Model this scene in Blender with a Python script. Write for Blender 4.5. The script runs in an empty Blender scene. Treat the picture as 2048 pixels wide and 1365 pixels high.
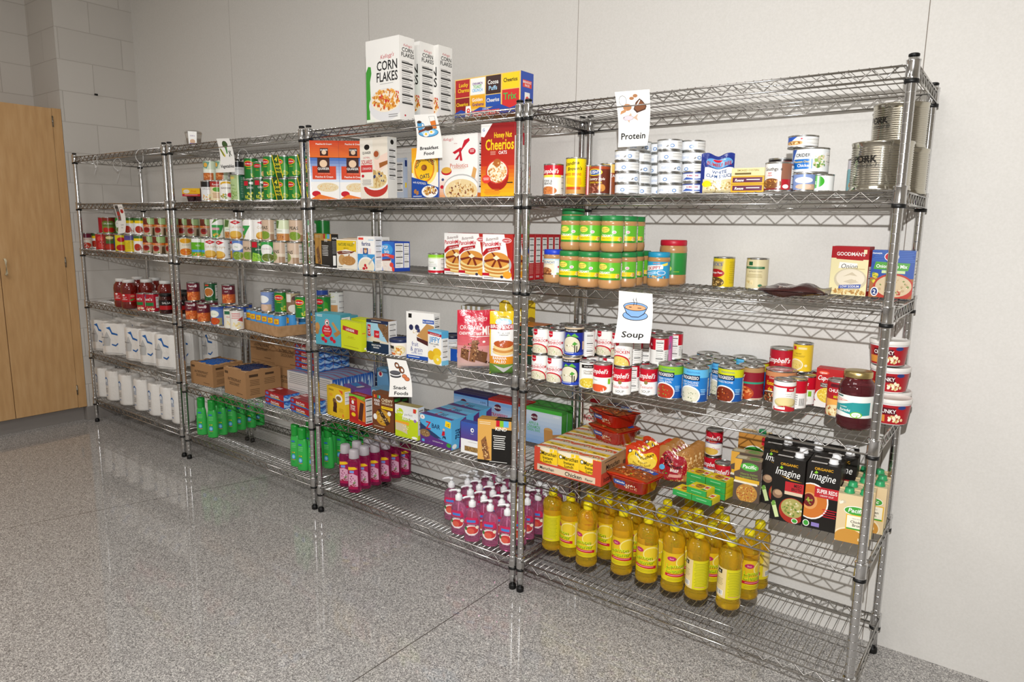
import bpy, bmesh, math, random
from mathutils import Vector, Matrix
SC = bpy.context.scene
COL = SC.collection
PI = math.pi

# ---------------------------------------------------------------- camera
cd = bpy.data.cameras.new('camera'); cam = bpy.data.objects.new('camera', cd); COL.objects.link(cam)
cam.location = (0.2960, -2.0739, 1.4372)
cam.rotation_euler = (1.4055246, -0.0143672, 0.6437853)
cd.sensor_width = 36; cd.lens = 24.287; cd.clip_start = 0.02
SC.camera = cam
# ---------------------------------------------------------------- world, exposure
W = bpy.data.worlds.new('world'); SC.world = W; W.use_nodes = True
W.node_tree.nodes['Background'].inputs[0].default_value = (1, 1, 1, 1)
W.node_tree.nodes['Background'].inputs[1].default_value = 0.05
vs = SC.view_settings
vs.view_transform = 'Standard'; vs.look = 'None'; vs.gamma = 1; vs.use_curve_mapping = False
vs.exposure = 0.0

def light(name, loc, target, energy, size, size_y=None, color=(1, 1, 1)):
    l = bpy.data.lights.new(name, 'AREA'); l.energy = energy; l.color = color
    l.shape = 'RECTANGLE' if size_y else 'DISK'; l.size = size
    if size_y: l.size_y = size_y
    o = bpy.data.objects.new(name, l); COL.objects.link(o); o.location = loc
    o.rotation_euler = (Vector(target) - Vector(loc)).to_track_quat('-Z', 'Y').to_euler()
    return o
# the photographer's flash, held just above the camera, and the troffers in the ceiling
light('camera_flash', (0.30, -2.06, 1.74), (-1.25, 0.25, 0.95), 58, 0.022, color=(1, 1, 1))
for lx, ly in ((-0.6, -1.9), (-3.4, -1.9), (-0.6, -4.2), (-3.4, -4.2)):
    light('troffer_light', (lx, ly, 3.14), (lx, ly, 0), 22, 1.15, 0.55, color=(1, .985, .98))

# ---------------------------------------------------------------- materials
def lin(h):
    h = h.lstrip('#')
    c = [int(h[i:i+2], 16) / 255 for i in (0, 2, 4)]
    return tuple(x / 12.92 if x <= .04045 else ((x + .055) / 1.055) ** 2.4 for x in c) + (1,)
MATS = {}
def mat(name, col='#ffffff', rough=.5, metal=0, spec=.5, trans=0, ior=1.45, coat=0, emit=0, sss=0, alpha=1):
    if name in MATS: return MATS[name]
    m = bpy.data.materials.new(name); m.use_nodes = True
    b = m.node_tree.nodes['Principled BSDF']
    b.inputs['Base Color'].default_value = lin(col); b.inputs['Roughness'].default_value = rough
    b.inputs['Metallic'].default_value = metal; b.inputs['Specular IOR Level'].default_value = spec
    b.inputs['Transmission Weight'].default_value = trans; b.inputs['IOR'].default_value = ior
    b.inputs['Coat Weight'].default_value = coat; b.inputs['Alpha'].default_value = alpha
    if emit: b.inputs['Emission Color'].default_value = lin(col); b.inputs['Emission Strength'].default_value = emit
    MATS[name] = m
    return m
def N(m, t, **k):
    n = m.node_tree.nodes.new(t)
    for a, v in k.items(): setattr(n, a, v)
    return n
def L(m, a, b): m.node_tree.links.new(a, b)
def bsdf(m): return m.node_tree.nodes['Principled BSDF']
def bump(m, src, strength, dist=.001):
    b = N(m, 'ShaderNodeBump'); b.inputs['Strength'].default_value = strength; b.inputs['Distance'].default_value = dist
    L(m, src, b.inputs['Height']); L(m, b.outputs[0], bsdf(m).inputs['Normal'])
def coords(m, kind='Object'): return N(m, 'ShaderNodeTexCoord').outputs[kind]
def noise(m, vec, scale, detail=2):
    n = N(m, 'ShaderNodeTexNoise'); n.inputs['Scale'].default_value = scale; n.inputs['Detail'].default_value = detail
    L(m, vec, n.inputs['Vector']); return n.outputs['Fac']
def ramp(m, fac, stops):
    r = N(m, 'ShaderNodeValToRGB'); e = r.color_ramp.elements
    while len(e) < len(stops): e.new(.5)
    for x, (p, c) in zip(e, stops): x.position = p; x.color = lin(c)
    L(m, fac, r.inputs[0]); return r.outputs[0]
def printed(name, rough, coat=0, wrinkle=0):          # ink on carton, paper or film: colour comes from the art
    m = mat(name, rough=rough, coat=coat)
    a = N(m, 'ShaderNodeAttribute', attribute_name='Col'); L(m, a.outputs['Color'], bsdf(m).inputs['Base Color'])
    if wrinkle: bump(m, noise(m, coords(m), 55, 3), wrinkle, .004)
    return m
CARTON = printed('printed_carton', .38)
PAPER = printed('printed_label', .3)
MATTE = printed('printed_paper', .7)
FILM = printed('printed_film', .22, .3, .5)
CHROME = mat('chrome', '#cfcfcf', .14, 1)
WIRE = mat('chrome_wire', '#bdbbb8', .16, 1)
STEEL = mat('tinned_steel', '#c9c9c6', .27, 1)
RIB = mat('ribbed_tin', '#bdb8aa', .15, 1)
GOLD = mat('gold_lid', '#c9b37a', .32, 1)
BLACKP = mat('black_plastic', '#0b0b0b', .45)
WHITEP = mat('white_plastic', '#eeeeee', .35)
KRAFT = mat('corrugated_board', '#b08a60', .8)
for _m in (KRAFT,):
    mx = ramp(_m, noise(_m, coords(_m), 30, 4), [(.3, '#a37c53'), (.7, '#b8926a')]); L(_m, mx, bsdf(_m).inputs['Base Color'])
def plast(name, col, rough=.35, **k): return mat(name, col, rough, **k)

# ---------------------------------------------------------------- mesh helpers
def finish(name, bm, m, smooth=False, parent=None, link=True):
    me = bpy.data.meshes.new(name); bm.normal_update(); bm.to_mesh(me); bm.free()
    if isinstance(m, (list, tuple)):
        for x in m: me.materials.append(x)
    else: me.materials.append(m)
    if smooth: me.polygons.foreach_set('use_smooth', [True] * len(me.polygons))
    o = bpy.data.objects.new(name, me); COL.objects.link(o)
    if parent: o.parent = parent
    return o
def box(bm, x0, y0, z0, x1, y1, z1, mi=0, bev=0):
    v = [bm.verts.new(p) for p in ((x0,y0,z0),(x1,y0,z0),(x1,y1,z0),(x0,y1,z0),(x0,y0,z1),(x1,y0,z1),(x1,y1,z1),(x0,y1,z1))]
    fs = [bm.faces.new([v[i] for i in q]) for q in ((0,3,2,1),(4,5,6,7),(0,1,5,4),(1,2,6,5),(2,3,7,6),(3,0,4,7))]
    for f in fs: f.material_index = mi
    if bev:
        es = {e for f in fs for e in f.edges}
        bmesh.ops.bevel(bm, geom=list(es), offset=bev, segments=2, affect='EDGES', profile=.6)
    return fs
def tube(bm, pts, r, seg=6, closed=False, mi=0):
    pts = [Vector(p) for p in pts]; rings = []
    n = len(pts); up = Vector((0, 0, 1))
    for i, p in enumerate(pts):
        a = pts[i-1] if (i or closed) else p; b = pts[(i+1) % n] if (i < n-1 or closed) else p
        d = (b - a).normalized()
        s = d.cross(up)
        if s.length < .05: s = d.cross(Vector((0, 1, 0)))
        s.normalize(); t = s.cross(d)
        rings.append([bm.verts.new(p + s * (r * math.cos(k*2*PI/seg)) + t * (r * math.sin(k*2*PI/seg))) for k in range(seg)])
    for i in range(n if closed else n-1):
        A, B = rings[i], rings[(i+1) % n]
        for k in range(seg):
            f = bm.faces.new((A[k], A[(k+1) % seg], B[(k+1) % seg], B[k])); f.material_index = mi; f.smooth = True
    if not closed:
        bm.faces.new(rings[0][::-1]).material_index = mi; bm.faces.new(rings[-1]).material_index = mi
def lathe(bm, prof, seg=32, sx=1, sy=1, mi=0, c=(0, 0), sup=2, flat=()):
    rings = []
    for r, z in prof:
        ring = []
        for k in range(seg):
            a = 2*PI*k/seg; ca, sa = math.sin(a), -math.cos(a)
            q = (abs(ca)**sup + abs(sa)**sup) ** (-1/sup) if sup != 2 else 1
            ring.append(bm.verts.new((c[0] + r*sx*q*ca, c[1] + r*sy*q*sa, z)))
        rings.append(ring)
    for i in range(len(rings)-1):
        for k in range(seg):
            f = bm.faces.new((rings[i][k], rings[i][(k+1) % seg], rings[i+1][(k+1) % seg], rings[i+1][k]))
            f.material_index = mi; f.smooth = True
    f = bm.faces.new(rings[0][::-1]); f.material_index = mi
    f = bm.faces.new(rings[-1]); f.material_index = mi

# ---------------------------------------------------------------- printed artwork as flat coloured shapes
_txt = {}
def text2d(s, bold):
    if (s, bold) in _txt: return _txt[(s, bold)]
    c = bpy.data.curves.new('t', 'FONT'); c.body = s; c.size = 1; c.resolution_u = 2; c.fill_mode = 'FRONT'; c.offset = .018 if bold else 0
    o = bpy.data.objects.new('t', c); me = bpy.data.meshes.new_from_object(o)
    v = [(p.co.x, p.co.y) for p in me.vertices]; f = [tuple(p.vertices) for p in me.polygons]
    bpy.data.objects.remove(o); bpy.data.curves.remove(c); bpy.data.meshes.remove(me)
    if v:
        x0 = min(p[0] for p in v); x1 = max(p[0] for p in v)
        v = [((x - x0) / .72, y / .72) for x, y in v]; w = (x1 - x0) / .72
    else: w = .1
    _txt[(s, bold)] = (v, f, w)
    return _txt[(s, bold)]
# shapes, in fractions of the panel (x right, y up):  R rect, E ellipse, P polygon, T text, F food pieces,
# NF nutrition panel, BC barcode, G gradient, LN lines of small print
def expand(prims, Wd, Hh):
    out = []
    def ell(cx, cy, rx, ry, n=22, rot=0):
        c, s = math.cos(rot), math.sin(rot)
        return [(cx + rx*math.cos(a)*c - ry*math.sin(a)*s, cy + rx*math.cos(a)*s + ry*math.sin(a)*c) for a in (2*PI*k/n for k in range(n))]
    lay = [0]
    def poly(pts, col): out.append((pts, [tuple(range(len(pts)))], col, lay[0]))
    def rect(x0, y0, x1, y1, col): poly([(x0, y0), (x1, y0), (x1, y1), (x0, y1)], col)
    for pi, p in enumerate(prims):
        k = p[0]; lay[0] = pi
        if k == 'R': rect(p[1]*Wd, p[2]*Hh, p[3]*Wd, p[4]*Hh, p[5])
        elif k == 'E': poly(ell(p[1]*Wd, p[2]*Hh, p[3]*Wd, p[4]*Hh, 26), p[5])
        elif k == 'P': poly([(x*Wd, y*Hh) for x, y in p[1]], p[2])
        elif k == 'T':                              # text, cx, cy, cap height, colour, max width, slant, rotation
            _, s, cx, cy, h, col = p[:6]; mw = p[6] if len(p) > 6 else .96; sh = p[7] if len(p) > 7 else 0; ro = p[8] if len(p) > 8 else 0
            v, f, w = text2d(s.strip('*'), s.startswith('*')); h *= Hh
            fx = (-mw*Wd/w if mw < 0 else h * min(1, mw*Wd / (w*h))) if w else h
            c, sn = math.cos(ro), math.sin(ro); vv = []
            for x, y in v:
                X = (x - w/2)*fx + y*h*sh; Y = (y - .5)*h
                vv.append((cx*Wd + X*c - Y*sn, cy*Hh + X*sn + Y*c))
            out.append((vv, f, col, pi))
        elif k == 'F':                              # cx, cy, rx, ry, count, size, colours
            _, cx, cy, rx, ry, n, sz, cols = p[:8]; rd = random.Random(int(cx*997 + cy*131 + n))
            for i in range(n):
                lay[0] = pi + (i % 5)*.19; a = rd.uniform(0, 2*PI); q = math.sqrt(rd.random()); s = sz*Hh*rd.uniform(.6, 1.2)
                poly(ell(cx*Wd + q*math.cos(a)*max(rx*Wd - s*.6, s*.2), cy*Hh + q*math.sin(a)*max(ry*Hh - s*.6, s*.2), s, s*rd.uniform(.45, .9), 7, rd.uniform(0, 3)), rd.choice(cols.split(',')))
        elif k == 'NF':
            x0, y0, x1, y1 = [q*s for q, s in zip(p[1:5], (Wd, Hh, Wd, Hh))]; rect(x0, y0, x1, y1, 'fw'); lay[0] += .5
            ht = y1 - y0; n = 11 if len(p) < 6 else p[5]; rd = random.Random(n); e = (x1-x0)*.08
            for i in range(n):
                y = y1 - ht*(i + .8)/(n + .6); t = ht*(.030 if i % 4 == 1 else .012)
                rect(x0 + e, y, x1 - e - (x1-x0)*rd.uniform(0, .3)*(i % 4 != 1), y + t*1.2, 'dk' if i % 4 == 1 else 'g5')
        elif k == 'BC':
            x0, y0, x1, y1 = [q*s for q, s in zip(p[1:5], (Wd, Hh, Wd, Hh))]; rect(x0, y0, x1, y1, 'fw'); lay[0] += .5
            for i in range(9):
                x = x0 + (x1-x0)*(.08 + i*.097); rect(x, y0 + (y1-y0)*.12, x + (x1-x0)*(.03 if i % 3 else .055), y1 - (y1-y0)*.1, 'K')
        elif k == 'G':
            _, x0, y0, x1, y1, c0, c1 = p; a, b = lin(hexof(c0)), lin(hexof(c1)); n = 8
            for i in range(n):
                t = (i + .5)/n; y = y0 + (y1-y0)*i/n
                rect(x0*Wd, y*Hh, x1*Wd, (y + (y1-y0)/n)*Hh, tuple(a[j]*(1-t) + b[j]*t for j in range(4)))
        elif k == 'LN':
            _, x0, y0, x1, y1, n, col = p; rd = random.Random(int(n*7 + x0*50))
            for i in range(n):
                y = y1 - (y1-y0)*(i + .5)/n; e = (x1-x0)*rd.uniform(0, .2)
                rect((x0 + e/2)*Wd, y*Hh, (x1 - e/2)*Wd, (y + (y1-y0)/n*.35)*Hh, col)
    return out
PALT = dict(K='#16130f', fw='#efede8', W='#f3f1ec', g5='#8c8a88', g7='#b9b7b4', dk='#2a2927', R='#c4122a', r2='#8e1220', Y='#f6cf17', y2='#f4dc55',
    O='#e8792a', o2='#d9531f', G='#3f9a35', g2='#1d6b3a', g3='#7fbf2f', lime='#c9dc1c', B='#1f4fa8', b2='#173072', b3='#5fb0e0', b4='#a9d3ee', N='#152447',
    T='#d8b98c', t2='#b98650', t3='#8a5a33', c1='#ecdcb8', c2='#e9cf7a', br='#5a3420', b5='#3b241a', P='#d4267d', p2='#6b3a86', p3='#9a6fb5', pk='#eaa6b4',
    teal='#1f9a97', tan='#d9c3a6', mar='#6e1b2a', sk='#8fc3e6', gn='#45b24a', rd2='#e2402f')
def hexof(c): return c if c.startswith('#') else PALT[c]
def artmesh(name, jobs, m, parent=None, smooth=False):
    """jobs: (shapes, width, height, map(u, v, lift) -> point, normal, cuts_u, cuts_v)"""
    V, Fc, Cc, Nn = [], [], [], []
    for shapes, mp, cu, cv, *clip in jobs:
        bm = bmesh.new(); cols = []
        for li, (vs_, fs_, col, *q) in enumerate(shapes):
            li = q[0] + 2 if q else min(li, 1)
            c = col if isinstance(col, tuple) else lin(hexof(col))
            if c not in cols: cols.append(c)
            bv = [bm.verts.new((x, y, li)) for x, y in vs_]
            for f in fs_:
                try: bf = bm.faces.new([bv[i] for i in f]); bf.material_index = cols.index(c)
                except ValueError: pass
        if clip:                                    # ink stays on its own panel
            x0, x1, y0, y1 = clip[0]
            for co, no in (((x0, 0, 0), (-1, 0, 0)), ((x1, 0, 0), (1, 0, 0)), ((0, y0, 0), (0, -1, 0)), ((0, y1, 0), (0, 1, 0))):
                bmesh.ops.bisect_plane(bm, geom=bm.verts[:] + bm.edges[:] + bm.faces[:], dist=1e-6, plane_co=co, plane_no=no, clear_outer=True)
        for axis, cuts in ((0, cu), (1, cv)):
            for t in cuts:
                co = (t, 0, 0) if axis == 0 else (0, t, 0); no = (1, 0, 0) if axis == 0 else (0, 1, 0)
                bmesh.ops.bisect_plane(bm, geom=bm.verts[:] + bm.edges[:] + bm.faces[:], dist=1e-6, plane_co=co, plane_no=no)
        bm.verts.index_update(); off = len(V)
        for v in bm.verts:
            p, n = mp(v.co.x, v.co.y, (v.co.z + 1) * .00006); V.append(p); Nn.append(n)
        for f in bm.faces:
            ids = [off + v.index for v in f.verts]
            a, b, c = (Vector(V[ids[0]]), Vector(V[ids[1]]), Vector(V[ids[2]]))
            nn = Vector((0, 0, 0))
            for i in range(len(ids)): nn += Vector(V[ids[i]]).cross(Vector(V[ids[(i+1) % len(ids)]]))
            if nn.dot(Vector(Nn[ids[0]])) < 0: ids = ids[::-1]
            Fc.append(ids); Cc.append((cols[f.material_index], len(ids)))
        bm.free()
    me = bpy.data.meshes.new(name); me.from_pydata(V, [], Fc)
    at = me.color_attributes.new('Col', 'FLOAT_COLOR', 'CORNER'); buf = []
    for c, n in Cc: buf.extend(list(c) * n)
    at.data.foreach_set('color', buf)
    me.materials.append(m)
    if smooth:
        me.polygons.foreach_set('use_smooth', [True] * len(me.polygons))
        me.normals_split_custom_set_from_vertices([Vector(n) for n in Nn])
    o = bpy.data.objects.new(name, me); COL.objects.link(o)
    if parent: o.parent = parent
    return o
def empty(name):
    o = bpy.data.objects.new(name, None); o.empty_display_size = .05; COL.objects.link(o); return o
def linspace(a, b, n): return [a + (b-a)*i/n for i in range(1, n)]
# c = base colours (front, side, top); f front, s side, t top; w = wrap-around label
NFS = [('NF', .08, .35, .92, .95, 14), ('LN', .1, .08, .9, .3, 5, 'g7')]
def bowl(cx, cy, rx, ry, rim, fill, cols, n=60, sz=.018, base='#e8dcc0'):
    return [('E', cx, cy, rx, ry, rim), ('E', cx, cy + ry*.1, rx*.88, ry*.82, fill), ('F', cx, cy + ry*.1, rx*.82, ry*.74, n, sz, cols)]
def orange_band():
    return dict(w=[('B', .62, 1, '#a9c487'), ('R', .0, .62, .4, 1, '#7c3a22'), ('P', [(.0, .62), (.0, 1), (.25, .95), (.45, .7), (.5, .62)], '#6a2a1c'), ('B', .5, .64, '#dd7a2c'), ('T', 'TOMATO', .5, .57, .06, 'W'),
        ('B', 0, .5, '#b9a488'), ('E', .3, .3, .26, .17, '#a82018'), ('E', .34, .34, .2, .1, '#7d1712'), ('P', [(.7, 0), (.75, .42), (.95, .42), (1, 0)], '#5b4a33'), ('E', .5, .06, .06, .03, 'G'), ('NF', 1.1, .05, 1.5, .95)])
def label_can(top, mid, food, word, wc='K', word2=None, pic=None, base='W', nf=True, th=.1):
    w = [('B', .72, 1, top)] if top else []
    w += [('R', 0, .45, 1, .55, mid)] if mid else []
    w += pic or ([('E', .5, .2, .42, .2, food), ('F', .5, .2, .38, .17, 30, .035, food + ',' + base)] if food else [])
    w += [('T', word, .5, .62, th, wc)] if word else []
    if word2: w += [('T', word2, .5, .48, th*.7, wc)]
    if nf: w += [('NF', 1.08, .06, 1.5, .94)]
    return dict(c=(base,), w=w)
def logo(s, cx, cy, w, h, bg, fg, sh=0, ell=True):
    return [('E' if ell else 'R',) + ((cx, cy, w/2, h/2) if ell else (cx-w/2, cy-h/2, cx+w/2, cy+h/2)) + (bg,), ('T', s, cx, cy, h*.5, fg, w*.84, sh)]
def campbell(soup, c2='SOUP', food=None, big=False):
    w = [('B', .5, 1, 'R'), ('T', "*Campbell's", .42, .74, .2, 'W', 1.0, .3), ('T', 'CONDENSED', .55, .57, .035, '#d8a24a'), ('T', soup, .5, .3, .12, 'R', .9), ('T', c2, .5, .12, .1, 'K', .7)]
    w += [('E', .5, .47, .09, .07, '#8a7a45')] if not food else [('B', .5, .56, 'b3'), ('E', .45, .16, .42, .15, food)]
    return dict(c=('W',), w=w + [('NF', 1.15, .04, 1.5, .9)])
def progresso(top, s1, s2, food, cols):
    return dict(c=('#1f76bf',), w=[('B', .75, 1, top), ('B', 0, .3, '#17509b'), ('P', [(0, 0), (0, .75), (.3, .75), (.62, 0)], '#1f86cc'), ('R', .06, .66, .74, .82, 'N'), ('T', '*PROGRESSO', .4, .74, .1, 'W', .6), ('T', 'TRADITIONAL', .5, .91, .05, 'B', .7),
        ('T', s1, .4, .6, .065, 'W', .6), ('T', s2, .4, .52, .065, 'W', .6), ('E', .38, .2, .4, .29, 'W'), ('E', .38, .19, .36, .26, food), ('F', .38, .18, .3, .22, 22, .03, cols), ('LN', .78, .2, .98, .4, 4, 'b4'), ('NF', 1.1, .05, 1.45, .72)])
def soupcan(word, food, cols):
    return dict(c=('W',), w=[('R', .12, .8, .4, 1, 'R'), ('P', [(.12, .8), (.4, .8), (.26, .74)], 'R'), ('LN', .15, .84, .37, .9, 1, 'W'), ('T', 'CREAM OF', .5, .64, .05, 'R'), ('T', '*'+word, .5, .53, .12, 'R', .95), ('T', 'CONDENSED SOUP', .55, .43, .04, 'pk'),
        ('E', .42, .05, .56, .36, 'R'), ('E', .4, .03, .52, .33, food), ('F', .4, .15, .42, .14, 26, .03, cols), ('F', .9, .3, .1, .07, 6, .035, 't2,tan'), ('NF', 1.1, .04, 1.5, .96)])
def creamjar():
    return dict(c=('#62b32f',), w=[('R', 0, 0, 1, .12, '#2f8a2f'), ('P', [(0, .12), (0, .42), (1, .36), (1, .12)], 'Y'), ('E', .3, .76, .2, .17, 'y2'), ('T', 'Wonder', .3, .82, .11, '#5f6d4a', .5, .2, .15), ('T', 'Farms', .3, .7, .11, '#5f6d4a', .45, .2, .15),
        ('T', '*CREAMY', .38, .42, .14, 'W', .62), ('T', 'PEANUT BUTTER', .4, .26, .07, 'G', .6), ('E', .68, .62, .08, .09, 'W'), ('E', .68, .62, .06, .07, 'pk'), ('F', .88, .22, .14, .13, 8, .09, 'c2,t2'), ('NF', 1.1, .03, 1.45, .97)])
def towel(s=1):
    return dict(f=[('P', [(.28, .86), (.42, .9), (.5, .72), (.72, .68), (.72, .63), (.47, .66), (.4, .8)], '#2563a8'), ('P', [(.45, .32), (.6, .28), (.72, .36), (.71, .4), (.6, .33), (.45, .36)], '#2563a8'), ('P', [(.08, .4), (.3, .75), (.42, .5), (.38, .3), (.15, .3)], 'g7'), ('LN', .02, .5, .34, .58, 1, 'g5'), ('R', .08, .6, .1, .7, '#2f6fb0'), ('R', .07, .28, .1, .34, '#2f6fb0'), ('LN', .1, .03, .9, .09, 1, 'g7')])
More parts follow.
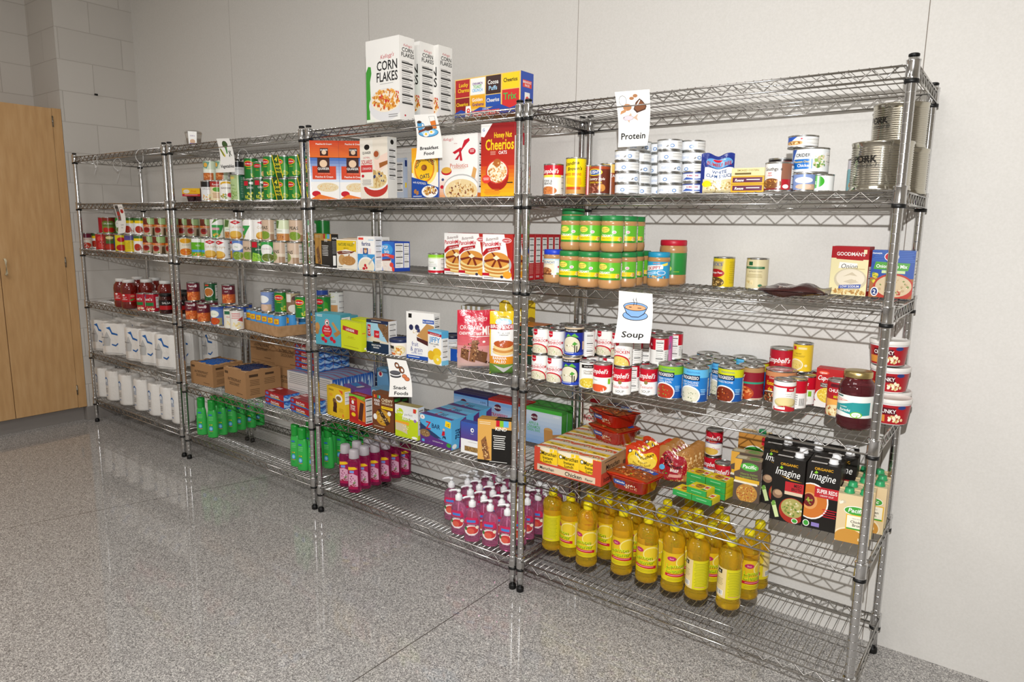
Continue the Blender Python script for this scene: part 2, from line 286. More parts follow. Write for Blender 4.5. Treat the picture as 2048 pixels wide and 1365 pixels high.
ART = {
 'cornflakes': dict(f=[('P', [(0, 0), (0, .62), (.07, .69), (.15, .68), (.17, .6), (.12, .5), (.13, .3), (.1, .1), (.11, 0)], '#3c9a2e'),
    ('T', "Kellogg's", .64, .785, .05, 'R', .46, .35, .06), ('T', '*CORN', .64, .675, .115, 'K', .6), ('T', '*FLAKES', .64, .54, .115, 'K', .62), ('LN', .4, .44, .85, .46, 1, 'g7'), ('E', .58, .2, .5, .2, '#e4e3e4'), ('E', .6, .25, .44, .14, '#f6e8cf'), ('F', .6, .26, .45, .14, 110, .026, '#e7a13c,#d98a2a,#f0b75a,#c8741f,#d23a2c'), ('R', 0, 0, .25, .035, '#e9f0e2'), ('LN', .66, .03, .95, .08, 2, 'g5')],
    s=[('T', "Kellogg's", .55, .90, .03, 'R', .7, .35), ('T', '*CORN', .55, .845, .05, 'K', .8), ('T', '*FLAKES', .55, .785, .05, 'K', .84), ('NF', .08, .18, .94, .72, 22), ('E', .35, .06, .05, .012, 'R')], t=[('T', 'CORN FLAKES', .5, .25, .3, 'K')]),
 'variety': dict(c=('#e9c46c', '#2d4fae', '#e9c46c'), f=[('R', .01, .52, .235, .97, '#b3201f'), ('R', .01, .1, .235, .5, '#8a1518'), ('R', .25, .55, .475, .97, 'W'), ('R', .25, .2, .475, .53, '#e9a81b'), ('R', .49, .52, .715, .98, '#3a1d18'), ('R', .49, .2, .715, .5, 'B'), ('R', .735, .6, .98, .98, 'Y'), ('R', .735, .1, .98, .58, '#cf2a2a'),
    ('T', '*Lucky', .14, .84, .1, 'Y', .16), ('T', '*Charms', .14, .7, .1, 'Y', .18), ('T', '*Cheerios', .12, .34, .09, 'Y', .19), ('T', '*CINNAMON', .36, .83, .06, 'p2', .16), ('T', '*TOAST', .36, .75, .08, 'gn', .13), ('T', '*CRUNCH', .36, .66, .08, 'b3', .16), ('T', '*Golden', .36, .42, .09, 'W', .18), ('T', '*Grahams', .37, .3, .08, '#5a2a80', .18),
    ('T', '*Cocoa', .6, .82, .11, 'W', .16), ('T', '*Puffs', .6, .67, .11, 'b4', .15), ('T', '*Cheerios', .6, .37, .1, 'W', .19), ('T', '*Cheerios', .855, .82, .1, 'K', .2), ('T', '*Trix', .85, .42, .17, 'gn', .2),
    ('P', [(0, 0), (0, .12), (.1, .2), (.2, .12), (.3, .14), (.4, .22), (.55, .17), (.7, .25), (.85, .12), (1, .2), (1, 0)], '#27479f'), ('T', 'CEREAL', .49, .16, .05, 'W', .1), ('R', .28, .0, .7, .125, 'rd2'), ('T', '*BREAKFAST PACK', .49, .065, .09, 'W', .4), ('P', [(.17, .0), (.18, .28), (.26, .28), (.27, 0)], 'W'), ('T', '*8', .22, .13, .19, 'rd2', .08)],
    s=[('R', .15, .62, .85, .8, 'rd2'), ('T', '*BREAKFAST', .5, .75, .06, 'W', .66), ('T', '*PACK', .5, .67, .06, 'W', .4), ('P', [(.28, .05), (.3, .5), (.7, .5), (.72, .05)], 'W'), ('T', '*8', .5, .28, .26, 'rd2', .3)]),
 'oatbox': dict(c=('W', '#6e9bd4', '#c9421f'), f=[('G', 0, .42, 1, 1, '#dfe9f4', '#2f62b4'), ('R', .08, .48, .9, .8, '#d2431f'), ('R', .26, .64, .68, 1, '#3a1510'), ('E', .47, .86, .13, .09, '#e8c9a8'), ('T', '*QUAKER', .47, .74, .055, 'W', .4), ('T', 'INSTANT OATMEAL', .5, .62, .025, '#f0b090', .5), ('T', '*Peaches & Cream', .49, .545, .045, 'W', .72),
    ('E', .6, .2, .42, .14, 'W'), ('E', .6, .29, .37, .11, '#e4d3ac'), ('F', .6, .29, .35, .1, 70, .012, '#efe0bd,#d9c18c,#e3a94d'), ('E', .2, .13, .15, .07, 'R'), ('P', [(0, 0), (.3, .12), (1, 0)], 'O')], s=NFS, t=[('T', 'QUAKER', .5, .5, .2, 'W')]),
 'oatbox_flat': dict(c=('#d9541f', '#2d5aa8', '#3767b5'), f=[('G', 0, 0, 1, 1, '#e2702a', '#cf3f1c'), ('R', .36, .1, .64, .55, '#3a1510'), ('E', .5, .3, .08, .13, '#e8c9a8'), ('T', '*QUAKER', .5, .45, .1, 'W', .26), ('T', '*Peaches & Cream', .5, .8, .1, 'W', .66)], s=[('R', .1, .55, .6, .95, 'b2'), ('R', .2, .1, .85, .5, 'b4')]),
 'squares': dict(c=('#efe6d6', '#eeece4', 'c1'), f=[('P', [(.5, .65), (1, .75), (1, .55), (.6, .4)], '#f3d7c6'), ('E', .62, .72, .12, .08, '#d8cbb8'), ('E', .6, .73, .09, .05, '#a8522a'), ('P', [(.7, .58), (1, .62), (1, .56), (.72, .5)], '#a0602c'), ('E', .56, .2, .44, .17, '#c0352b'), ('E', .56, .3, .46, .16, 'W'), ('E', .56, .31, .42, .14, '#e3cf9a'), ('F', .56, .33, .4, .15, 70, .03, '#d8b878,#e8d09a,#c79f5c,#c8a468'), ('F', .6, .34, .32, .1, 5, .028, '#39456b'),
    ('R', 0, .2, .48, .97, '#f2ecdf'), ('E', .26, .85, .1, .045, 'K'), ('T', '*QUAKER', .25, .76, .04, 'K', .32), ('T', 'OATMEAL', .25, .68, .03, 'R', .26), ('T', '*SQUARES', .25, .61, .07, 'R', .4), ('R', .03, .44, .46, .56, '#cf3b3a'), ('T', 'CINNAMON', .25, .5, .04, 'W', .34), ('LN', .06, .22, .42, .32, 5, 'g5'), ('E', .1, .38, .05, .025, 'R')], s=[('E', .5, .92, .18, .04, 'K'), ('NF', .1, .3, .9, .82, 20)]),
 'side_pale': dict(c=('#c9d2de', '#b9c6da', 'b3'), f=[('NF', .08, .2, .9, .9, 18)], s=[('R', .3, .8, .9, .95, 'b2'), ('R', .3, .3, .7, .42, 'Y')]),
 'honeyoats': dict(c=('#f2eee2', 'B', 'Y'), f=[('G', 0, .5, 1, 1, '#f6c81c', '#e89a18'), ('E', .5, .58, .46, .33, '#fbe27a'), ('E', .48, .58, .38, .28, '#e88a1c'), ('E', .48, .58, .33, .24, '#f8c419'), ('T', '*HONEY', .25, .7, .085, 'N', .32, 0, 1.0), ('T', '*BUNCHES', .66, .75, .085, 'N', .42, 0, -.5), ('E', .48, .6, .11, .06, '#8a4a1c'), ('E', .45, .6, .07, .04, '#b06a2c'), ('T', '*OATS', .5, .43, .085, 'N', .36, 0, .1),
    ('P', [(0, 0), (0, .42), (.6, .32), (.6, .28), (1, .2), (1, 0)], '#15469c'), ('T', 'with ALMONDS', .3, .3, .045, 'W', .5, 0, -.12), ('E', .68, .12, .3, .12, 'W'), ('F', .68, .14, .27, .11, 50, .03, '#d9a650,#b77b30,#ecc77a,#8a5526'), ('F', .2, .12, .16, .06, 8, .04, '#b5793c,#8f5427'), ('LN', .04, .01, .4, .04, 1, 'W')]),
 'speck': dict(c=('W', 'W', 'W'), f=[('G', 0, 0, 1, .34, '#e39a5e', '#f4efe9'), ('T', "Kellogg's", .24, .935, .045, 'R', .34, .35), ('T', 'SPECIAL', .44, .86, .015, 'R'), ('P', [(.42, .6), (.5, .6), (.66, .9), (.78, .93), (.8, .89), (.72, .84)], 'R'), ('P', [(.36, .72), (.56, .79), (.64, .77), (.42, .69)], 'R'), ('P', [(.52, .76), (.58, .75), (.62, .58), (.56, .58)], 'R'), ('E', .86, .72, .09, .05, 'R'), ('LN', .8, .7, .92, .75, 3, 'W'), ('T', 'Probiotics', .53, .51, .07, '#cf5a2f', .62), ('LN', .36, .45, .7, .47, 2, '#e3a98a'),
    ('E', .2, .42, .14, .06, 'R'), ('E', .2, .44, .13, .05, '#e9b34c'), ('E', .1, .29, .035, .022, '#3f4a78'), ('E', .08, .17, .05, .03, 'R'), ('P', [(.8, .2), (.9, .48), (.98, .44), (.9, .18)], '#dba562'), ('E', .58, .13, .47, .24, 'g7'), ('E', .58, .13, .45, .22, 'W'), ('E', .58, .1, .42, .19, '#e7cf9c'), ('F', .58, .09, .4, .19, 90, .022, '#cf9a4e,#e0b877,#b17a36,#7a3b2a,#f0ddb4')], s=[('R', 0, 0, 1, .07, 'O'), ('NF', .1, .12, .9, .9, 18)]),
 'honeynut': dict(c=('#a01515', 'W', 'R'), f=[('G', 0, 0, 1, .42, '#f2b91b', '#cf3f17'), ('G', 0, .42, 1, 1, '#bf2a16', '#8f1014'), ('P', [(0, .83), (0, 1), (.34, 1), (.1, .82)], 'W'), ('T', '*G', .08, .92, .04, 'B'), ('T', '*Honey Nut', .66, .84, .075, 'Y', .52), ('T', '*Cheerios', .56, .715, .15, 'Y', .84), ('T', '*OATS', .66, .6, .045, 'W', .24), ('LN', .28, .565, .46, .62, 3, '#e9b9a0'), ('LN', .3, .645, .82, .65, 1, '#d98a6a'),
    ('E', .5, .28, .34, .2, '#a81d12'), ('E', .5, .34, .34, .17, '#c9352a'), ('E', .5, .34, .3, .15, '#f4e6cd'), ('F', .5, .33, .29, .15, 95, .018, '#d9974a,#e8b878,#c27a34,#f2d9a6'), ('E', .5, .46, .11, .055, '#b5672a'), ('E', .17, .24, .13, .06, 'rd2'), ('LN', .08, .22, .26, .26, 2, 'W'), ('LN', .1, .02, .6, .1, 5, 'O'), ('LN', .78, .16, .98, .2, 1, 'K')], s=[('NF', .1, .1, .9, .7, 20), ('R', 0, .82, 1, 1, 'R')]),
 'kind': dict(c=('#d9a452', '#1b1a1a', '#b98a45'), f=[('R', .42, 0, 1, .8, '#14110f'), ('R', .55, .86, .66, 1, 'R'), ('R', .66, .86, .77, 1, 'g3'), ('R', .77, .86, .92, 1, 'b3'), ('T', '*KIND', .7, .81, .08, 'W', .5), ('LN', .46, .32, .84, .66, 7, 'W'), ('P', [(.1, .5), (.24, .62), (.38, .1), (.2, .05)], '#8a5a33'), ('F', .24, .3, .13, .24, 40, .02, '#5a3420,#c98d4c,#e6c48a,#463022'), ('R', 0, 0, 1, .06, 'K'), ('LN', .3, .02, .95, .05, 1, 'W'), ('LN', .04, .87, .4, .95, 2, 'c1')], s=[('T', '*KIND', .5, .88, .05, 'W', .7), ('LN', .1, .4, .9, .8, 16, 'g5'), ('R', .2, .06, .6, .36, 'W')], t=[('R', .5, 0, 1, 1, 'K')]),
 'biscuit': dict(c=('#efe9dc', 'W', '#d9a33c'), f=[('P', [(0, .58), (0, .96), (1, .96), (1, .58), (.5, .66)], '#e8c51e'), ('T', '*NATURE VALLEY', .5, .83, .1, '#5c6a1e', .82), ('T', 'BISCUITS', .5, .7, .045, 'K', .45), ('P', [(0, .56), (.2, .6), (.8, .6), (1, .64), (.8, .54), (.3, .49), (.1, .48)], '#7a3a26'), ('T', 'Almond Butter', .5, .565, .05, 'W', .5, .2), ('E', .28, .3, .18, .18, '#c79a60'), ('E', .62, .28, .34, .16, '#b98548'), ('F', .62, .28, .3, .13, 60, .016, '#c99a5c,#a8743a,#dcb980'), ('F', .65, .47, .09, .05, 5, .03, '#b98048,#7a4a25'), ('LN', .05, .03, .3, .08, 1, 'dk')], s=NFS),
 'farina': dict(f=[('R', .05, .9, .35, .965, 'rd2'), ('T', '*farina', .5, .79, .12, '#232a72', .8), ('LN', .62, .87, .95, .92, 2, 'b3'), ('R', .32, .48, .62, .66, '#33508c'), ('E', .47, .58, .09, .075, '#e3b894'), ('E', .47, .63, .09, .03, '#a8703c'), ('LN', .16, .5, .28, .64, 4, 'pk'), ('LN', .66, .5, .8, .64, 4, 'pk'), ('R', 0, 0, 1, .48, '#3a92cf'), ('T', 'ORIGINAL', .45, .43, .03, 'W', .3), ('E', .5, .12, .48, .28, 'W'), ('E', .5, .1, .44, .25, '#ebe0c6'), ('E', .44, .14, .07, .05, 'R'), ('E', .36, .05, .09, .04, 'R'), ('E', .52, .07, .05, .04, 'R'), ('P', [(.62, .2), (.95, .42), (.98, .39), (.66, .15)], 'g7')], s=NFS),
 'poptarts': dict(c=('#1c64c4', '#2447a6', '#1c4fae'), f=[('E', .5, .72, .4, .2, '#2e9be0'), ('T', '*POP.', .42, .8, .13, 'W', .6), ('T', '*tarts', .5, .67, .12, 'W', .5), ('P', [(.05, .45), (.05, .56), (.5, .6), (1, .54), (.95, .42), (.5, .5)], 'rd2'), ('T', 'Strawberry', .5, .535, .05, 'W', .55, .2), ('P', [(.1, .35), (.14, .3), (.25, 0), (.85, 0), (.78, .42)], '#efe3d8'), ('P', [(.1, .36), (.78, .44), (.76, .36), (.14, .33)], '#7a1d1d'), ('F', .5, .15, .25, .14, 40, .012, 'pk,W,b4,Y'), ('E', .82, .22, .13, .08, 'rd2'), ('E', .93, .08, .1, .08, 'rd2')], s=[('NF', .04, .12, .56, .95, 16), ('NF', .6, .12, .95, .95, 12)]),
 'pancake': dict(c=('#f4f2ee', '#b0161f', '#a01a1f'), f=[('P', [(.75, 1), (1, 1), (1, .45)], '#a5161c'), ('P', [(.72, 1), (1, 1), (1, 0), (.9, .3)], '#b5281f'), ('T', 'Buttermilk', .32, .9, .07, '#6b2a22', .42, .25, .1), ('T', '*Pancake', .22, .79, .1, 'R', .42, .1, .08), ('T', '*Mix', .53, .8, .095, 'R', .2, .1, .08), ('P', [(0, .58), (.12, .68), (.6, .74), (.6, .67), (.2, .6), (.02, .5)], '#b0161f'), ('T', 'Light & Fluffy', .36, .665, .04, 'W', .4, .1, .12), ('E', .8, .87, .16, .055, 'W'), ('E', .8, .87, .145, .045, 'R'), ('T', '*LORETTA', .8, .87, .04, 'W', .24),
    ('E', .5, .34, .47, .26, 'g7'), ('E', .48, .14, .4, .09, '#d8ab5c'), ('E', .48, .16, .4, .08, '#f0d895'), ('E', .48, .21, .41, .09, '#c9853a'), ('E', .48, .24, .41, .08, '#f0d895'), ('E', .48, .29, .42, .1, '#c9853a'), ('E', .48, .33, .42, .09, '#eed48c'), ('E', .48, .44, .42, .17, '#d89440'), ('P', [(.05, .42), (.45, .48), (.45, .44), (.1, .37)], '#7c2a14'), ('P', [(.5, .47), (.9, .44), (.9, .38), (.5, .42)], '#7c2a14'), ('P', [(.44, .45), (.3, .28), (.37, .27), (.5, .44)], '#7c2a14'), ('P', [(.5, .45), (.6, .26), (.68, .28), (.56, .46)], '#7c2a14'), ('P', [(.3, .6), (.36, .6), (.48, .5), (.42, .48)], '#7c2a14'), ('P', [(.36, .48), (.48, .43), (.6, .48), (.48, .54)], '#f3ecc8'), ('E', .84, .12, .14, .08, '#e9a12c'), ('E', .66, .07, .05, .03, '#2f2a4a'), ('R', 0, .08, .24, .14, 'R'), ('LN', .04, .01, .4, .05, 1, 'g5')],
    s=[('NF', .15, .38, .85, .94, 18), ('LN', .15, .12, .85, .36, 12, '#d98a80'), ('LN', .2, .04, .8, .09, 2, 'W')]),
 'grahambox': dict(c=('#4f9fb0', '#4a98aa', '#5aa9b8'), f=[('E', .46, .46, .2, .2, 'R'), ('E', .47, .72, .09, .11, 'W'), ('E', .47, .72, .085, .1, 'R'), ('E', .47, .72, .06, .075, 'W'), ('E', .48, .71, .03, .04, 'K'), ('T', 'Simply', .46, .54, .06, 'W', .3, .2), ('T', 'balanced', .46, .46, .06, 'W', .34, .2), ('LN', .36, .32, .58, .4, 3, 'O'), ('P', [(.65, .72), (.72, .76), (.95, .48), (.88, .42)], '#b8894f'), ('P', [(.72, .4), (.8, .28), (1, .42), (.95, .52)], '#a87740'), ('E', .08, .56, .1, .14, '#b8894f'), ('E', .06, .42, .08, .1, '#a87740'), ('E', .3, .2, .07, .07, 'R'), ('E', .4, .13, .06, .06, 'R'), ('E', .64, .22, .07, .07, 'R'), ('E', .74, .15, .06, .06, 'R'), ('E', .28, .3, .08, .05, 'g3'), ('LN', .05, .88, .3, .96, 2, 'W')], s=[('NF', .1, .15, .9, .9, 10)]),
 'limebox': dict(c=('#cfd81c', '#c4ce1a', '#d8e030'), f=[('P', [(.08, .66), (.1, .82), (.86, .74), (.84, .58)], '#b81e2c'), ('T', '*LARABAR', .47, .7, .09, 'W', .62, 0, -.05), ('T', 'KEY LIME PIE', .5, .45, .045, '#a59018', .5), ('LN', .25, .38, .75, .41, 1, '#a8a81a'), ('LN', .1, .06, .9, .12, 1, '#a8a81a')], s=[('LN', .1, .6, .9, .66, 1, 'R'), ('R', .6, .06, .95, .13, 'W')]),
 'clif': dict(c=('#9cc6da', '#e6e6e6', '#8a6a4c'), f=[('P', [(.5, 1), (.55, .8), (.75, .6), (1, .3), (1, 1)], '#7c5a3a'), ('F', .85, .72, .14, .24, 40, .025, '#6a4a2c,#8f6b45,#5a3d24'), ('P', [(0, .4), (.3, .5), (.7, .38), (1, .36), (1, .3), (0, .32)], '#d8cdb8'), ('R', 0, .9, 1, 1, 'N'), ('LN', .2, .93, .7, .97, 1, 'W'), ('R', .06, .48, .2, .84, 'R'), ('T', '*CLIF', .13, .66, .1, 'W', .3, 0, 1.57), ('R', .36, .46, .6, .68, 'R'), ('T', '*CLIF', .5, .57, .05, 'W', .16), ('R', 0, 0, 1, .3, '#142c48'), ('T', '*PEANUT BUTTER', .45, .22, .045, 'W', .42), ('T', '*BANANA', .45, .15, .045, 'W', .3), ('R', .3, .28, .62, .34, 'K')], s=NFS),
 'fruitgrain': dict(c=('W', 'W', 'W'), f=[('R', .6, .78, 1, .86, 'B'), ('T', 'BLUEBERRY', .8, .82, .04, 'W', .36), ('R', .08, .87, .2, .96, 'K'), ('E', .18, .67, .08, .06, '#27294f'), ('E', .4, .68, .08, .06, '#27294f'), ('E', .44, .62, .07, .05, '#3a3d6b'), ('F', .35, .58, .2, .05, 14, .018, 'tan,c1'), ('P', [(.38, .5), (.75, .78), (1, .74), (1, .36), (.85, .38)], '#c08f52'), ('P', [(.38, .48), (.4, .4), (.85, .3), (.85, .4)], '#4a2020'), ('T', 'fruit', .32, .33, .1, '#5a5f9c', .24), ('T', '& grain', .37, .22, .1, '#5a5f9c', .44), ('T', 'cereal bars', .38, .14, .05, '#8a8fc0', .4), ('R', 0, 0, 1, .08, 'B'), ('LN', .04, .02, .5, .06, 1, 'W')], s=NFS),
 'jiffy': dict(c=('#f2efe9', '#e7edf2', '#6fb8dc'), f=[('R', 0, .88, 1, 1, '#7cc3e2'), ('P', [(0, .88), (0, .96), (1, .92), (1, .84)], '#b5182b'), ('T', "America's Favorite", .5, .9, .04, 'W', .8, .1, -.04), ('T', '*JIFFY', .5, .74, .16, '#2a8fd0', .9), ('T', 'corn muffin', .5, .615, .06, 'K', .84), ('T', 'mix', .5, .55, .05, 'K', .3), ('E', .68, .37, .3, .13, '#e9c02a'), ('E', .25, .26, .27, .14, '#e3b520'), ('E', .7, .16, .3, .15, '#f0cf3c'), ('P', [(.62, .18), (.74, .21), (.84, .16), (.72, .11)], '#f6edc4')], s=[('R', 0, .8, 1, 1, '#59abd6'), ('NF', .12, .2, .88, .78, 14), ('R', 0, 0, 1, .14, '#7cc3e2')]),
 'bluebox': dict(c=('#1f56b8', '#1f56b8', '#c9b79c'), f=[('R', 0, 0, .12, 1, 'W'), ('BC', .5, .35, .82, .72), ('LN', .5, .8, .9, .9, 1, 'W')], t=[('F', .5, .5, .45, .4, 30, .12, '#8a5a33,#e8dcc0,#6b4a2c')]),
 'oatpouch': dict(c=('#c9a79a',), f=[('G', 0, 0, 1, .4, '#bfaaa0', '#d98f90'), ('G', 0, .4, 1, .8, '#d46a70', '#c9263f'), ('R', 0, .78, 1, 1, '#c9203a'), ('R', .08, .9, .22, .95, '#e86a7a'), ('T', 'foodstirs', .58, .87, .055, 'W', .5), ('LN', .35, .815, .8, .83, 1, 'W'), ('T', 'ORGANIC', .36, .71, .075, 'W', .58), ('T', '*MIX', .82, .66, .15, 'W', .32), ('T', '*CHEWY OAT BAR', .34, .61, .05, 'W', .58), ('LN', .3, .54, .95, .57, 1, 'W'), ('E', .7, .47, .04, .018, 'W'), ('P', [(.3, .14), (.38, .5), (.56, .5), (.46, .12)], '#8a5c3c'), ('P', [(.08, .2), (.1, .36), (.3, .34), (.28, .14)], '#7c5034'), ('P', [(.46, .16), (.5, .34), (.8, .28), (.76, .1)], '#6f4a34'), ('F', .4, .3, .3, .2, 60, .014, '#a87a52,#5a3826,#c79e70,#40261a'), ('F', .82, .12, .12, .05, 4, .018, 'b5')], k=[('NF', .2, .2, .8, .7)]),
 'pancakepouch': dict(c=('#e9c41c',), f=[('G', 0, .0, 1, .2, '#3f6a2a', '#6a8f3a'), ('R', 0, .18, 1, .32, '#d98a1c'), ('R', .04, .3, .96, .75, '#eceae6'), ('T', 'GINGERBREAD', .5, .92, .02, 'br', .4), ('E', .5, .83, .3, .07, 'b4'), ('E', .5, .83, .1, .04, 'W'), ('R', 0, .72, 1, .8, '#b5202a'), ('T', '*BIRCH BENDERS', .5, .765, .055, 'W', .94), ('T', 'PANCAKE', .5, .67, .03, 'g5', .44), ('LN', .3, .62, .7, .65, 1, 'g5'), ('E', .5, .37, .4, .05, '#e6c88a'), ('E', .5, .41, .4, .05, '#c98a42'), ('E', .5, .45, .38, .05, '#e6c88a'), ('E', .5, .5, .36, .06, '#b2501c'), ('T', '*BANANA', .36, .275, .045, 'W', .5), ('T', '*PALEO', .37, .22, .045, 'W', .5), ('P', [(.1, .17), (.5, .05), (.9, .17), (.5, .12)], 'g7')], k=[]),
 'yellowbag': dict(c=('#d9b81e',), f=[('R', 0, .4, 1, .7, '#7a5a2a'), ('F', .5, .5, .4, .3, 24, .06, '#b8891c,#5a3a1c,W')], k=[('R', 0, .4, 1, .7, '#7a5a2a')]),
 'greencase': dict(c=('#1c3a2c', '#1c3a2c', '#c9702c'), f=[('T', '*90', .8, .5, .5, 'g7', .3), ('R', 0, .9, 1, 1, '#c9702c')], s=[('T', '*90', .5, .5, .4, 'g7')]),
 'yellowkids': dict(c=('#e6bd22', '#e8c12a', '#d9b01c'), f=[('T', '*RXKIDS', .26, .89, .06, '#4a3a10', .4), ('P', [(.68, .95), (.92, .93), (.9, .8)], 'o2'), ('E', .7, .66, .2, .13, 'W'), ('E', .68, .66, .14, .07, '#8a6a3a'), ('P', [(.34, .5), (.36, .62), (.54, .62), (.54, .5)], '#7a5530'), ('P', [(.38, .32), (.38, .5), (.58, .5), (.58, .32)], '#4a2418'), ('P', [(.34, .16), (.36, .33), (.56, .33), (.56, .15)], '#3d1d14'), ('LN', .12, .66, .36, .76, 3, 'O'), ('LN', .68, .2, .95, .34, 4, '#c79a14'), ('R', .87, .06, .95, .16, 'O')], s=[('NF', .08, .5, .92, .92, 12)]),
 'purplebox': dict(c=('#7a4f9a', '#7a4f9a', '#8457a3'), f=[('R', .1, .6, .6, .8, 'b3')], t=[('R', .05, .3, .55, .7, '#3f8fd0'), ('E', .68, .5, .1, .22, 'W')], s=[('R', .1, .1, .9, .4, 'g7')]),
 'redbar': dict(c=('#b3141c', '#b0141c', '#a8181c'), f=[('P', [(0, .9), (0, 1), (1, 1), (1, .86), (.3, .95)], 'g3'), ('P', [(.5, .92), (1, .84), (1, 0), (.6, 0)], '#d97a1c'), ('G', 0, 0, 1, .14, '#c93a1c', '#b3141c'), ('T', "*Annie's", .26, .84, .06, 'Y', .42), ('E', .24, .73, .08, .07, 'W'), ('T', '*Cookie', .24, .6, .07, 'W', .46), ('T', '*Dough', .24, .52, .07, 'W', .44), ('T', 'PROTEIN BAR', .25, .45, .035, 'W', .46), ('P', [(.58, .2), (.72, .8), (.94, .78), (.82, .14)], '#4a1f14'), ('E', .28, .3, .14, .07, 'Y')], s=[('NF', .06, .08, .94, .95, 18)], t=[('R', 0, 0, 1, .15, 'G'), ('T', 'COOKIE DOUGH', .5, .5, .2, 'W', .7)]),
 'kindkids': dict(c=('#6f3c1e', '#4a2616', '#7a4a2a'), f=[('R', .08, .86, .15, .94, 'O'), ('R', .16, .86, .23, .94, 'R'), ('R', .24, .86, .31, .94, 'G'), ('R', .32, .86, .39, .94, 'b3'), ('T', '*KIND', .23, .79, .07, 'W', .34), ('T', '*KIDS', .23, .7, .07, 'W', .34), ('T', '*CHEWY', .7, .84, .09, 'c1', .5), ('T', '*CHOCOLATE CHIP', .7, .75, .05, 'c1', .5), ('R', .44, .6, .96, .67, 'Y'), ('LN', .5, .62, .9, .65, 1, 'br'), ('E', .5, .36, .34, .22, '#c99320'), ('P', [(.25, .55), (.4, .58), (.82, .24), (.66, .16)], '#3d2414'), ('F', .52, .37, .26, .17, 60, .018, '#c9a45c,#5a3820,#e6cf94,#2a1810'), ('E', .14, .34, .09, .08, 'W'), ('E', .8, .5, .08, .06, 'W'), ('LN', .05, .06, .6, .1, 1, 'tan')], s=[('T', '*KIND', .5, .75, .04, 'W', .7), ('R', .1, .84, .8, .92, 'G')]),
 'kidz': dict(c=('#bccf1a', '#dfe6ee', '#b9a86a'), f=[('P', [(0, .72), (0, 1), (1, 1), (1, .58), (.5, .62)], '#f0f0ee'), ('E', .22, .77, .15, .13, 'lime'), ('T', '*ZONE', .22, .77, .06, 'W', .26), ('T', 'perfect', .6, .74, .08, 'g5', .42), ('T', '*KIDZ', .5, .6, .1, 'K', .42), ('T', '*KIDZ', .495, .605, .095, 'W', .41), ('E', .88, .58, .06, .05, 'p3'), ('R', 0, .4, .62, .5, '#e9a32c'), ('P', [(.02, .2), (.02, .44), (.5, .42), (.55, .12), (.3, .18)], '#cfc1a4'), ('F', .45, .34, .18, .13, 24, .02, '#e0b05a,#f0dca8'), ('R', .8, .82, .92, .95, 'rd2'), ('E', .85, .05, .12, .04, 'W')], s=[('NF', .1, .3, .9, .94, 18), ('R', 0, 0, 1, .14, 'lime')]),
 'zbar': dict(c=('#4fa8d8', '#5db4e2', '#6fb8e0'), f=[('P', [(0, 0), (0, .5), (.3, .42), (.6, .28), (1, .2), (1, 0)], '#5c2f7c'), ('P', [(0, .72), (.05, .66), (.3, .52), (.5, .42), (.7, .3), (.5, .28), (.2, .4), (0, .46)], '#233a66'), ('T', '*Z', .27, .66, .26, 'R', .22), ('T', '*BAR', .52, .68, .15, '#15305c', .34), ('E', .16, .36, .17, .13, '#8a6a42'), ('F', .16, .36, .15, .12, 30, .02, '#a8865a,#6a4c2c,#d0b080'), ('P', [(.8, .76), (.82, .95), (.98, .92), (.97, .72)], 'Y'), ('T', '*12', .9, .82, .09, 'K', .12), ('E', .08, .9, .08, .08, 'W'), ('T', '*A', .08, .9, .07, 'R'), ('P', [(.7, .42), (.73, .58), (.8, .58), (.8, .44)], 'R'), ('E', .77, .64, .035, .035, '#e6b890'), ('P', [(.72, .3), (.74, .42), (.82, .42), (.84, .32), (.8, .34), (.77, .38)], '#23304a'), ('T', 'CHOCOLATE CHIP', .58, .16, .04, 'W', .34), ('E', .92, .14, .07, .07, 'G')],
    s=[('P', [(.5, 0), (.6, .9), (1, 1), (1, 0)], '#5c2f7c'), ('T', '*ZBAR', .45, .5, .3, '#15305c', .5, 0, 1.57), ('E', .2, .1, .15, .08, 'W')], t=[('P', [(0, 0), (0, .4), (1, .2), (1, 0)], '#5c2f7c'), ('T', '*Z', .35, .55, .4, 'R', .1), ('T', '*BAR', .55, .5, .3, '#15305c', .2)]),
 'onelybox': dict(c=('#efeeec', '#ecebea', '#3a52a0'), f=[('G', 0, .46, 1, 1, '#5a3f86', '#3356a8'), ('E', .42, .78, .06, .07, 'W'), ('E', .43, .78, .03, .035, '#3c50a0'), ('T', 'ONLY', .42, .66, .03, 'W', .12), ('R', .14, .08, .72, .24, '#8a6a3a'), ('F', .43, .16, .28, .08, 70, .018, '#b08a4a,#6a4c28,#d0ac70'), ('LN', .25, .36, .62, .4, 1, 'g7'), ('LN', .74, .1, .86, .34, 8, 'g7'), ('LN', .9, .05, .97, .1, 1, 'dk')], s=[('G', 0, .46, 1, 1, '#5a3f86', '#3356a8')]),
 'bars_blue': dict(c=('#b9cbe2', '#2b2f63', '#34285a'), f=[('G', 0, .3, 1, .94, '#e3e8ee', '#5f9ad2'), ('R', 0, .93, 1, 1, '#262455'), ('E', .3, .72, .1, .1, '#5a2030'), ('T', '*MILLVILLE', .3, .72, .05, 'W', .2), ('T', '8 BARS', .88, .83, .05, 'N', .16), ('P', [(.62, .55), (.7, .65), (1, .4), (1, 0), (.7, 0)], '#b98a4a')]),
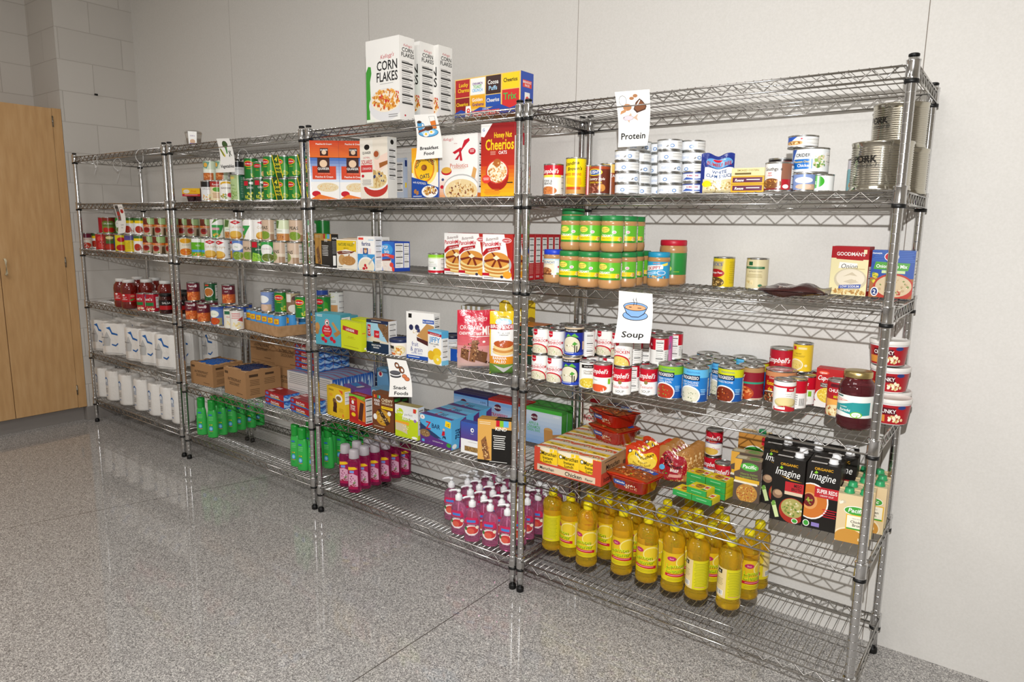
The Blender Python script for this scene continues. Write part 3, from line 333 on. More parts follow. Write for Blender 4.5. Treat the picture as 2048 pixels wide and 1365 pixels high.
 'bars_red': dict(c=('#c4ccd8', '#a8201c', '#b0221c'), f=[('G', 0, .2, 1, .92, '#d9dfe6', '#6f9fd0'), ('R', 0, .93, 1, 1, '#b0221c'), ('E', .27, .77, .1, .1, '#5a2030'), ('T', '*MILLVILLE', .27, .77, .05, 'W', .2), ('T', '*STRAWBERRY', .3, .56, .1, 'R', .5), ('T', '*CEREAL BARS', .3, .45, .06, 'R', .4), ('E', .72, .5, .13, .1, '#c08f52'), ('P', [(.58, .3), (.6, .55), (.85, .5), (.86, .2)], '#b07d42'), ('T', '8 BARS', .88, .85, .05, 'W', .16)]),
 'bars_green': dict(c=('#c3cddc', '#2f8a2c', '#3c9434'), f=[('G', 0, 0, 1, .88, '#7fa6d4', '#c9d4dc'), ('R', 0, .9, 1, 1, '#46a83a'), ('E', .24, .73, .1, .1, '#5a2030'), ('T', '*MILLVILLE', .24, .73, .05, 'W', .2), ('T', '*APPLE &', .22, .56, .08, '#4fa86a', .28), ('T', '*CINNAMON', .22, .46, .09, '#4fa86a', .38), ('T', '*CEREAL BARS', .22, .37, .07, '#4fa86a', .38), ('E', .64, .44, .12, .07, '#c79a5c'), ('P', [(.53, .1), (.52, .44), (.76, .44), (.78, .1)], '#b98548'), ('P', [(.76, .12), (.76, .34), (1, .4), (1, .05)], '#a97640'), ('T', '8 BARS', .86, .84, .05, 'W', .16)], s=[('LN', .1, .1, .9, .9, 20, '#5fae4f')]),
 'packbox': dict(c=('#6da3cc', '#6da3cc', '#7ab0d6'), f=[('E', .2, .85, .14, .08, 'W'), ('E', .2, .85, .08, .05, 'R'), ('T', '*PACK', .6, .45, .16, 'W', .6), ('P', [(0, 0), (0, .4), (.4, .2), (1, .3), (1, 0)], '#2a3f66')]),
 'paste': dict(c=('#a81522', '#2b63b4', '#8f1420'), f=[('P', [(0, 0), (0, .26), (.5, .36), (1, .1), (1, 0)], '#2f6fc0'), ('T', '*Anti-Cavity', .52, .58, .36, 'W', .58, .1), ('E', .12, .68, .08, .2, '#5b78c4'), ('R', .3, .2, .8, .3, 'Y')], s=[('P', [(0, .2), (0, .75), (.5, .4), (1, .8), (1, .3), (.5, .1)], '#a9c9ea'), ('P', [(.1, .8), (.3, 1), (.6, .7), (.9, 1), (.9, .85), (.6, .55)], '#5f9bdb')], t=[('R', .05, .2, .28, .7, '#d9b8b4')]),
 'paste_blue': dict(c=('#cfcbc6', '#2a5fb2', '#8fa4c4'), f=[('LN', .05, .2, .95, .9, 6, 'g5')], s=[('P', [(.1, 0), (.35, .9), (.55, .2), (.7, 1), (.9, .2), (.75, 0), (.5, .1)], '#b4d0ea'), ('P', [(.2, .9), (.1, .5), (.3, .6)], '#dce9f4')], t=[('P', [(0, .3), (.5, .7), (1, .2), (1, .5), (.5, .9), (0, .6)], '#b3455a')]),
 'onionbox': dict(c=('#eadfae', '#a8131e', '#a8131e'), f=[('P', [(0, .76), (0, 1), (1, 1), (1, .74), (.86, .74), (.86, .72), (.14, .74), (.14, .76)], '#a8131e'), ('T', "*GOODMAN'S", .52, .85, .075, 'W', .76), ('P', [(.22, .55), (.24, .68), (.72, .66), (.72, .58)], 'W'), ('T', 'Onion', .5, .6, .1, '#4a4436', .44, .2), ('LN', .45, .53, .95, .56, 1, '#b8a070'), ('E', .56, .33, .44, .23, '#cfc3a6'), ('E', .56, .35, .38, .19, '#e7dcc6'), ('P', [(.35, .38), (.6, .48), (.75, .4), (.55, .42)], '#cdbfa4'), ('P', [(.38, .28), (.6, .34), (.8, .28), (.58, .24)], '#d0c3aa'), ('F', .3, .07, .3, .07, 26, .035, '#d9b878,#b98a4a,#ecd9a8'), ('F', .75, .07, .25, .06, 20, .035, '#d9b878,#b98a4a'), ('P', [(.26, .13), (.28, .2), (.86, .24), (.84, .16)], '#3c56a8'), ('T', '*LOW SODIUM', .56, .185, .045, 'W', .5, 0, .06)], s=[('NF', .15, .1, .85, .6)]),
 'onionblue': dict(c=('#1d4a9c', '#e6e2da', '#1d4a9c'), f=[('LN', 0, .75, 1, 1, 7, '#3b6ab8'), ('T', '*Homestyle', .12, .94, .035, 'W', .22), ('E', .46, .87, .17, .1, 'W'), ('E', .46, .87, .155, .085, 'R'), ('T', 'S', .46, .87, .12, 'W'), ('P', [(.06, .6), (.1, .76), (.9, .74), (.86, .58)], '#4d9c34'), ('T', '*Onion Soup Mix', .48, .67, .075, 'W', .72), ('R', .26, .52, .8, .58, '#c9dba0'), ('R', 0, 0, 1, .42, '#a0602c'), ('F', .1, .42, .1, .14, 10, .05, '#d8c23a,#8a9a2c'), ('E', .56, .22, .48, .3, '#b2301c'), ('E', .56, .25, .42, .23, '#cdb793'), ('F', .56, .25, .38, .2, 30, .03, '#dccaa8,#bba07a,#7a8a4a'), ('E', .13, .12, .09, .1, 'W'), ('E', .13, .12, .07, .08, 'b2'), ('T', '*2', .13, .12, .09, 'W')], s=[('NF', .1, .1, .9, .9)]),
 'cupsoup': dict(c=('#b3181c', '#a5161a', '#b3181c'), f=[('E', .28, .89, .2, .045, '#e0532f'), ('T', '*Lipton', .28, .89, .045, 'W', .3), ('T', '*Cup-a-Soup', .5, .76, .12, 'W', .88, .2), ('P', [(.18, .52), (.18, .63), (.86, .63), (.8, .56), (.45, .5)], '#5a463c'), ('T', 'Hearty Chicken', .5, .605, .04, 'W', .5), ('T', 'Noodle', .32, .555, .04, 'W', .24), ('R', 0, 0, 1, .15, '#e9e4dc'), ('E', .5, .26, .5, .26, '#e6e2dc'), ('E', .5, .32, .42, .2, '#e0bd3c'), ('F', .5, .33, .38, .17, 60, .025, '#f0d85c,#d9b02c,#f4e68c')], s=[]),
 'noodlecup': dict(c=('#e3ddd2',), f=[('E', .5, .86, .2, .05, 'R'), ('T', '*CUP', .52, .68, .11, 'R', .5), ('T', '*NOODLES', .5, .53, .11, 'R', .8), ('R', 0, 0, 1, .36, '#b02a2a'), ('E', .18, .28, .15, .12, 'b3'), ('F', .62, .17, .34, .17, 40, .04, '#c98a4c,#e2b878,#8a4a2a')]),
 'ramen': dict(c=('#c93a17',), k=[('E', .5, .6, .44, .34, '#efc61c')], f=[('E', .5, .6, .44, .34, '#efc61c'), ('E', .5, .5, .42, .26, '#f2d24a'), ('E', .13, .82, .06, .06, 'K'), ('E', .13, .82, .04, .04, 'W'), ('T', '*Maruchan', .56, .79, .12, 'K', .74), ('T', 'Ramen', .52, .6, .085, '#5a2a14', .4), ('T', 'Noodle Soup', .5, .48, .085, '#5a2a14', .66), ('P', [(0, 0), (0, .34), (.5, .26), (1, .34), (1, 0)], '#d2401b'), ('T', '*Chicken', .44, .2, .09, 'W', .44), ('T', 'Flavor', .82, .19, .05, 'W', .2), ('E', .62, .04, .3, .06, '#e9d28a')]),
 'topramen': dict(c=('#a8743a',), k=[('F', .5, .5, .5, .5, 150, .035, '#d9a866,#b88448,#e6c48c,#8a5a2c')], f=[('F', .5, .5, .5, .5, 150, .035, '#d9a866,#b88448,#e6c48c,#8a5a2c'), ('E', .42, .46, .42, .46, '#9c1426'), ('T', '*Top', .26, .68, .13, 'K', .4), ('T', '*Ramen', .44, .54, .14, 'K', .72), ('T', '*BEEF', .48, .4, .09, 'W', .4), ('E', .1, .4, .09, .08, 'b3'), ('P', [(.3, .16), (.34, .26), (.7, .3), (.68, .2)], '#d99a8c'), ('F', .22, .28, .08, .06, 6, .025, 'G'), ('F', .92, .5, .08, .4, 30, .03, '#d9a866,#a8743a,#e6c48c')]),
 'yaki': dict(c=('#b53312',), t=[('R', .05, .08, .97, .62, '#8f4a20'), ('F', .5, .36, .46, .3, 130, .035, '#a04a1c,#c46a2c,#7a2e14,#d68a44'), ('F', .5, .36, .4, .24, 6, .05, '#8fae2c,W'), ('P', [(.22, .6), (.3, .78), (.92, .74), (.9, .54)], '#2d56a8'), ('T', '*Yakisoba', .58, .66, .13, 'W', .62, .2), ('T', '*Maruchan', .62, .86, .1, '#f0dcd0', .5), ('E', .25, .88, .09, .05, '#3a3a1c')],
    f=[('R', .05, .42, .5, .92, '#2b4a94'), ('T', '*Yakisoba', .28, .72, .22, 'W', .4, .2), ('F', .7, .4, .26, .34, 30, .1, '#a8542c,#d08850,#efe0c8')]),
 'lunchcup': dict(c=('#efe9d6', '#e4d8b8', '#e6dcc4'), f=[('R', 0, .34, 1, 1, '#f0c820'), ('P', [(0, .9), (0, 1), (1, 1), (1, .9), (.5, .8)], '#e8dcc0'), ('E', .14, .76, .09, .09, 'K'), ('E', .14, .76, .06, .06, 'W'), ('T', '*Maruchan', .6, .76, .16, 'K', -.72), ('T', '*Instant', .55, .58, .12, 'K', -.5), ('T', '*Lunch', .55, .44, .12, 'K', -.4), ('P', [(0, .26), (0, .4), (.5, .34), (1, .3), (1, .14), (.5, .2)], '#d4431c'), ('T', '*Chicken', .58, .25, .1, 'W', -.56), ('F', .6, .08, .38, .1, 22, .05, '#e0c078,#c98a3c,#efe0b0'), ('E', .08, .14, .1, .08, 'O')],
  t=[('R', 0, .5, 1, .8, '#ecc62c'), ('P', [(0, .05), (0, .3), (.6, .42), (1, .34), (1, .1), (.5, .2)], '#d9603a'), ('T', '*Maruchan', .56, .64, .12, 'K', -.6), ('F', .6, .2, .36, .16, 24, .06, '#e6cf94,#d9a85c,#f0e4c0'), ('R', 0, .8, 1, .92, '#d8cfbc')], s=[('R', 0, .4, 1, .9, '#ecc62c'), ('LN', .1, .1, .9, .34, 4, '#b8864c')]),
 'brownsoup': dict(c=('#5a4a40', '#6a5a4a', '#a89878'), f=[('P', [(0, .68), (0, 1), (.28, 1), (.2, .75)], '#d9a23c'), ('E', .56, .84, .34, .1, '#4fa83c'), ('T', '*Pacific', .56, .85, .09, 'W', .52, .15), ('T', 'Hearty Italian', .56, .67, .05, '#8fae4a', .66), ('T', 'Vegetable Soup', .56, .6, .05, '#8fae4a', .68), ('P', [(.04, .48), (.04, .57), (.96, .54), (.96, .45)], '#d9ac2c'), ('P', [(.0, .44), (.02, .49), (.9, .46), (.9, .41)], '#e8e0cc'), ('E', .52, .2, .4, .23, '#b8853c'), ('F', .52, .2, .38, .21, 110, .02, '#d9a84c,#b8702c,#e8c878,#a83a24,#c99034')], s=[('NF', .1, .2, .9, .8)], t=[('E', .7, .5, .2, .3, '#5aa04a'), ('R', .05, .2, .4, .8, '#e0d8b8')]),
 'orangesoup': dict(c=('#c08438', '#b0762e', '#c9a878'), f=[('E', .55, .6, .42, .2, 'W'), ('E', .55, .6, .4, .18, '#3f9c34'), ('T', '*Pacific', .55, .61, .17, 'W', .6, .15), ('P', [(.78, .84), (.8, .98), (1, .95), (.98, .8)], 'R'), ('T', 'Organic', .4, .25, .06, '#6a4a1c', .4)]),
 'miso': dict(c=('#17130f', '#1c1814', '#17130f'), f=[('T', '*ORGANIC', .5, .9, .04, '#d9a01c', .66), ('T', 'Imagine', .47, .78, .12, 'W', .76, .15, -.05), ('P', [(.2, .83), (.26, .87), (.32, .84), (.27, .815)], 'g3'), ('P', [(.24, .715), (.6, .665), (.95, .665), (.6, .68)], '#d9a01c'), ('R', .42, .49, 1, .64, '#b8242c'), ('T', '*MISO', .82, .595, .05, 'K', .24), ('T', '*BROTH', .78, .535, .05, 'K', .3), ('R', .42, .44, .98, .49, 'tan'), ('E', .7, .2, .42, .2, '#a02a1c'), ('E', .7, .24, .36, .15, '#a8a05c'), ('F', .7, .23, .32, .12, 34, .02, '#e8e2cc,#7a8a3c,#c9c08a,#5a7a2c'), ('E', .2, .42, .16, .07, '#8a6a52'), ('E', .22, .44, .12, .04, '#b89878'), ('P', [(.02, .26), (.14, .3), (.3, .06), (.18, .04)], '#c9d89c'), ('F', .1, .26, .08, .05, 8, .025, '#6a9a3c'), ('E', .8, .05, .1, .04, 'W'), ('E', .8, .05, .08, .03, 'G')], s=[('R', .2, .5, .8, .9, '#3a2f28'), ('R', .1, .3, .9, .36, 'R'), ('LN', .1, .06, .9, .28, 8, 'g5')], t=[('R', .08, .2, .56, .42, '#dcd8d2'), ('LN', .12, .24, .5, .38, 2, 'g5'), ('R', 0, .6, 1, .66, '#5a544c')]),
 'reds': dict(c=('#17130f', '#1c1814', '#17130f'), f=[('E', .2, .42, .52, .28, 'W'), ('E', .18, .42, .5, .26, '#c9732c'), ('E', .15, .42, .24, .13, '#d99a5a'), ('E', .13, .43, .18, .1, '#6f1a1c'), ('F', .16, .42, .12, .06, 12, .014, '#c9b04a,#8fae3c'), ('T', '*ORGANIC', .5, .93, .04, '#d9a01c', .66), ('T', 'Imagine', .48, .82, .12, 'W', .76, .15, -.05), ('P', [(.22, .86), (.28, .9), (.34, .87), (.29, .85)], 'g3'), ('R', .28, .5, 1, .66, '#b8242c'), ('T', '*SUPER REDS', .65, .6, .06, 'W', .6), ('T', 'CREAMY SOUP', .65, .535, .025, 'W', .4), ('LN', .55, .2, .98, .34, 4, 'R'), ('E', .1, .07, .1, .05, 'W'), ('E', .1, .07, .08, .04, 'G'), ('R', .26, .04, .5, .1, '#8a7ab8')], s=[('R', .2, .5, .8, .9, '#3a2f28'), ('R', .1, .3, .9, .36, 'R'), ('LN', .1, .06, .9, .28, 8, 'g5')], t=[('R', .08, .2, .56, .42, '#dcd8d2'), ('LN', .12, .24, .5, .38, 2, 'g5'), ('R', 0, .6, 1, .66, '#5a544c')]),
 'broth': dict(c=('#dcc59a', '#d6b884', '#d9c9a0'), f=[('E', .42, .1, .48, .22, 'c1'), ('E', .42, .09, .44, .2, '#c78f3c'), ('E', .56, .68, .36, .1, 'W'), ('E', .56, .68, .34, .085, '#46a03a'), ('T', '*Pacific', .56, .69, .085, 'W', .52, .15), ('P', [(.28, .28), (.28, .6), (.96, .6), (.96, .28)], '#e3b52c'), ('P', [(.31, .29), (.31, .58), (.93, .58), (.93, .29)], '#f0ead4'), ('T', 'FREE RANGE', .62, .52, .025, 'g5', .4), ('T', '*Chicken', .62, .455, .055, '#4a4436', .5), ('T', '*Broth', .62, .385, .055, '#4a4436', .36), ('R', .31, .29, .93, .32, 'G'), ('F', .14, .83, .1, .05, 5, .04, '#efe6d4,#cfc0a0')], s=[('P', [(0, 0), (0, .15), (.4, .22), (.3, 0)], '#5f8a2c'), ('LN', .3, .3, .9, .8, 9, '#c9a870')]),
 'bouillon': dict(c=('#2f9a4a', '#d9c81e', '#e3cb1c'), f=[('LN', .2, .35, .8, .65, 1, '#8fcf9c')], s=[('R', 0, 0, .1, 1, 'G')], t=[('E', .45, .55, .22, .28, '#9a5a24'), ('F', .45, .55, .18, .22, 12, .1, '#b87838,#7a4018'), ('R', .7, .3, .92, .8, 'W'), ('R', .72, .4, .9, .7, '#c92a3a'), ('P', [(.6, .1), (.75, .3), (.95, .2), (.9, .05)], '#3f9a35'), ('E', .15, .35, .08, .1, 'pk')]),
 'oyster_a': dict(c=('#e0cf96', '#d9c288', '#e0cf96'), f=[('T', '*SMOKED OYSTERS', .5, .7, .24, '#7a6a2c', .8), ('R', .1, .15, .6, .4, '#6a5a2c')]),
 'oyster_b': dict(c=('#d9a21c', '#d9a21c', '#e0ac20'), f=[('R', .05, .2, .95, .84, '#5a1a3c'), ('T', '*Reese', .25, .5, .34, 'W', .28, .3), ('LN', .45, .35, .9, .65, 1, 'W')]),
 # cans -------------------------------------------------
 'tomato_o': orange_band(),
 'tomato_red': label_can(None, None, None, None, base='#b01c20', pic=[('E', .3, .72, .28, .16, '#d8443a'), ('E', .65, .48, .3, .18, '#c22c26'), ('E', .35, .22, .28, .17, '#cf3a30'), ('F', .5, .5, .45, .42, 40, .035, '#e87a6a,#8f1418,#f0c4b4,#c23030')]),
 'tomato_tan': label_can('#6b1a34', None, '#c93a20', 'TOMATO', 'R', base='#e8e0d0'),
 'tomato_ylw': label_can('#d9b71c', None, '#b01c20', 'TOMATO', 'R', base='#e3b51c'),
 'tomato_green': label_can('#8c2a1c', '#5a6a2c', '#b5201c', 'CRUSHED', 'W', base='#7a8a3a', pic=[('E', .3, .2, .26, .16, '#c22018'), ('E', .75, .2, .26, .16, '#c22018'), ('R', .1, .5, .45, .8, '#5f7a2c'), ('R', .55, .5, .9, .8, '#5f7a2c')]),
 'tomato_cr': label_can(None, None, None, None, base='#8a1c24', pic=[('R', .2, .62, .8, .95, '#5a6a2c'), ('E', .5, .8, .3, .1, '#d8c88a'), ('R', .2, .42, .8, .6, '#3f6a2c'), ('E', .5, .2, .4, .16, '#b02a18'), ('R', .8, .1, 1, .9, '#38508c')]),
 'ylw_plain': label_can('#5a4a8c', None, None, 'LIMA', '#8a7a1c', base='#dcc21c', nf=False, pic=[('LN', .2, .15, .9, .55, 5, '#b8a01c')]),
 'white_red': label_can('#3f6a34', None, None, None, base='W', pic=[('R', 0, .68, 1, .85, 'Y'), ('E', .3, .3, .28, .22, '#b5301c'), ('F', .45, .22, .4, .18, 20, .04, '#8a4a2c,#c9a87a,#b5301c')]),
 'yellowgreen': label_can(None, None, None, None, base='#d8c81c', pic=[('E', .5, .72, .3, .15, 'R'), ('E', .5, .2, .42, .2, '#b5201c'), ('R', .8, 0, 1.05, 1, '#8fae3c')]),
 'goldcan': label_can(None, None, None, None, base='#e8dcc4', pic=[('E', .5, .85, .42, .14, '#e0a21c'), ('T', 'CORN', .5, .62, .1, 'g5'), ('E', .5, .22, .45, .2, '#d9741c'), ('F', .5, .22, .42, .17, 24, .04, '#e89a2c,#d9641c,#f0c04c')]),
 'beige_corn': label_can(None, None, '#c9a04c', '*CORN', '#6a6a3a', base='#cdb79c', th=.16),
 'green_veg': label_can(None, None, '#d9a21c', 'VEG', 'W', base='#5fae1c', pic=[('R', 0, .8, 1, 1, 'W'), ('R', 0, .25, 1, .38, '#4fa0dc'), ('F', .5, .12, .48, .12, 26, .05, '#e8a82c,#d98a1c,#f4cc5c'), ('R', 0, 0, 1, .03, 'W')]),
 'cutstyle': label_can(None, None, None, None, base='W', pic=[('P', [(.1, .86), (.5, .97), (.85, .86), (.5, .74)], '#c9202c'), ('T', '*Hill', .46, .86, .08, 'W', .4), ('T', 'Cut Style', .5, .62, .13, '#c9a878', .9, .1), ('E', .45, .18, .44, .22, '#c98a2c'), ('E', .45, .24, .42, .17, '#e3b54c')]),
 'bluepea': label_can(None, None, None, None, base='#5b7fc4', pic=[('E', .3, .68, .42, .2, '#eef0ee'), ('T', 'Peas', .3, .68, .07, 'G', .4), ('R', .55, 0, 1, .4, '#c9b98a'), ('E', .34, .22, .38, .22, '#7f9a34'), ('F', .34, .22, .35, .2, 30, .035, '#6a8a2c,#a0b850')]),
 'bluepinto': label_can(None, None, None, None, base='#7d93c4', pic=[('E', .25, .62, .4, .2, '#eef0ee'), ('R', .3, 0, .8, .36, '#c9a888'), ('E', .25, .2, .34, .17, '#d9b8a0'), ('LN', .85, .1, 1.3, .9, 8, '#4a5a94')]),
 'bluecarrot': label_can(None, None, None, None, base='#5f7fc0', pic=[('B', .9, 1, '#3a5aa8'), ('E', .28, .62, .36, .2, '#eef0e0'), ('T', 'Carrots', .28, .62, .06, 'G', .4), ('R', .5, 0, .85, .4, '#b0a878'), ('E', .32, .22, .36, .2, '#c9501c'), ('F', .32, .22, .33, .18, 22, .03, '#d9642c,#b8421c'), ('LN', .9, .1, 1.3, .9, 8, '#4a5a94')]),
 'beigepeas': label_can(None, None, None, None, base='#d0b59c', pic=[('T', '*PEAS', .4, .62, .16, '#3a3a2c', .7), ('E', .45, .24, .36, .2, '#7a9a2c'), ('F', .45, .24, .33, .18, 30, .03, '#6f8f24,#9ab84c'), ('B', .3, .4, '#dccab0'), ('E', .35, .26, .3, .18, '#7f9c30'), ('R', .8, 0, 1.05, .3, '#a88468')]),
 'beigebeans': label_can(None, None, None, None, base='#d3bba4', pic=[('T', '*BEANS', .36, .56, .16, '#3a3a2c', .72), ('B', .3, .46, '#e3d4be'), ('E', .3, .3, .3, .22, '#8a9a50'), ('F', .3, .3, .27, .2, 30, .03, '#6f8540,#a8b070'), ('R', .7, 0, 1.05, .3, '#a98a6e')]),
 'greenbeans': label_can(None, None, None, None, base='#1f5a34', pic=[('R', .02, .7, .42, .98, 'R'), ('E', .7, .86, .2, .08, '#9ac46a'), ('T', 'green', .5, .62, .1, 'W', .6), ('P', [(0, .1), (.1, .45), (.4, .4), (1, .1), (.9, 0), (0, 0)], '#8fc43c'), ('F', .5, .22, .46, .22, 24, .05, '#9ad04c,#6aa02c,#b8e06c')]),
 'greenwhite': label_can(None, None, None, None, base='#35a04a', pic=[('E', .35, .6, .42, .28, '#f0f0ec'), ('T', 'Green Beans', .35, .66, .06, '#8a5a7a', .6), ('E', .45, .22, .45, .23, 'W'), ('E', .45, .22, .42, .2, '#6a7a34'), ('F', .45, .22, .4, .19, 34, .03, '#7a8a3c,#54642a,#9aa850')]),
 'asparagus': label_can(None, None, None, None, base='#dbe4c0', pic=[('P', [(0, .6), (.1, 1), (.4, .95), (.3, .6)], '#5a7a3a'), ('R', 0, .34, 1, .56, '#eef0e4'), ('LN', .1, .42, .6, .5, 2, '#8aa07a'), ('R', 0, 0, 1, .34, '#c98a4c'), ('F', .35, .16, .3, .12, 16, .04, '#8a4a2c,#a8643a')]),
 'greenstripe': label_can(None, None, None, None, base='W', pic=[('P', [(0, 0), (0, .7), (.9, .7), (.4, 0)], '#3a9a4a'), ('P', [(0, .75), (.2, 1), (.5, 1)], '#5f8a3c'), ('R', 0, .42, .5, .55, '#d8a4ac'), ('F', .3, .15, .3, .14, 18, .05, '#c9a02c,#e0bd4c')]),
 'delmonte': label_can(None, None, None, None, base='#1a7a2e', pic=[('E', .3, .74, .32, .15, 'Y'), ('E', .3, .74, .29, .125, '#c9202c'), ('T', '*Del Monte', .3, .74, .07, 'W', .5), ('T', 'SWEET', .35, .5, .06, 'Y', .5), ('E', .7, .4, .2, .3, '#4a9a3a'), ('F', .6, .18, .36, .14, 24, .05, '#b8c43c,#7aa02c,#d8d05c')]),
 'delcorn': label_can(None, None, None, None, base='#1a7a2e', pic=[('E', .28, .78, .26, .14, '#c9202c'), ('T', '*Del Monte', .28, .78, .06, 'W', .4), ('P', [(.5, .1), (.6, .8), (.8, .7), (.9, .1)], '#3f9a2c'), ('E', .68, .25, .16, .2, '#e0b87a'), ('T', 'Corn', .3, .5, .08, 'Y', .4)]),
 'harvest_a': label_can(None, None, None, None, base='#cdd8c0', pic=[('P', [(0, .7), (.1, 1), (.6, .95), (.4, .6)], '#6a9a8a'), ('E', .3, .8, .14, .12, '#e0a83c'), ('R', 0, .38, 1, .56, '#e8ece0'), ('R', 0, 0, .8, .38, '#b5622c'), ('F', .4, .2, .36, .16, 26, .045, '#d98a4c,#c9702c,#e8b07a')]),
 'mixedblack': label_can('#1a1a1a', None, None, 'ORGANIC', 'g5', base='#dfe0e0', pic=[('F', .5, .17, .46, .18, 30, .05, '#d9a83c,#7aa03c,#c9602c,#e8d08c')]),
 'redtan': label_can('#a8241c', None, None, None, base='#ead8b0', pic=[('T', "Rosarita", .5, .85, .12, 'W', .8, .2), ('E', .5, .58, .3, .12, '#5a9a2c'), ('LN', .15, .1, .85, .4, 4, '#a85a3c')]),
 'seasoned': label_can(None, None, None, None, base='#f0ece4', pic=[('E', .5, .82, .42, .14, '#dca81c'), ('E', .5, .76, .4, .1, '#f0ece4'), ('T', '*SEASONED', .5, .62, .09, '#6a5a5a', .84), ('F', .4, .2, .36, .16, 24, .05, '#6a8a3c,#d9a83c,#8fae4c'), ('E', .72, .26, .2, .12, '#c93a5a')]),
 'tallgreen': label_can(None, None, None, None, base='#aec48a', pic=[('R', .75, 0, 1.5, 1, '#2f6a4c'), ('LN', .85, .08, 1.4, .92, 12, '#9ac0a8'), ('T', 'Whole', .3, .6, .06, '#4a6a2c', .5), ('F', .35, .25, .34, .24, 40, .03, '#5f8a34,#8fae4c,#7aa044'), ('E', .3, .9, .2, .06, '#d8c06a')]),
 'vegall': label_can(None, None, None, 'GREEN', 'W', base='#165a30', pic=[('R', .05, .72, .35, .95, 'R'), ('E', .6, .85, .2, .07, 'W'), ('F', .5, .2, .46, .22, 26, .06, '#c9c43c,#8fae2c,#e8dc6c')]),
 'apricot': label_can(None, None, None, None, base='#6b2030', pic=[('B', 0, .5, '#c9602c'), ('T', '*Yams', .3, .85, .12, 'W', .5), ('E', .62, .85, .09, .09, '#e8dcdc'), ('T', '*CUT', .3, .66, .07, 'W', .3), ('F', .4, .26, .42, .26, 26, .075, '#e8803c,#d9642c,#f0a05c,#c9502c')]),
 'pumpkin': label_can(None, None, None, None, base='#1d5a34', pic=[('R', .05, .86, .35, .96, '#c9402c'), ('E', .3, .5, .36, .28, 'W'), ('E', .3, .5, .32, .24, '#b8702c'), ('F', .5, .15, .45, .12, 20, .05, '#4a8a44,#2f6a34'), ('NF', .8, .1, 1.15, .9)]),
 'bluewhite': label_can('#2a4a9c', None, None, None, base='#dcdfe4', pic=[('LN', .2, .2, .8, .6, 4, '#9aa4c4')]),
 'pears': label_can(None, None, None, None, base='#e3dfd0', pic=[('R', .05, .74, .75, .92, '#2a6a4a'), ('T', 'PEARS', .4, .6, .08, 'R', .5), ('F', .5, .22, .44, .2, 20, .075, '#e8d49a,#d9bd74,#f0e4bc')]),
 'pears2': label_can(None, None, None, None, base='#e8e4dc', pic=[('LN', .1, .55, .75, .9, 4, '#c94a4a'), ('P', [(.5, .5), (.9, .7), (.9, .4)], '#b8453c'), ('F', .5, .22, .44, .2, 20, .075, '#e8d49a,#d9bd74,#f0e4bc')]),
 'skycan': label_can(None, None, None, None, base='#4a9ad8', pic=[('B', 0, .2, '#8a9a9c'), ('B', .15, .38, '#dbe6ee'), ('R', .02, .56, .52, .86, '#c9502c'), ('R', .05, .59, .49, .83, '#e8c41c'), ('E', .3, .7, .14, .08, '#c98a1c'), ('F', .5, .2, .48, .1, 12, .06, '#eef2f4,#a9bcc4')]),
 'cauli': label_can('#a89878', None, None, None, base='#8a6a52', pic=[('R', 0, .55, .35, .95, '#e3ddd4'), ('E', .5, .22, .36, .2, '#d8d4c8'), ('E', .6, .75, .2, .12, '#4a2a2c')]),
 'wholecorn': label_can(None, None, None, None, base='#e3e4dc', pic=[('F', .3, .82, .28, .12, 8, .05, '#a8b844,#d8dc8c'), ('LN', .1, .45, .7, .6, 2, '#9a9a8c'), ('R', 0, 0, .75, .36, '#c9955c'), ('NF', .8, .05, 1.3, .95)]),
 'salsa': dict(c=('#1a1010',), w=[('R', 0, .1, 1, .5, '#b0181c'), ('T', 'SALSA', .5, .75, .2, 'W', .6)]),
 'ravioli': label_can(None, None, None, None, base='#b0182c', pic=[('T', "*Hunt's", .3, .72, .17, 'W', .7), ('R', 0, .32, .7, .52, '#1f7a3c'), ('F', .4, .15, .36, .13, 22, .06, '#e8b88c,#c93a2c,#e8dcc0'), ('E', .1, .9, .1, .1, '#3a6ab8'), ('NF', .85, .2, 1.15, .85)]),
 'redjar': dict(c=('#b5151e',), w=[('E', .25, .84, .09, .1, 'W'), ('T', 'Natural', .3, .6, .13, 'W', .5), ('T', 'Apple', .28, .45, .12, 'W', .4), ('LN', .1, .22, .5, .34, 2, 'W'), ('E', .75, .72, .12, .16, '#c9866a'), ('P', [(.55, .2), (.75, .4), (.9, .36), (.7, .12)], '#4a8a3c')]),
 'porkbeans': dict(c=('W',), w=[('B', .66, 1, 'R'), ('B', .58, .67, 'y2'), ('T', "*Campbell's", .4, .8, .15, 'W', .9, .3), ('T', '*PORK &', .38, .46, .075, '#4a4440', .44), ('T', '*BEANS', .38, .37, .085, '#4a4440', .5), ('E', .4, .12, .4, .15, '#c9743a'), ('F', .4, .13, .37, .13, 34, .028, '#d98a4c,#b0602c,#e0a468'), ('NF', 1.0, .1, 1.35, .66)]),
 'grandma': dict(c=('#f0d40c',), w=[('T', '*Grandma', .34, .87, .1, '#1c1810', .8, .2, .1), ('T', "*Brown's", .52, .72, .1, '#1c1810', .74, .2, .05), ('T', '*BAKED BEANS', .4, .56, .07, '#c9401c', .84), ('P', [(.1, .3), (.15, .46), (.8, .46), (.85, .28), (.7, .2)], '#e8b01c'), ('B', 0, .2, '#c9944c'), ('R', .1, .12, .8, .2, '#c9501c'), ('LN', 1.05, .1, 1.3, .9, 12, '#a8941c')]),
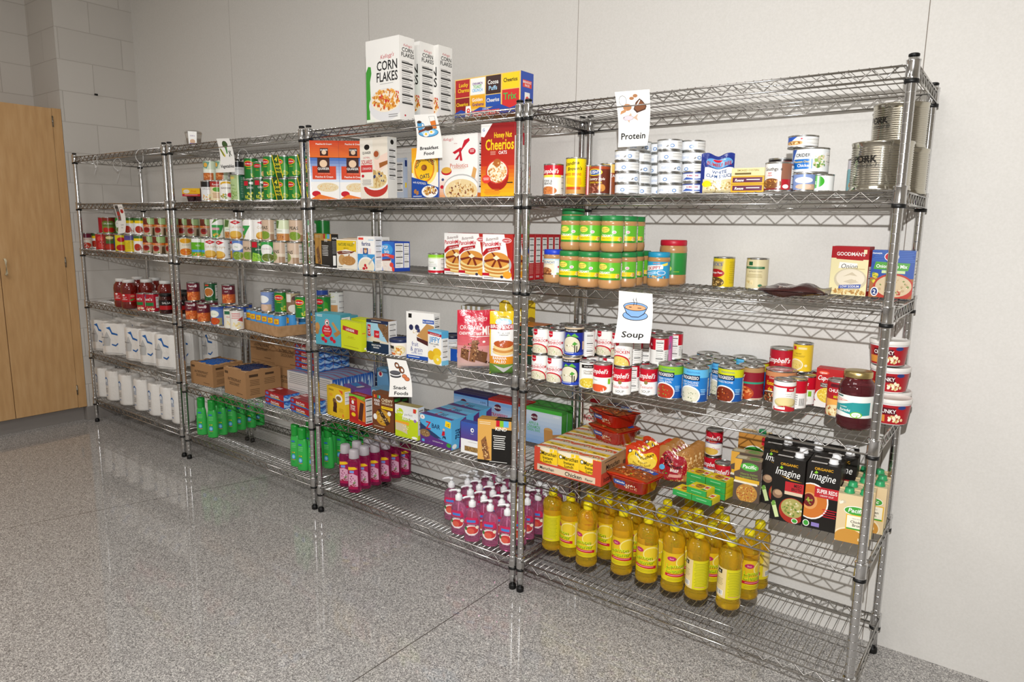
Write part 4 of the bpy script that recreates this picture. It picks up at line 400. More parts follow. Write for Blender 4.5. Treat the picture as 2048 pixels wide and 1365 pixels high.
 'bush': dict(c=('#6a2c1a',), w=[('B', .9, 1, '#a8441c'), ('E', .38, .78, .36, .13, 'Y'), ('E', .38, .78, .31, .1, '#1f4a94'), ('T', "*BUSH'S", .38, .79, .12, 'W', .54), ('T', '*Country Style', .45, .54, .1, '#f0e8dc', .8, .2), ('T', 'BAKED BEANS', .45, .4, .06, 'Y', .7), ('F', .42, .18, .4, .18, 46, .035, '#a0604c,#8a4a3a,#c08068'), ('E', .72, .2, .16, .14, '#c98a3c')]),
 'redcan': label_can(None, None, None, None, base='#b01424', nf=False),
 'ltbush': label_can('#d9b050', None, '#8a4a2c', 'BEANS', 'W', base='#9a4a1c'),
 'tuna': dict(c=('#eceef0',), w=[('T', 'tuna', .3, .5, .42, '#9fb4d8', .34), ('LN', .1, .8, .5, .92, 1, 'g7'), ('E', .82, .36, .08, .22, '#5a8ac4'), ('E', .82, .36, .05, .13, '#eceef0'), ('P', [(.6, .2), (.66, .45), (.72, .4), (.66, .2)], 'g5'), ('NF', 1.0, .12, 1.5, .92, 8)]),
 'tuna_b': dict(c=('#eceef0',), w=[('T', 'tuna', -.1, .5, .42, '#9fb4d8', .34), ('E', .42, .36, .08, .22, '#5a8ac4'), ('E', .42, .36, .05, .13, '#eceef0'), ('NF', .6, .12, 1.1, .92, 8)]),
 'smallblue': dict(c=('#dfe3ee',), w=[('B', .85, 1, '#3a4a8c'), ('T', '*BUMBLE BEE', .45, .6, .2, '#b02a3c', .84), ('P', [(0, .1), (.2, .4), (.6, .2), (1, .35), (1, .1)], '#3a5aa8')]),
 'clampouch': dict(c=('#1f2f7c',), f=[('R', .12, 0, .98, .64, '#e8eaf0'), ('E', .55, .78, .4, .13, '#5f9ac8'), ('T', '*BUMBLE BEE', .55, .75, .09, '#a8242c', .74), ('E', .5, .86, .14, .035, 'R'), ('T', '*WHITE', .56, .55, .085, '#2a4a7c', .5), ('T', '*CLAM SAUCE', .56, .44, .085, '#2a4a7c', .78), ('R', .08, 0, .98, .34, '#d9cba0'), ('F', .54, .17, .42, .16, 70, .03, '#efe6c8,#c9b47c,#a88a4c,#e6d8a4'), ('E', .2, .22, .14, .08, 'Y')]),
 'kippers': dict(c=('#28407c',), w=[('B', 0, .4, '#8fb844'), ('R', .05, .4, .5, .9, '#c9c0b0')]),
 'blackcan': label_can(None, None, None, None, base='#1d1614', pic=[('E', .3, .72, .26, .12, '#3a2a28'), ('T', "*Hunt's", .3, .72, .1, 'W', .5), ('T', '*BEANS', .3, .45, .1, 'W', .5), ('R', .62, .1, 1, .95, '#6a2c2a')]),
 'beefstew': dict(c=('#8a5c48',), w=[('R', 0, 0, .66, 1, '#e8e4de'), ('T', '*Southgate', .4, .8, .13, '#2a201c', .84), ('T', '*BEEF', .3, .64, .06, 'R', .34), ('T', '*STEW', .3, .55, .06, 'R', .34), ('E', .34, .24, .34, .2, '#7a4a24'), ('F', .34, .24, .32, .18, 34, .035, '#a8683a,#5a3018,#c98a3c,#d8a858'), ('R', 0, 0, .66, .06, '#7a1c24'), ('R', .68, 0, .98, .4, '#a81c28'), ('E', .82, .12, .1, .08, 'W'), ('NF', 1.02, .06, 1.35, .92)]),
 'chick_top': dict(c=('#e6e6e8',), w=[('P', [(0, .3), (0, 1), (.4, 1), (.15, .4)], '#2a56b4'), ('E', .3, .34, .3, .24, '#c99a5c'), ('F', .3, .34, .26, .2, 16, .1, '#e6d0a0,#8a5a2c'), ('R', .5, .7, .56, .85, 'R'), ('NF', .62, .1, 1.2, .85, 7)]),
 'chick_mid': dict(c=('#e3e6e6',), w=[('P', [(0, 0), (0, 1), (.2, 1), (.08, .5), (.1, 0)], '#2456b0'), ('T', '*CRIDER', .38, .74, .15, 'K', .44), ('R', .12, .12, .62, .56, '#1f6fc0'), ('T', '*Premium Chunk', .37, .45, .09, 'Y', .46), ('T', '*Chicken', .42, .28, .14, 'W', .38), ('F', .8, .5, .22, .4, 30, .09, '#8fae5c,#e8dcc0,#5f8a3c,#c9bc94'), ('NF', .95, .3, 1.3, .85, 7)]),
 'greatv': dict(c=('#eef0ee',), w=[('E', .35, .6, .4, .5, '#3fa82c'), ('T', '*Great', .35, .55, .26, 'W', .56), ('T', '*Value', .35, .22, .22, 'W', .5)]),
 'bluepouch': dict(c=('#5a6cb4',), f=[('LN', .15, .15, .7, .85, 8, '#a8b4dc'), ('E', .72, .55, .15, .2, '#1f2f8c')]),
 'orangeteal': label_can('#c9c4cc', None, '#d98a2c', None, base='#7ab0b8'),
 'pork': dict(w=[('T', '*PORK', .38, .64, .15, 'K', .6), ('T', 'WITH JUICES', .42, .5, .065, '#3a3a38', .64)]),
 'blackpeas': dict(c=('#e3c81c',), w=[('P', [(0, .36), (0, .9), (.72, .9), (.6, .36)], '#b8a878'), ('T', "*LUCK'S", .38, .79, .13, '#e8b41c', .6), ('T', "*LUCK'S", .375, .795, .12, '#2f5a9c', .58), ('E', .36, .48, .4, .15, '#a81c20'), ('T', '*Blackeye Peas', .36, .5, .07, 'W', .64), ('E', .36, .16, .4, .18, '#5a4420'), ('F', .36, .16, .37, .16, 50, .028, '#b8924c,#7a5a2c,#d8b878'), ('LN', .95, .1, 1.35, .9, 12, '#b8a01c')]),
 'whitebeans': dict(c=('#dccfa4',), w=[('R', .2, .8, .38, .93, '#1f5a34'), ('R', 0, .68, .88, .76, '#2a6a44'), ('LN', .1, .7, .8, .74, 1, '#a8c49c'), ('T', 'garbanzo beans', .5, .6, .055, '#8a7a5c', .8), ('LN', .1, .36, .8, .5, 3, '#a8986c'), ('F', .3, .2, .18, .1, 6, .07, '#e8d8a8,#cdb67c'), ('E', .72, .1, .09, .05, '#3f7a5c')]),
 'mushroom': soupcan('MUSHROOM', '#ddd6bc', '#efe8d4,#b8ac88,#8fae5c,#c9bfa0'), 'chickensoup': soupcan('CHICKEN', '#e3cc6c', '#f0dc7c,#d9b84c,#efe8c0'),
 'bluefarm': dict(c=('#1c2f94',), w=[('B', .82, .95, 'K'), ('B', .95, 1, 'tan'), ('T', '*VALLE FARM', .42, .89, .06, 'W', .8), ('P', [(.2, .66), (.3, .78), (.45, .7), (.6, .8), (.8, .66)], '#5fae3c'), ('E', .45, .36, .46, .34, '#17130f'), ('E', .44, .36, .42, .32, '#ddd6bc'), ('F', .4, .32, .24, .08, 8, .04, '#efe8d8,#8a7a5c'), ('P', [(.5, .4), (.6, .5), (.75, .42), (.6, .36)], '#4f9a34'), ('R', 0, .02, 1.1, .11, '#2a4ab4'), ('LN', .1, .05, .6, .09, 1, 'W'), ('R', 1.0, .2, 1.3, .5, '#e8c8a8')]),
 'cnoodle': dict(c=('#eceae4',), w=[('R', .15, .8, .85, .94, 'K'), ('T', '*Great Value', .5, .87, .05, 'W', .6), ('T', '*Chicken', .5, .68, .08, '#7a7058', .7), ('T', '*Noodle', .5, .59, .08, '#7a7058', .64), ('E', .5, .2, .48, .2, '#d9bd3c'), ('F', .5, .2, .45, .18, 40, .035, '#e8d05c,#c9a82c,#f0e08c')]),
 'camp_tomato_pic': dict(c=('W',), w=[('B', .55, 1, 'R'), ('T', "*Campbell's", .4, .78, .17, 'W', .95, .3), ('T', 'Tomato', .25, .45, .06, '#4a4a44', .4), ('B', .5, .55, '#eef0e4'), ('E', .42, .16, .5, .17, '#dfe0d8'), ('E', .42, .15, .44, .14, '#d9562c'), ('R', .9, .3, 1.05, .5, 'g3'), ('NF', 1.15, .05, 1.5, .5)]),
 'camp_noodle': campbell('Chicken Noodle'), 'camp_tomato': campbell('Tomato'), 'camp_cheese': campbell('Cheddar Cheese', '', '#e0b84c'), 'camp_back': dict(c=('W',), w=[('B', .55, 1, 'R'), ('R', .0, .55, .2, 1, 'r2'), ('T', '*s.', .1, .78, .14, 'W', .2), ('NF', .35, .05, .75, .96), ('LN', .8, .1, .95, .5, 5, 'g5'), ('BC', 1.0, .05, 1.3, .4)]),
 'camp_big': dict(c=('#b0142a',), w=[('T', "*Campbell's", .45, .62, .2, 'W', .95, .3), ('LN', .4, .44, .85, .48, 1, '#c9702c'), ('B', 0, .2, 'W')]),
 'pinkcan': dict(c=('#d8549c',), w=[('G', 0, 0, 1, 1, '#e898c4', '#d23a94'), ('P', [(.1, .3), (.3, .6), (.7, .5), (.9, .8), (.9, .5), (.5, .3)], '#8a7aa8'), ('P', [(.3, .3), (.4, .5), (.5, .35)], 'K')]),
 'prog_green': progresso('#86bc2c', 'CREAMY TOMATO', 'WITH BASIL', '#a8331c', '#c24a2c,#6aa03c'), 'prog_blue': progresso('#5fb4e0', 'NEW ENGLAND', 'CLAM CHOWDER', '#d6d2bc', '#eae6d4,#9aa080,#c4c0a4,#7a8a64'), 'prog_ylw': progresso('#cfd21c', 'MINESTRONE', '', '#7a2c14', '#c9702c,#5a1c10,#e0bd7c,#a8441c'),
 'chunkysoup': dict(c=('#8a1c2c',), w=[('B', .86, 1, '#b08a5c'), ('T', '*CHUNKY', .3, .74, .09, 'W', .5), ('B', .5, .56, '#2a9a7c'), ('E', .4, .2, .48, .24, '#b84a20'), ('F', .4, .2, .45, .22, 40, .05, '#d9743a,#8a2c14,#e09a5c'), ('B', 0, .05, '#c9b49c')]),
 'estofado': dict(c=('#a8181c',), w=[('B', .84, 1, '#c9885c'), ('T', 'Southgate', .5, .8, .08, '#e8d0c0', .6, .2), ('T', '*Estofado', .5, .62, .13, '#f0cc1c', .94), ('T', '*de Res', .5, .42, .13, '#f0cc1c', .74), ('E', .4, .14, .46, .22, '#e0dcd4'), ('E', .4, .14, .42, .19, '#5a3a24'), ('F', .4, .14, .4, .17, 46, .045, '#8a5a34,#c98a4c,#3d2414,#b8441c,#d8b88c')]),
 'wv_cream': dict(c=('#eeece6',), w=[('B', .8, .86, 'R'), ('R', .52, .68, .86, .84, 'R'), ('T', '*weis', .7, .76, .06, 'W', .28), ('T', 'cream of', .62, .6, .045, 'g5', .34), ('T', 'chicken', .62, .53, .045, 'g5', .34), ('E', .52, .3, .48, .17, '#c9b87c'), ('E', .52, .33, .44, .13, '#e0cf94'), ('P', [(0, 0), (0, .12), (.5, .2), (1, .1), (1, 0)], '#b8202c'), ('R', .06, .06, .5, .14, 'W')]),
 'ylwcream': dict(c=('#e8c22c',), w=[('R', .15, .8, .32, .93, '#c9283c'), ('R', .42, .83, .8, .91, '#f0dc9c'), ('T', 'CREAM', .4, .66, .06, '#4a3a14', .4, .1), ('LN', .15, .52, .75, .6, 2, '#9a7c1c'), ('E', .34, .24, .34, .22, '#ece4cc'), ('E', .34, .24, .3, .18, '#dcc26c'), ('F', .34, .24, .24, .12, 8, .03, '#c9ac4c'), ('E', .8, .22, .07, .05, '#f0e4b8')]),
 'chunkycan': dict(c=('#a81a24',), w=[('P', [(.2, .86), (.25, .96), (.75, .96), (.8, .86)], '#5a1420'), ('T', '*CHUNKY', .5, .76, .1, 'W', .7), ('T', '*BEEF', .5, .58, .07, '#cdd21c', .4), ('R', .05, .28, .95, .5, '#e0a04c'), ('E', .5, .14, .48, .2, '#dccb9c'), ('F', .5, .14, .44, .16, 30, .04, '#e8dcb0,#c9ac74,#a8602c')]),
 'chunkybowl': dict(c=('#a81a24',), w=[('B', .92, 1, '#23306c'), ('P', [(.22, .5), (.26, .86), (.72, .86), (.78, .5)], '#5a1420'), ('T', '*CHUNKY', .5, .68, .2, 'W', .5), ('R', .1, .1, .5, .46, '#d9903c'), ('F', .74, .3, .22, .24, 30, .08, '#efe0b0,#d9bd7c,#f4ecd0'), ('E', .88, .9, .1, .1, '#2a3f7c')]),
 'borscht': dict(c=('#e6e6e0',), w=[('P', [(0, .2), (0, .5), (.3, .56), (.6, .7), (1.05, .72), (1.05, .14), (.7, .1), (.3, .22)], '#2a8f90'), ('P', [(.04, .64), (.04, .86), (.5, .75)], '#d9541c'), ('P', [(.0, .66), (.0, .84), (.44, .75)], '#f0ede6'), ('T', '*Manischewitz', .2, .755, .055, 'R', .36, .2), ('R', .12, .9, .34, .96, '#1f5a54'), ('T', '*Low Sodium', .36, .46, .055, 'W', .44, .2), ('T', '*Borscht', .4, .32, .13, 'W', .56, .25), ('E', .7, .14, .14, .14, 'g3'), ('E', .7, .14, .11, .11, 'W'), ('LN', .62, .1, .78, .18, 3, 'G')]),
 'pbcream': creamjar(),
 'crunchy': dict(c=('#e4e8ea',), w=[('R', .05, .1, .62, .96, '#e9dcc2'), ('R', 0, .92, 1, 1, 'b4'), ('T', '*CRUNCHY', .34, .78, .16, '#3a7fae', .6), ('LN', .12, .6, .56, .66, 1, '#c9a87c'), ('E', .22, .24, .28, .22, '#a8683c'), ('F', .22, .26, .25, .2, 20, .06, '#c98a54,#7a4424'), ('R', 0, 0, .5, .1, '#6a3a24'), ('R', .7, 0, 1, .14, '#8fae5c'), ('E', .8, .5, .06, .07, '#c94a4a')]),
 'skippy': dict(c=('#2e9cc9',), w=[('T', '*KING SIZE', .5, .9, .07, 'O', .6), ('P', [(0, .42), (0, .74), (.78, .84), (.76, .56)], '#f0f0ee'), ('T', '*SKIPPY', .4, .63, .21, '#b8202c', .76, 0, .12), ('P', [(.7, .84), (.98, .96), (.98, .8), (.8, .74)], 'y2'), ('P', [(.04, .16), (.04, .34), (.5, .44), (.5, .26)], 'b4'), ('T', 'CREAMY', .28, .3, .08, 'B', .34, 0, .2), ('E', .7, .34, .18, .14, 'W'), ('E', .7, .34, .15, .11, '#4a9ad0'), ('F', .55, .1, .42, .1, 26, .06, '#e8cf9c,#c99a5c,#8a6a5c')]),
 'jif': dict(c=('#2a8a3c',), w=[('R', 0, 0, .22, .5, '#b01c3c'), ('R', 0, .5, .16, 1, '#2a3f94'), ('T', '*Jif', .26, .66, .52, 'W', .6, .05), ('E', .5, .28, .2, .16, '#b8d43c'), ('LN', .4, .24, .6, .32, 3, '#3f7a2c'), ('LN', .75, .1, .95, .16, 1, '#b8d43c')]),
 'jerky': dict(c=('#3b1c1a',), f=[('LN', .2, .55, .5, .62, 1, 'W'), ('T', '*BACON', .4, .5, .12, '#c9b0a4', .3), ('P', [(.3, .8), (.5, 1), (.95, .95), (.8, .7)], '#7a5a3a'), ('F', .8, .5, .08, .2, 3, .08, '#b8864c')], k=[('P', [(.3, .8), (.5, 1), (.95, .95), (.8, .7)], '#7a5a3a')]),
 # bottles ----------------------------------------------
 'shampoo': dict(c=(None,), w=[('R', .2, .8, .62, .86, '#3a6fc4'), ('LN', .2, .58, .75, .76, 3, '#7fd48a'), ('E', .36, .42, .07, .02, 'O'), ('E', .56, .42, .07, .02, 'Y'), ('E', .46, .26, .22, .1, '#3f8fd0'), ('E', .46, .26, .15, .06, '#8fd0ec'), ('LN', .24, .12, .7, .17, 1, 'O'), ('LN', .3, .04, .6, .08, 1, '#1f6a34')]),
 'wash': dict(c=('#a8124c',), w=[('P', [(0, .84), (0, .97), (.7, .99), (1, .9), (.6, .86)], '#f0c41c'), ('R', .16, .72, .62, .82, '#7a9ae0'), ('P', [(0, .12), (0, .66), (.5, .7), (.96, .6), (1, .12)], '#dba4bc'), ('F', .45, .4, .4, .22, 16, .035, '#b03a7c,#efc4dc,#8a2a5c'), ('P', [(.5, .25), (.6, .36), (.8, .34), (.7, .22)], '#5f8a3c'), ('F', .45, .16, .42, .06, 14, .03, '#a81c2c,#7a1420')]),
 'pumpsoap': dict(c=(None,), w=[('P', [(.08, .78), (.2, .96), (.8, .96), (.92, .78), (.92, .66), (.08, .66)], '#c92a58'), ('R', .25, .72, .72, .84, '#4a7fcc'), ('T', 'Liquid Soap', .5, .61, .055, 'W', .8), ('E', .5, .34, .4, .24, '#f0e6e2'), ('E', .56, .36, .32, .18, '#c93a3a'), ('E', .46, .3, .2, .14, '#d9604c'), ('E', .2, .42, .08, .09, '#3f7a3c'), ('E', .82, .5, .1, .08, '#efe8cc'), ('LN', .3, .06, .75, .12, 1, '#efd4dc')]),
 'lemon': dict(c=('#ddc814',), w=[('P', [(0, .42), (0, 1), (1, 1), (1, .42)], '#e0b81c'), ('E', .8, .7, .36, .26, '#efe08c'), ('E', .8, .7, .32, .22, '#e3c42c'), ('E', .28, .82, .18, .08, '#b5285c'), ('T', '*Best', .28, .82, .06, 'pk', .24), ('T', '*Lemon', .46, .56, .15, '#34380c', -.74), ('T', '*Lemon', .445, .572, .14, '#cfe41c', -.72), ('T', '*Cleaner', .48, .4, .15, '#34380c', -.86), ('T', '*Cleaner', .465, .412, .14, '#cfe41c', -.84), ('P', [(.04, .2), (.04, .3), (1, .27), (1, .16)], '#c01c2c'), ('LN', .12, .2, .9, .26, 1, 'pk'), ('LN', .1, .03, .9, .14, 3, '#a8a01c'), ('R', 1.1, .1, 1.7, .95, '#e6cf8c'), ('BC', 1.2, .1, 1.6, .3), ('LN', -.6, .1, -.05, .9, 14, '#a8a818')]),
 'lemon_back': dict(c=('#d8cc1c',), w=[('LN', .45, .1, 1.1, .92, 15, '#a0a018'), ('R', -.3, 0, .4, 1, '#e6cf94'), ('R', .0, .82, .22, .95, 'K'), ('T', '*dis', .11, .885, .06, 'W', .18), ('LN', -.2, .4, .3, .66, 5, '#a89868'), ('BC', -.15, .08, .3, .26), ('LN', .5, .06, .9, .1, 1, '#d06a9c')]),
 'cupnoodle_w': dict(c=('#dfe6ee',), w=[('B', .8, 1, '#9a4a8c'), ('T', 'oats', .3, .6, .2, '#6a3a7c', .4), ('E', .3, .3, .3, .16, '#c99a6c'), ('R', .6, 0, 1, 1, '#c4ccd0')]),
 'smallgw': dict(c=('#f0f0ea',), w=[('B', .86, 1, '#8fd02c'), ('B', .8, .87, '#c8e88c'), ('B', 0, .13, 'R'), ('T', 'Organic', .35, .6, .08, '#8a9a5c', .5), ('LN', .1, .3, .7, .5, 3, 'g7'), ('E', .55, .26, .06, .06, '#3f7a5c'), ('NF', .85, .14, 1.4, .82)]),
 'tubwhite': dict(c=('#efe6dc',), w=[('E', .6, .45, .3, .4, '#e3d6a8'), ('F', .6, .4, .26, .34, 24, .1, '#f0e8d0,#d9a83c,#c9702c'), ('R', .05, .55, .35, .8, 'dk'), ('R', .05, .06, .4, .24, '#d9783c'), ('LN', .05, .3, .38, .5, 3, 'g5')]),
 'tubgrey': dict(c=('#b8bcc2',), w=[('NF', .1, .05, .9, .9, 14)]),
 'case': dict(c=('#a97f55', '#a1784f', '#b08a60'), f=[('P', [(.04, .8), (.04, .9), (.2, .9), (.2, .8)], '#5a4028'), ('T', '*ANTIPERSPIRANT', .48, .62, .12, '#4a3420', .62), ('T', '*DEODORANT', .48, .46, .12, '#4a3420', .46), ('LN', .55, .08, .85, .16, 1, '#6a4c30')], s=[('R', .1, .8, .35, .9, '#4a3420'), ('R', .55, .82, .8, .9, '#4a3420'), ('LN', .1, .45, .4, .7, 4, '#6a4c30'), ('LN', .5, .45, .85, .7, 4, '#6a4c30'), ('LN', .1, .1, .4, .35, 4, '#6a4c30')]),
 'bagpaper': dict(c=('#8f8468', '#b9b4aa', '#6a5a44'), f=[('R', .05, .66, .17, 1, '#d6d8d8'), ('R', .28, .66, .4, 1, '#d6d8d8'), ('R', .51, .66, .63, 1, '#d6d8d8'), ('R', .74, .66, .86, 1, '#d6d8d8'), ('R', 0, 0, 1, .64, '#b8a884'), ('E', .5, .8, .14, .12, '#8ab8c4')], s=[('NF', .1, .3, .9, .95)]),
 'fruitcup': dict(c=('#e0b01c', '#3a1a24', '#e0b01c'), f=[('R', 0, 0, 1, .3, '#b8202c'), ('E', .25, .6, .18, .25, '#d8d0c0'), ('T', 'Fruit', .65, .65, .3, '#e8701c', .4, .2), ('LN', .1, .1, .9, .22, 1, 'W')]),
 'towels': towel(), 'tissue': dict(f=[('P', [(.1, .74), (.25, .8), (.38, .72), (.36, .62), (.3, .68), (.14, .7)], '#3a6ba8'), ('LN', .1, .5, .4, .62, 3, '#7a9ac4'), ('E', .25, .68, .1, .06, '#dfe4ea'), ('LN', .12, .26, .36, .42, 3, 'g5'), ('LN', .15, .14, .3, .2, 1, '#3a6ba8')]),
}
ART.update({
 'sg_protein': dict(f=[('E', .2, .84, .115, .09, '#3a3a3a'), ('E', .2, .84, .105, .082, 'W'), ('E', .47, .87, .07, .028, '#a8744c'), ('E', .58, .91, .07, .03, '#a8744c'), ('P', [(.5, .68), (.58, .8), (.7, .86), (.78, .82), (.9, .72), (.86, .66), (.6, .61)], '#4a2c1c'), ('P', [(.53, .69), (.6, .79), (.7, .84), (.77, .8), (.87, .72), (.84, .68), (.62, .64)], '#7a4a2c'), ('P', [(.6, .75), (.69, .83), (.72, .83), (.63, .74)], 'W'),
    ('E', .32, .72, .13, .06, '#b07a50'), ('P', [(.08, .6), (.12, .66), (.3, .7), (.26, .64)], '#c08a5c'), ('E', .33, .53, .17, .045, '#8a7a80'), ('E', .33, .53, .16, .04, '#d8c8d0'), ('P', [(.48, .53), (.64, .6), (.6, .53), (.64, .47)], '#c8a890'), ('P', [(.34, .57), (.42, .62), (.44, .57)], '#c8a890'), ('P', [(.3, .49), (.36, .44), (.38, .49)], '#c8a890'), ('E', .2, .54, .012, .008, 'K'), ('T', '*Protein', .5, .2, .12, 'K', -.8)]),
 'sg_soup': dict(f=[('E', .5, .545, .37, .1, 'K'), ('E', .5, .548, .35, .088, '#7fa8dc'), ('P', [(.14, .72), (.24, .58), (.4, .51), (.6, .51), (.76, .58), (.86, .72)], 'K'), ('P', [(.17, .7), (.26, .59), (.4, .525), (.6, .525), (.74, .59), (.83, .7)], '#7fa8dc'), ('E', .5, .72, .36, .085, 'K'), ('E', .5, .72, .34, .073, '#7fa8dc'), ('E', .5, .705, .31, .062, '#3a3020'), ('E', .5, .703, .3, .056, '#e0a070'), ('LN', .3, .68, .4, .72, 1, 'K'), ('LN', .56, .67, .68, .71, 1, 'K'), ('P', [(.44, .74), (.46, .8), (.43, .85), (.455, .9), (.45, .85), (.475, .8), (.455, .74)], 'K'), ('P', [(.52, .75), (.54, .81), (.51, .86), (.53, .91), (.53, .86), (.555, .81), (.535, .75)], 'K'), ('T', '*Soup', .5, .17, .12, 'K', -.62)]),
 'sg_breakfast': dict(f=[('R', .08, .66, .28, .85, '#1a2a3a'), ('R', .09, .67, .27, .84, '#4a9ad0'), ('E', .18, .84, .095, .03, '#3a2a24'), ('E', .31, .76, .07, .06, '#4a9ad0'), ('E', .31, .76, .04, .04, 'W'), ('P', [(.64, .95), (.9, .95), (.88, .68), (.68, .66)], '#3a3a3a'), ('P', [(.65, .945), (.89, .945), (.87, .69), (.69, .67)], 'W'), ('P', [(.66, .84), (.885, .86), (.87, .69), (.69, .67)], '#e07a2c'), ('E', .5, .6, .42, .1, '#2a5a8a'), ('E', .5, .605, .4, .09, '#5fb0e0'), ('E', .5, .61, .3, .06, '#a8d4ee'), ('P', [(.08, .6), (.1, .65), (.42, .71), (.4, .65)], '#7a3a2c'), ('E', .5, .69, .14, .05, '#5a3420'), ('E', .62, .7, .1, .045, '#4a2c1c'), ('E', .4, .56, .12, .05, 'W'), ('E', .63, .6, .11, .045, 'W'), ('E', .4, .57, .05, .025, '#f0c81c'), ('E', .63, .61, .05, .022, '#f0c81c'), ('T', '*Breakfast', .5, .255, .075, 'K', -.72), ('T', '*Food', .5, .13, .075, 'K', -.38)]),
 'sg_snack': dict(f=[('E', .46, .84, .12, .085, 'K'), ('E', .46, .84, .1, .07, '#8a5230'), ('E', .46, .84, .055, .035, 'W'), ('E', .64, .73, .13, .1, 'K'), ('E', .64, .73, .11, .085, '#8a5230'), ('E', .66, .72, .05, .045, 'W'), ('E', .3, .56, .26, .055, 'K'), ('E', .3, .565, .24, .045, '#4a4a4e'), ('E', .3, .6, .25, .05, '#e8e8e8'), ('E', .3, .64, .26, .06, 'K'), ('E', .3, .65, .24, .05, '#5a5a60'), ('E', .72, .56, .12, .06, '#7a3a1c'), ('E', .82, .49, .12, .06, '#7a3a1c'), ('E', .72, .56, .1, .05, '#d87a4a'), ('E', .82, .49, .1, .05, '#d87a4a'), ('F', .77, .52, .14, .06, 9, .008, 'K'), ('T', '*Snack', .48, .25, .09, 'K', -.6), ('T', '*Foods', .54, .10, .09, 'K', -.6)]),
 'sg_veg': dict(f=[('E', .52, .83, .2, .1, '#2a2a1c'), ('E', .52, .84, .17, .08, '#3f5a2c'), ('P', [(.46, .76), (.5, .56), (.58, .56), (.6, .76)], '#4a8a44'), ('P', [(.06, .68), (.14, .72), (.4, .5), (.36, .46), (.24, .5)], '#c9b02c'), ('P', [(.06, .72), (.12, .72), (.3, .52), (.26, .5)], '#3f7a34'), ('P', [(.62, .64), (.66, .64), (.86, .5), (.84, .48)], '#2a3a24'), ('P', [(.84, .64), (.8, .64), (.64, .48), (.68, .48)], '#2a3a24'), ('P', [(.72, .66), (.75, .66), (.72, .46), (.69, .46)], '#2a3a24'), ('T', '*Vegetables', .5, .19, .1, 'K', -.92)]),
 'sg_fruit': dict(f=[('R', .06, .45, .46, .98, '#6a6460'), ('E', .26, .9, .16, .04, '#3a3430'), ('R', .12, .62, .4, .76, '#b0342c'), ('E', .28, .54, .1, .05, '#a8342c'), ('E', .74, .86, .2, .06, 'g5'), ('E', .74, .86, .16, .04, 'W'), ('E', .74, .76, .18, .07, '#b02a24'), ('T', 'Canned', .55, .3, .05, 'g5', .6), ('T', 'Fruit', .55, .2, .05, 'g5', .5)]),
})
UNITS = [
 (-4.977, -3.769, (0.132, 0.471, 0.831, 1.193, 1.504, 1.815), 'wire shelving unit nearest the maple cabinet, with canned tomatoes and paper towels'),
 (-3.7076, -2.491, (0.119, 0.424, 0.818, 1.191, 1.504, 1.815), 'wire shelving unit second from the left, with vegetable cans and brown cartons'),
 (-2.44, -1.2324, (0.092, 0.457, 0.826, 1.19, 1.504, 1.815), 'wire shelving unit third from the left, with cereal and snack boxes'),
 (-1.1947, 0, (0.096, 0.455, 0.82, 1.189, 1.504, 1.815), 'wire shelving unit nearest the camera, with peanut butter and soup cans'),
]
SIGNS = [
 ('sg_protein', [(-0.8407, -0.018, 1.8671), (-0.7185, -0.018, 1.8636), (-0.7114, -0.03, 1.6919), (-0.8144, -0.03, 1.6922)], 'white sign reading Protein with drawings of egg, meat and fish'),
 ('sg_soup', [(-0.7972, -0.018, 1.2288), (-0.6758, -0.018, 1.2265), (-0.662, -0.05, 1.07), (-0.7929, -0.05, 1.0576)], 'white sign reading Soup with a blue soup bowl drawing'),
 ('sg_breakfast', [(-1.7441, -0.018, 1.8688), (-1.6239, -0.018, 1.8636), (-1.5803, -0.03, 1.6945), (-1.7242, -0.03, 1.6925)], 'white sign reading Breakfast Food with mug and egg plate drawing'),
 ('sg_snack', [(-1.9247, -0.018, 0.8557), (-1.8037, -0.018, 0.8608), (-1.7271, -0.06, 0.7208), (-1.8694, -0.06, 0.6993)], 'white sign reading Snack Foods with pretzel and cookie drawing'),
 ('sg_veg', [(-3.1857, -0.018, 1.8643), (-3.068, -0.018, 1.8598), (-3.011, -0.03, 1.6881), (-3.1536, -0.03, 1.6901)], 'white sign reading Vegetables with broccoli and corn drawing'),
 ('sg_fruit', [(-4.4183, -0.018, 1.5341), (-4.2984, -0.018, 1.5349), (-4.2615, -0.028, 1.3617), (-4.361, -0.028, 1.349)], 'small narrow sign with red jar drawings on the left unit'),
]
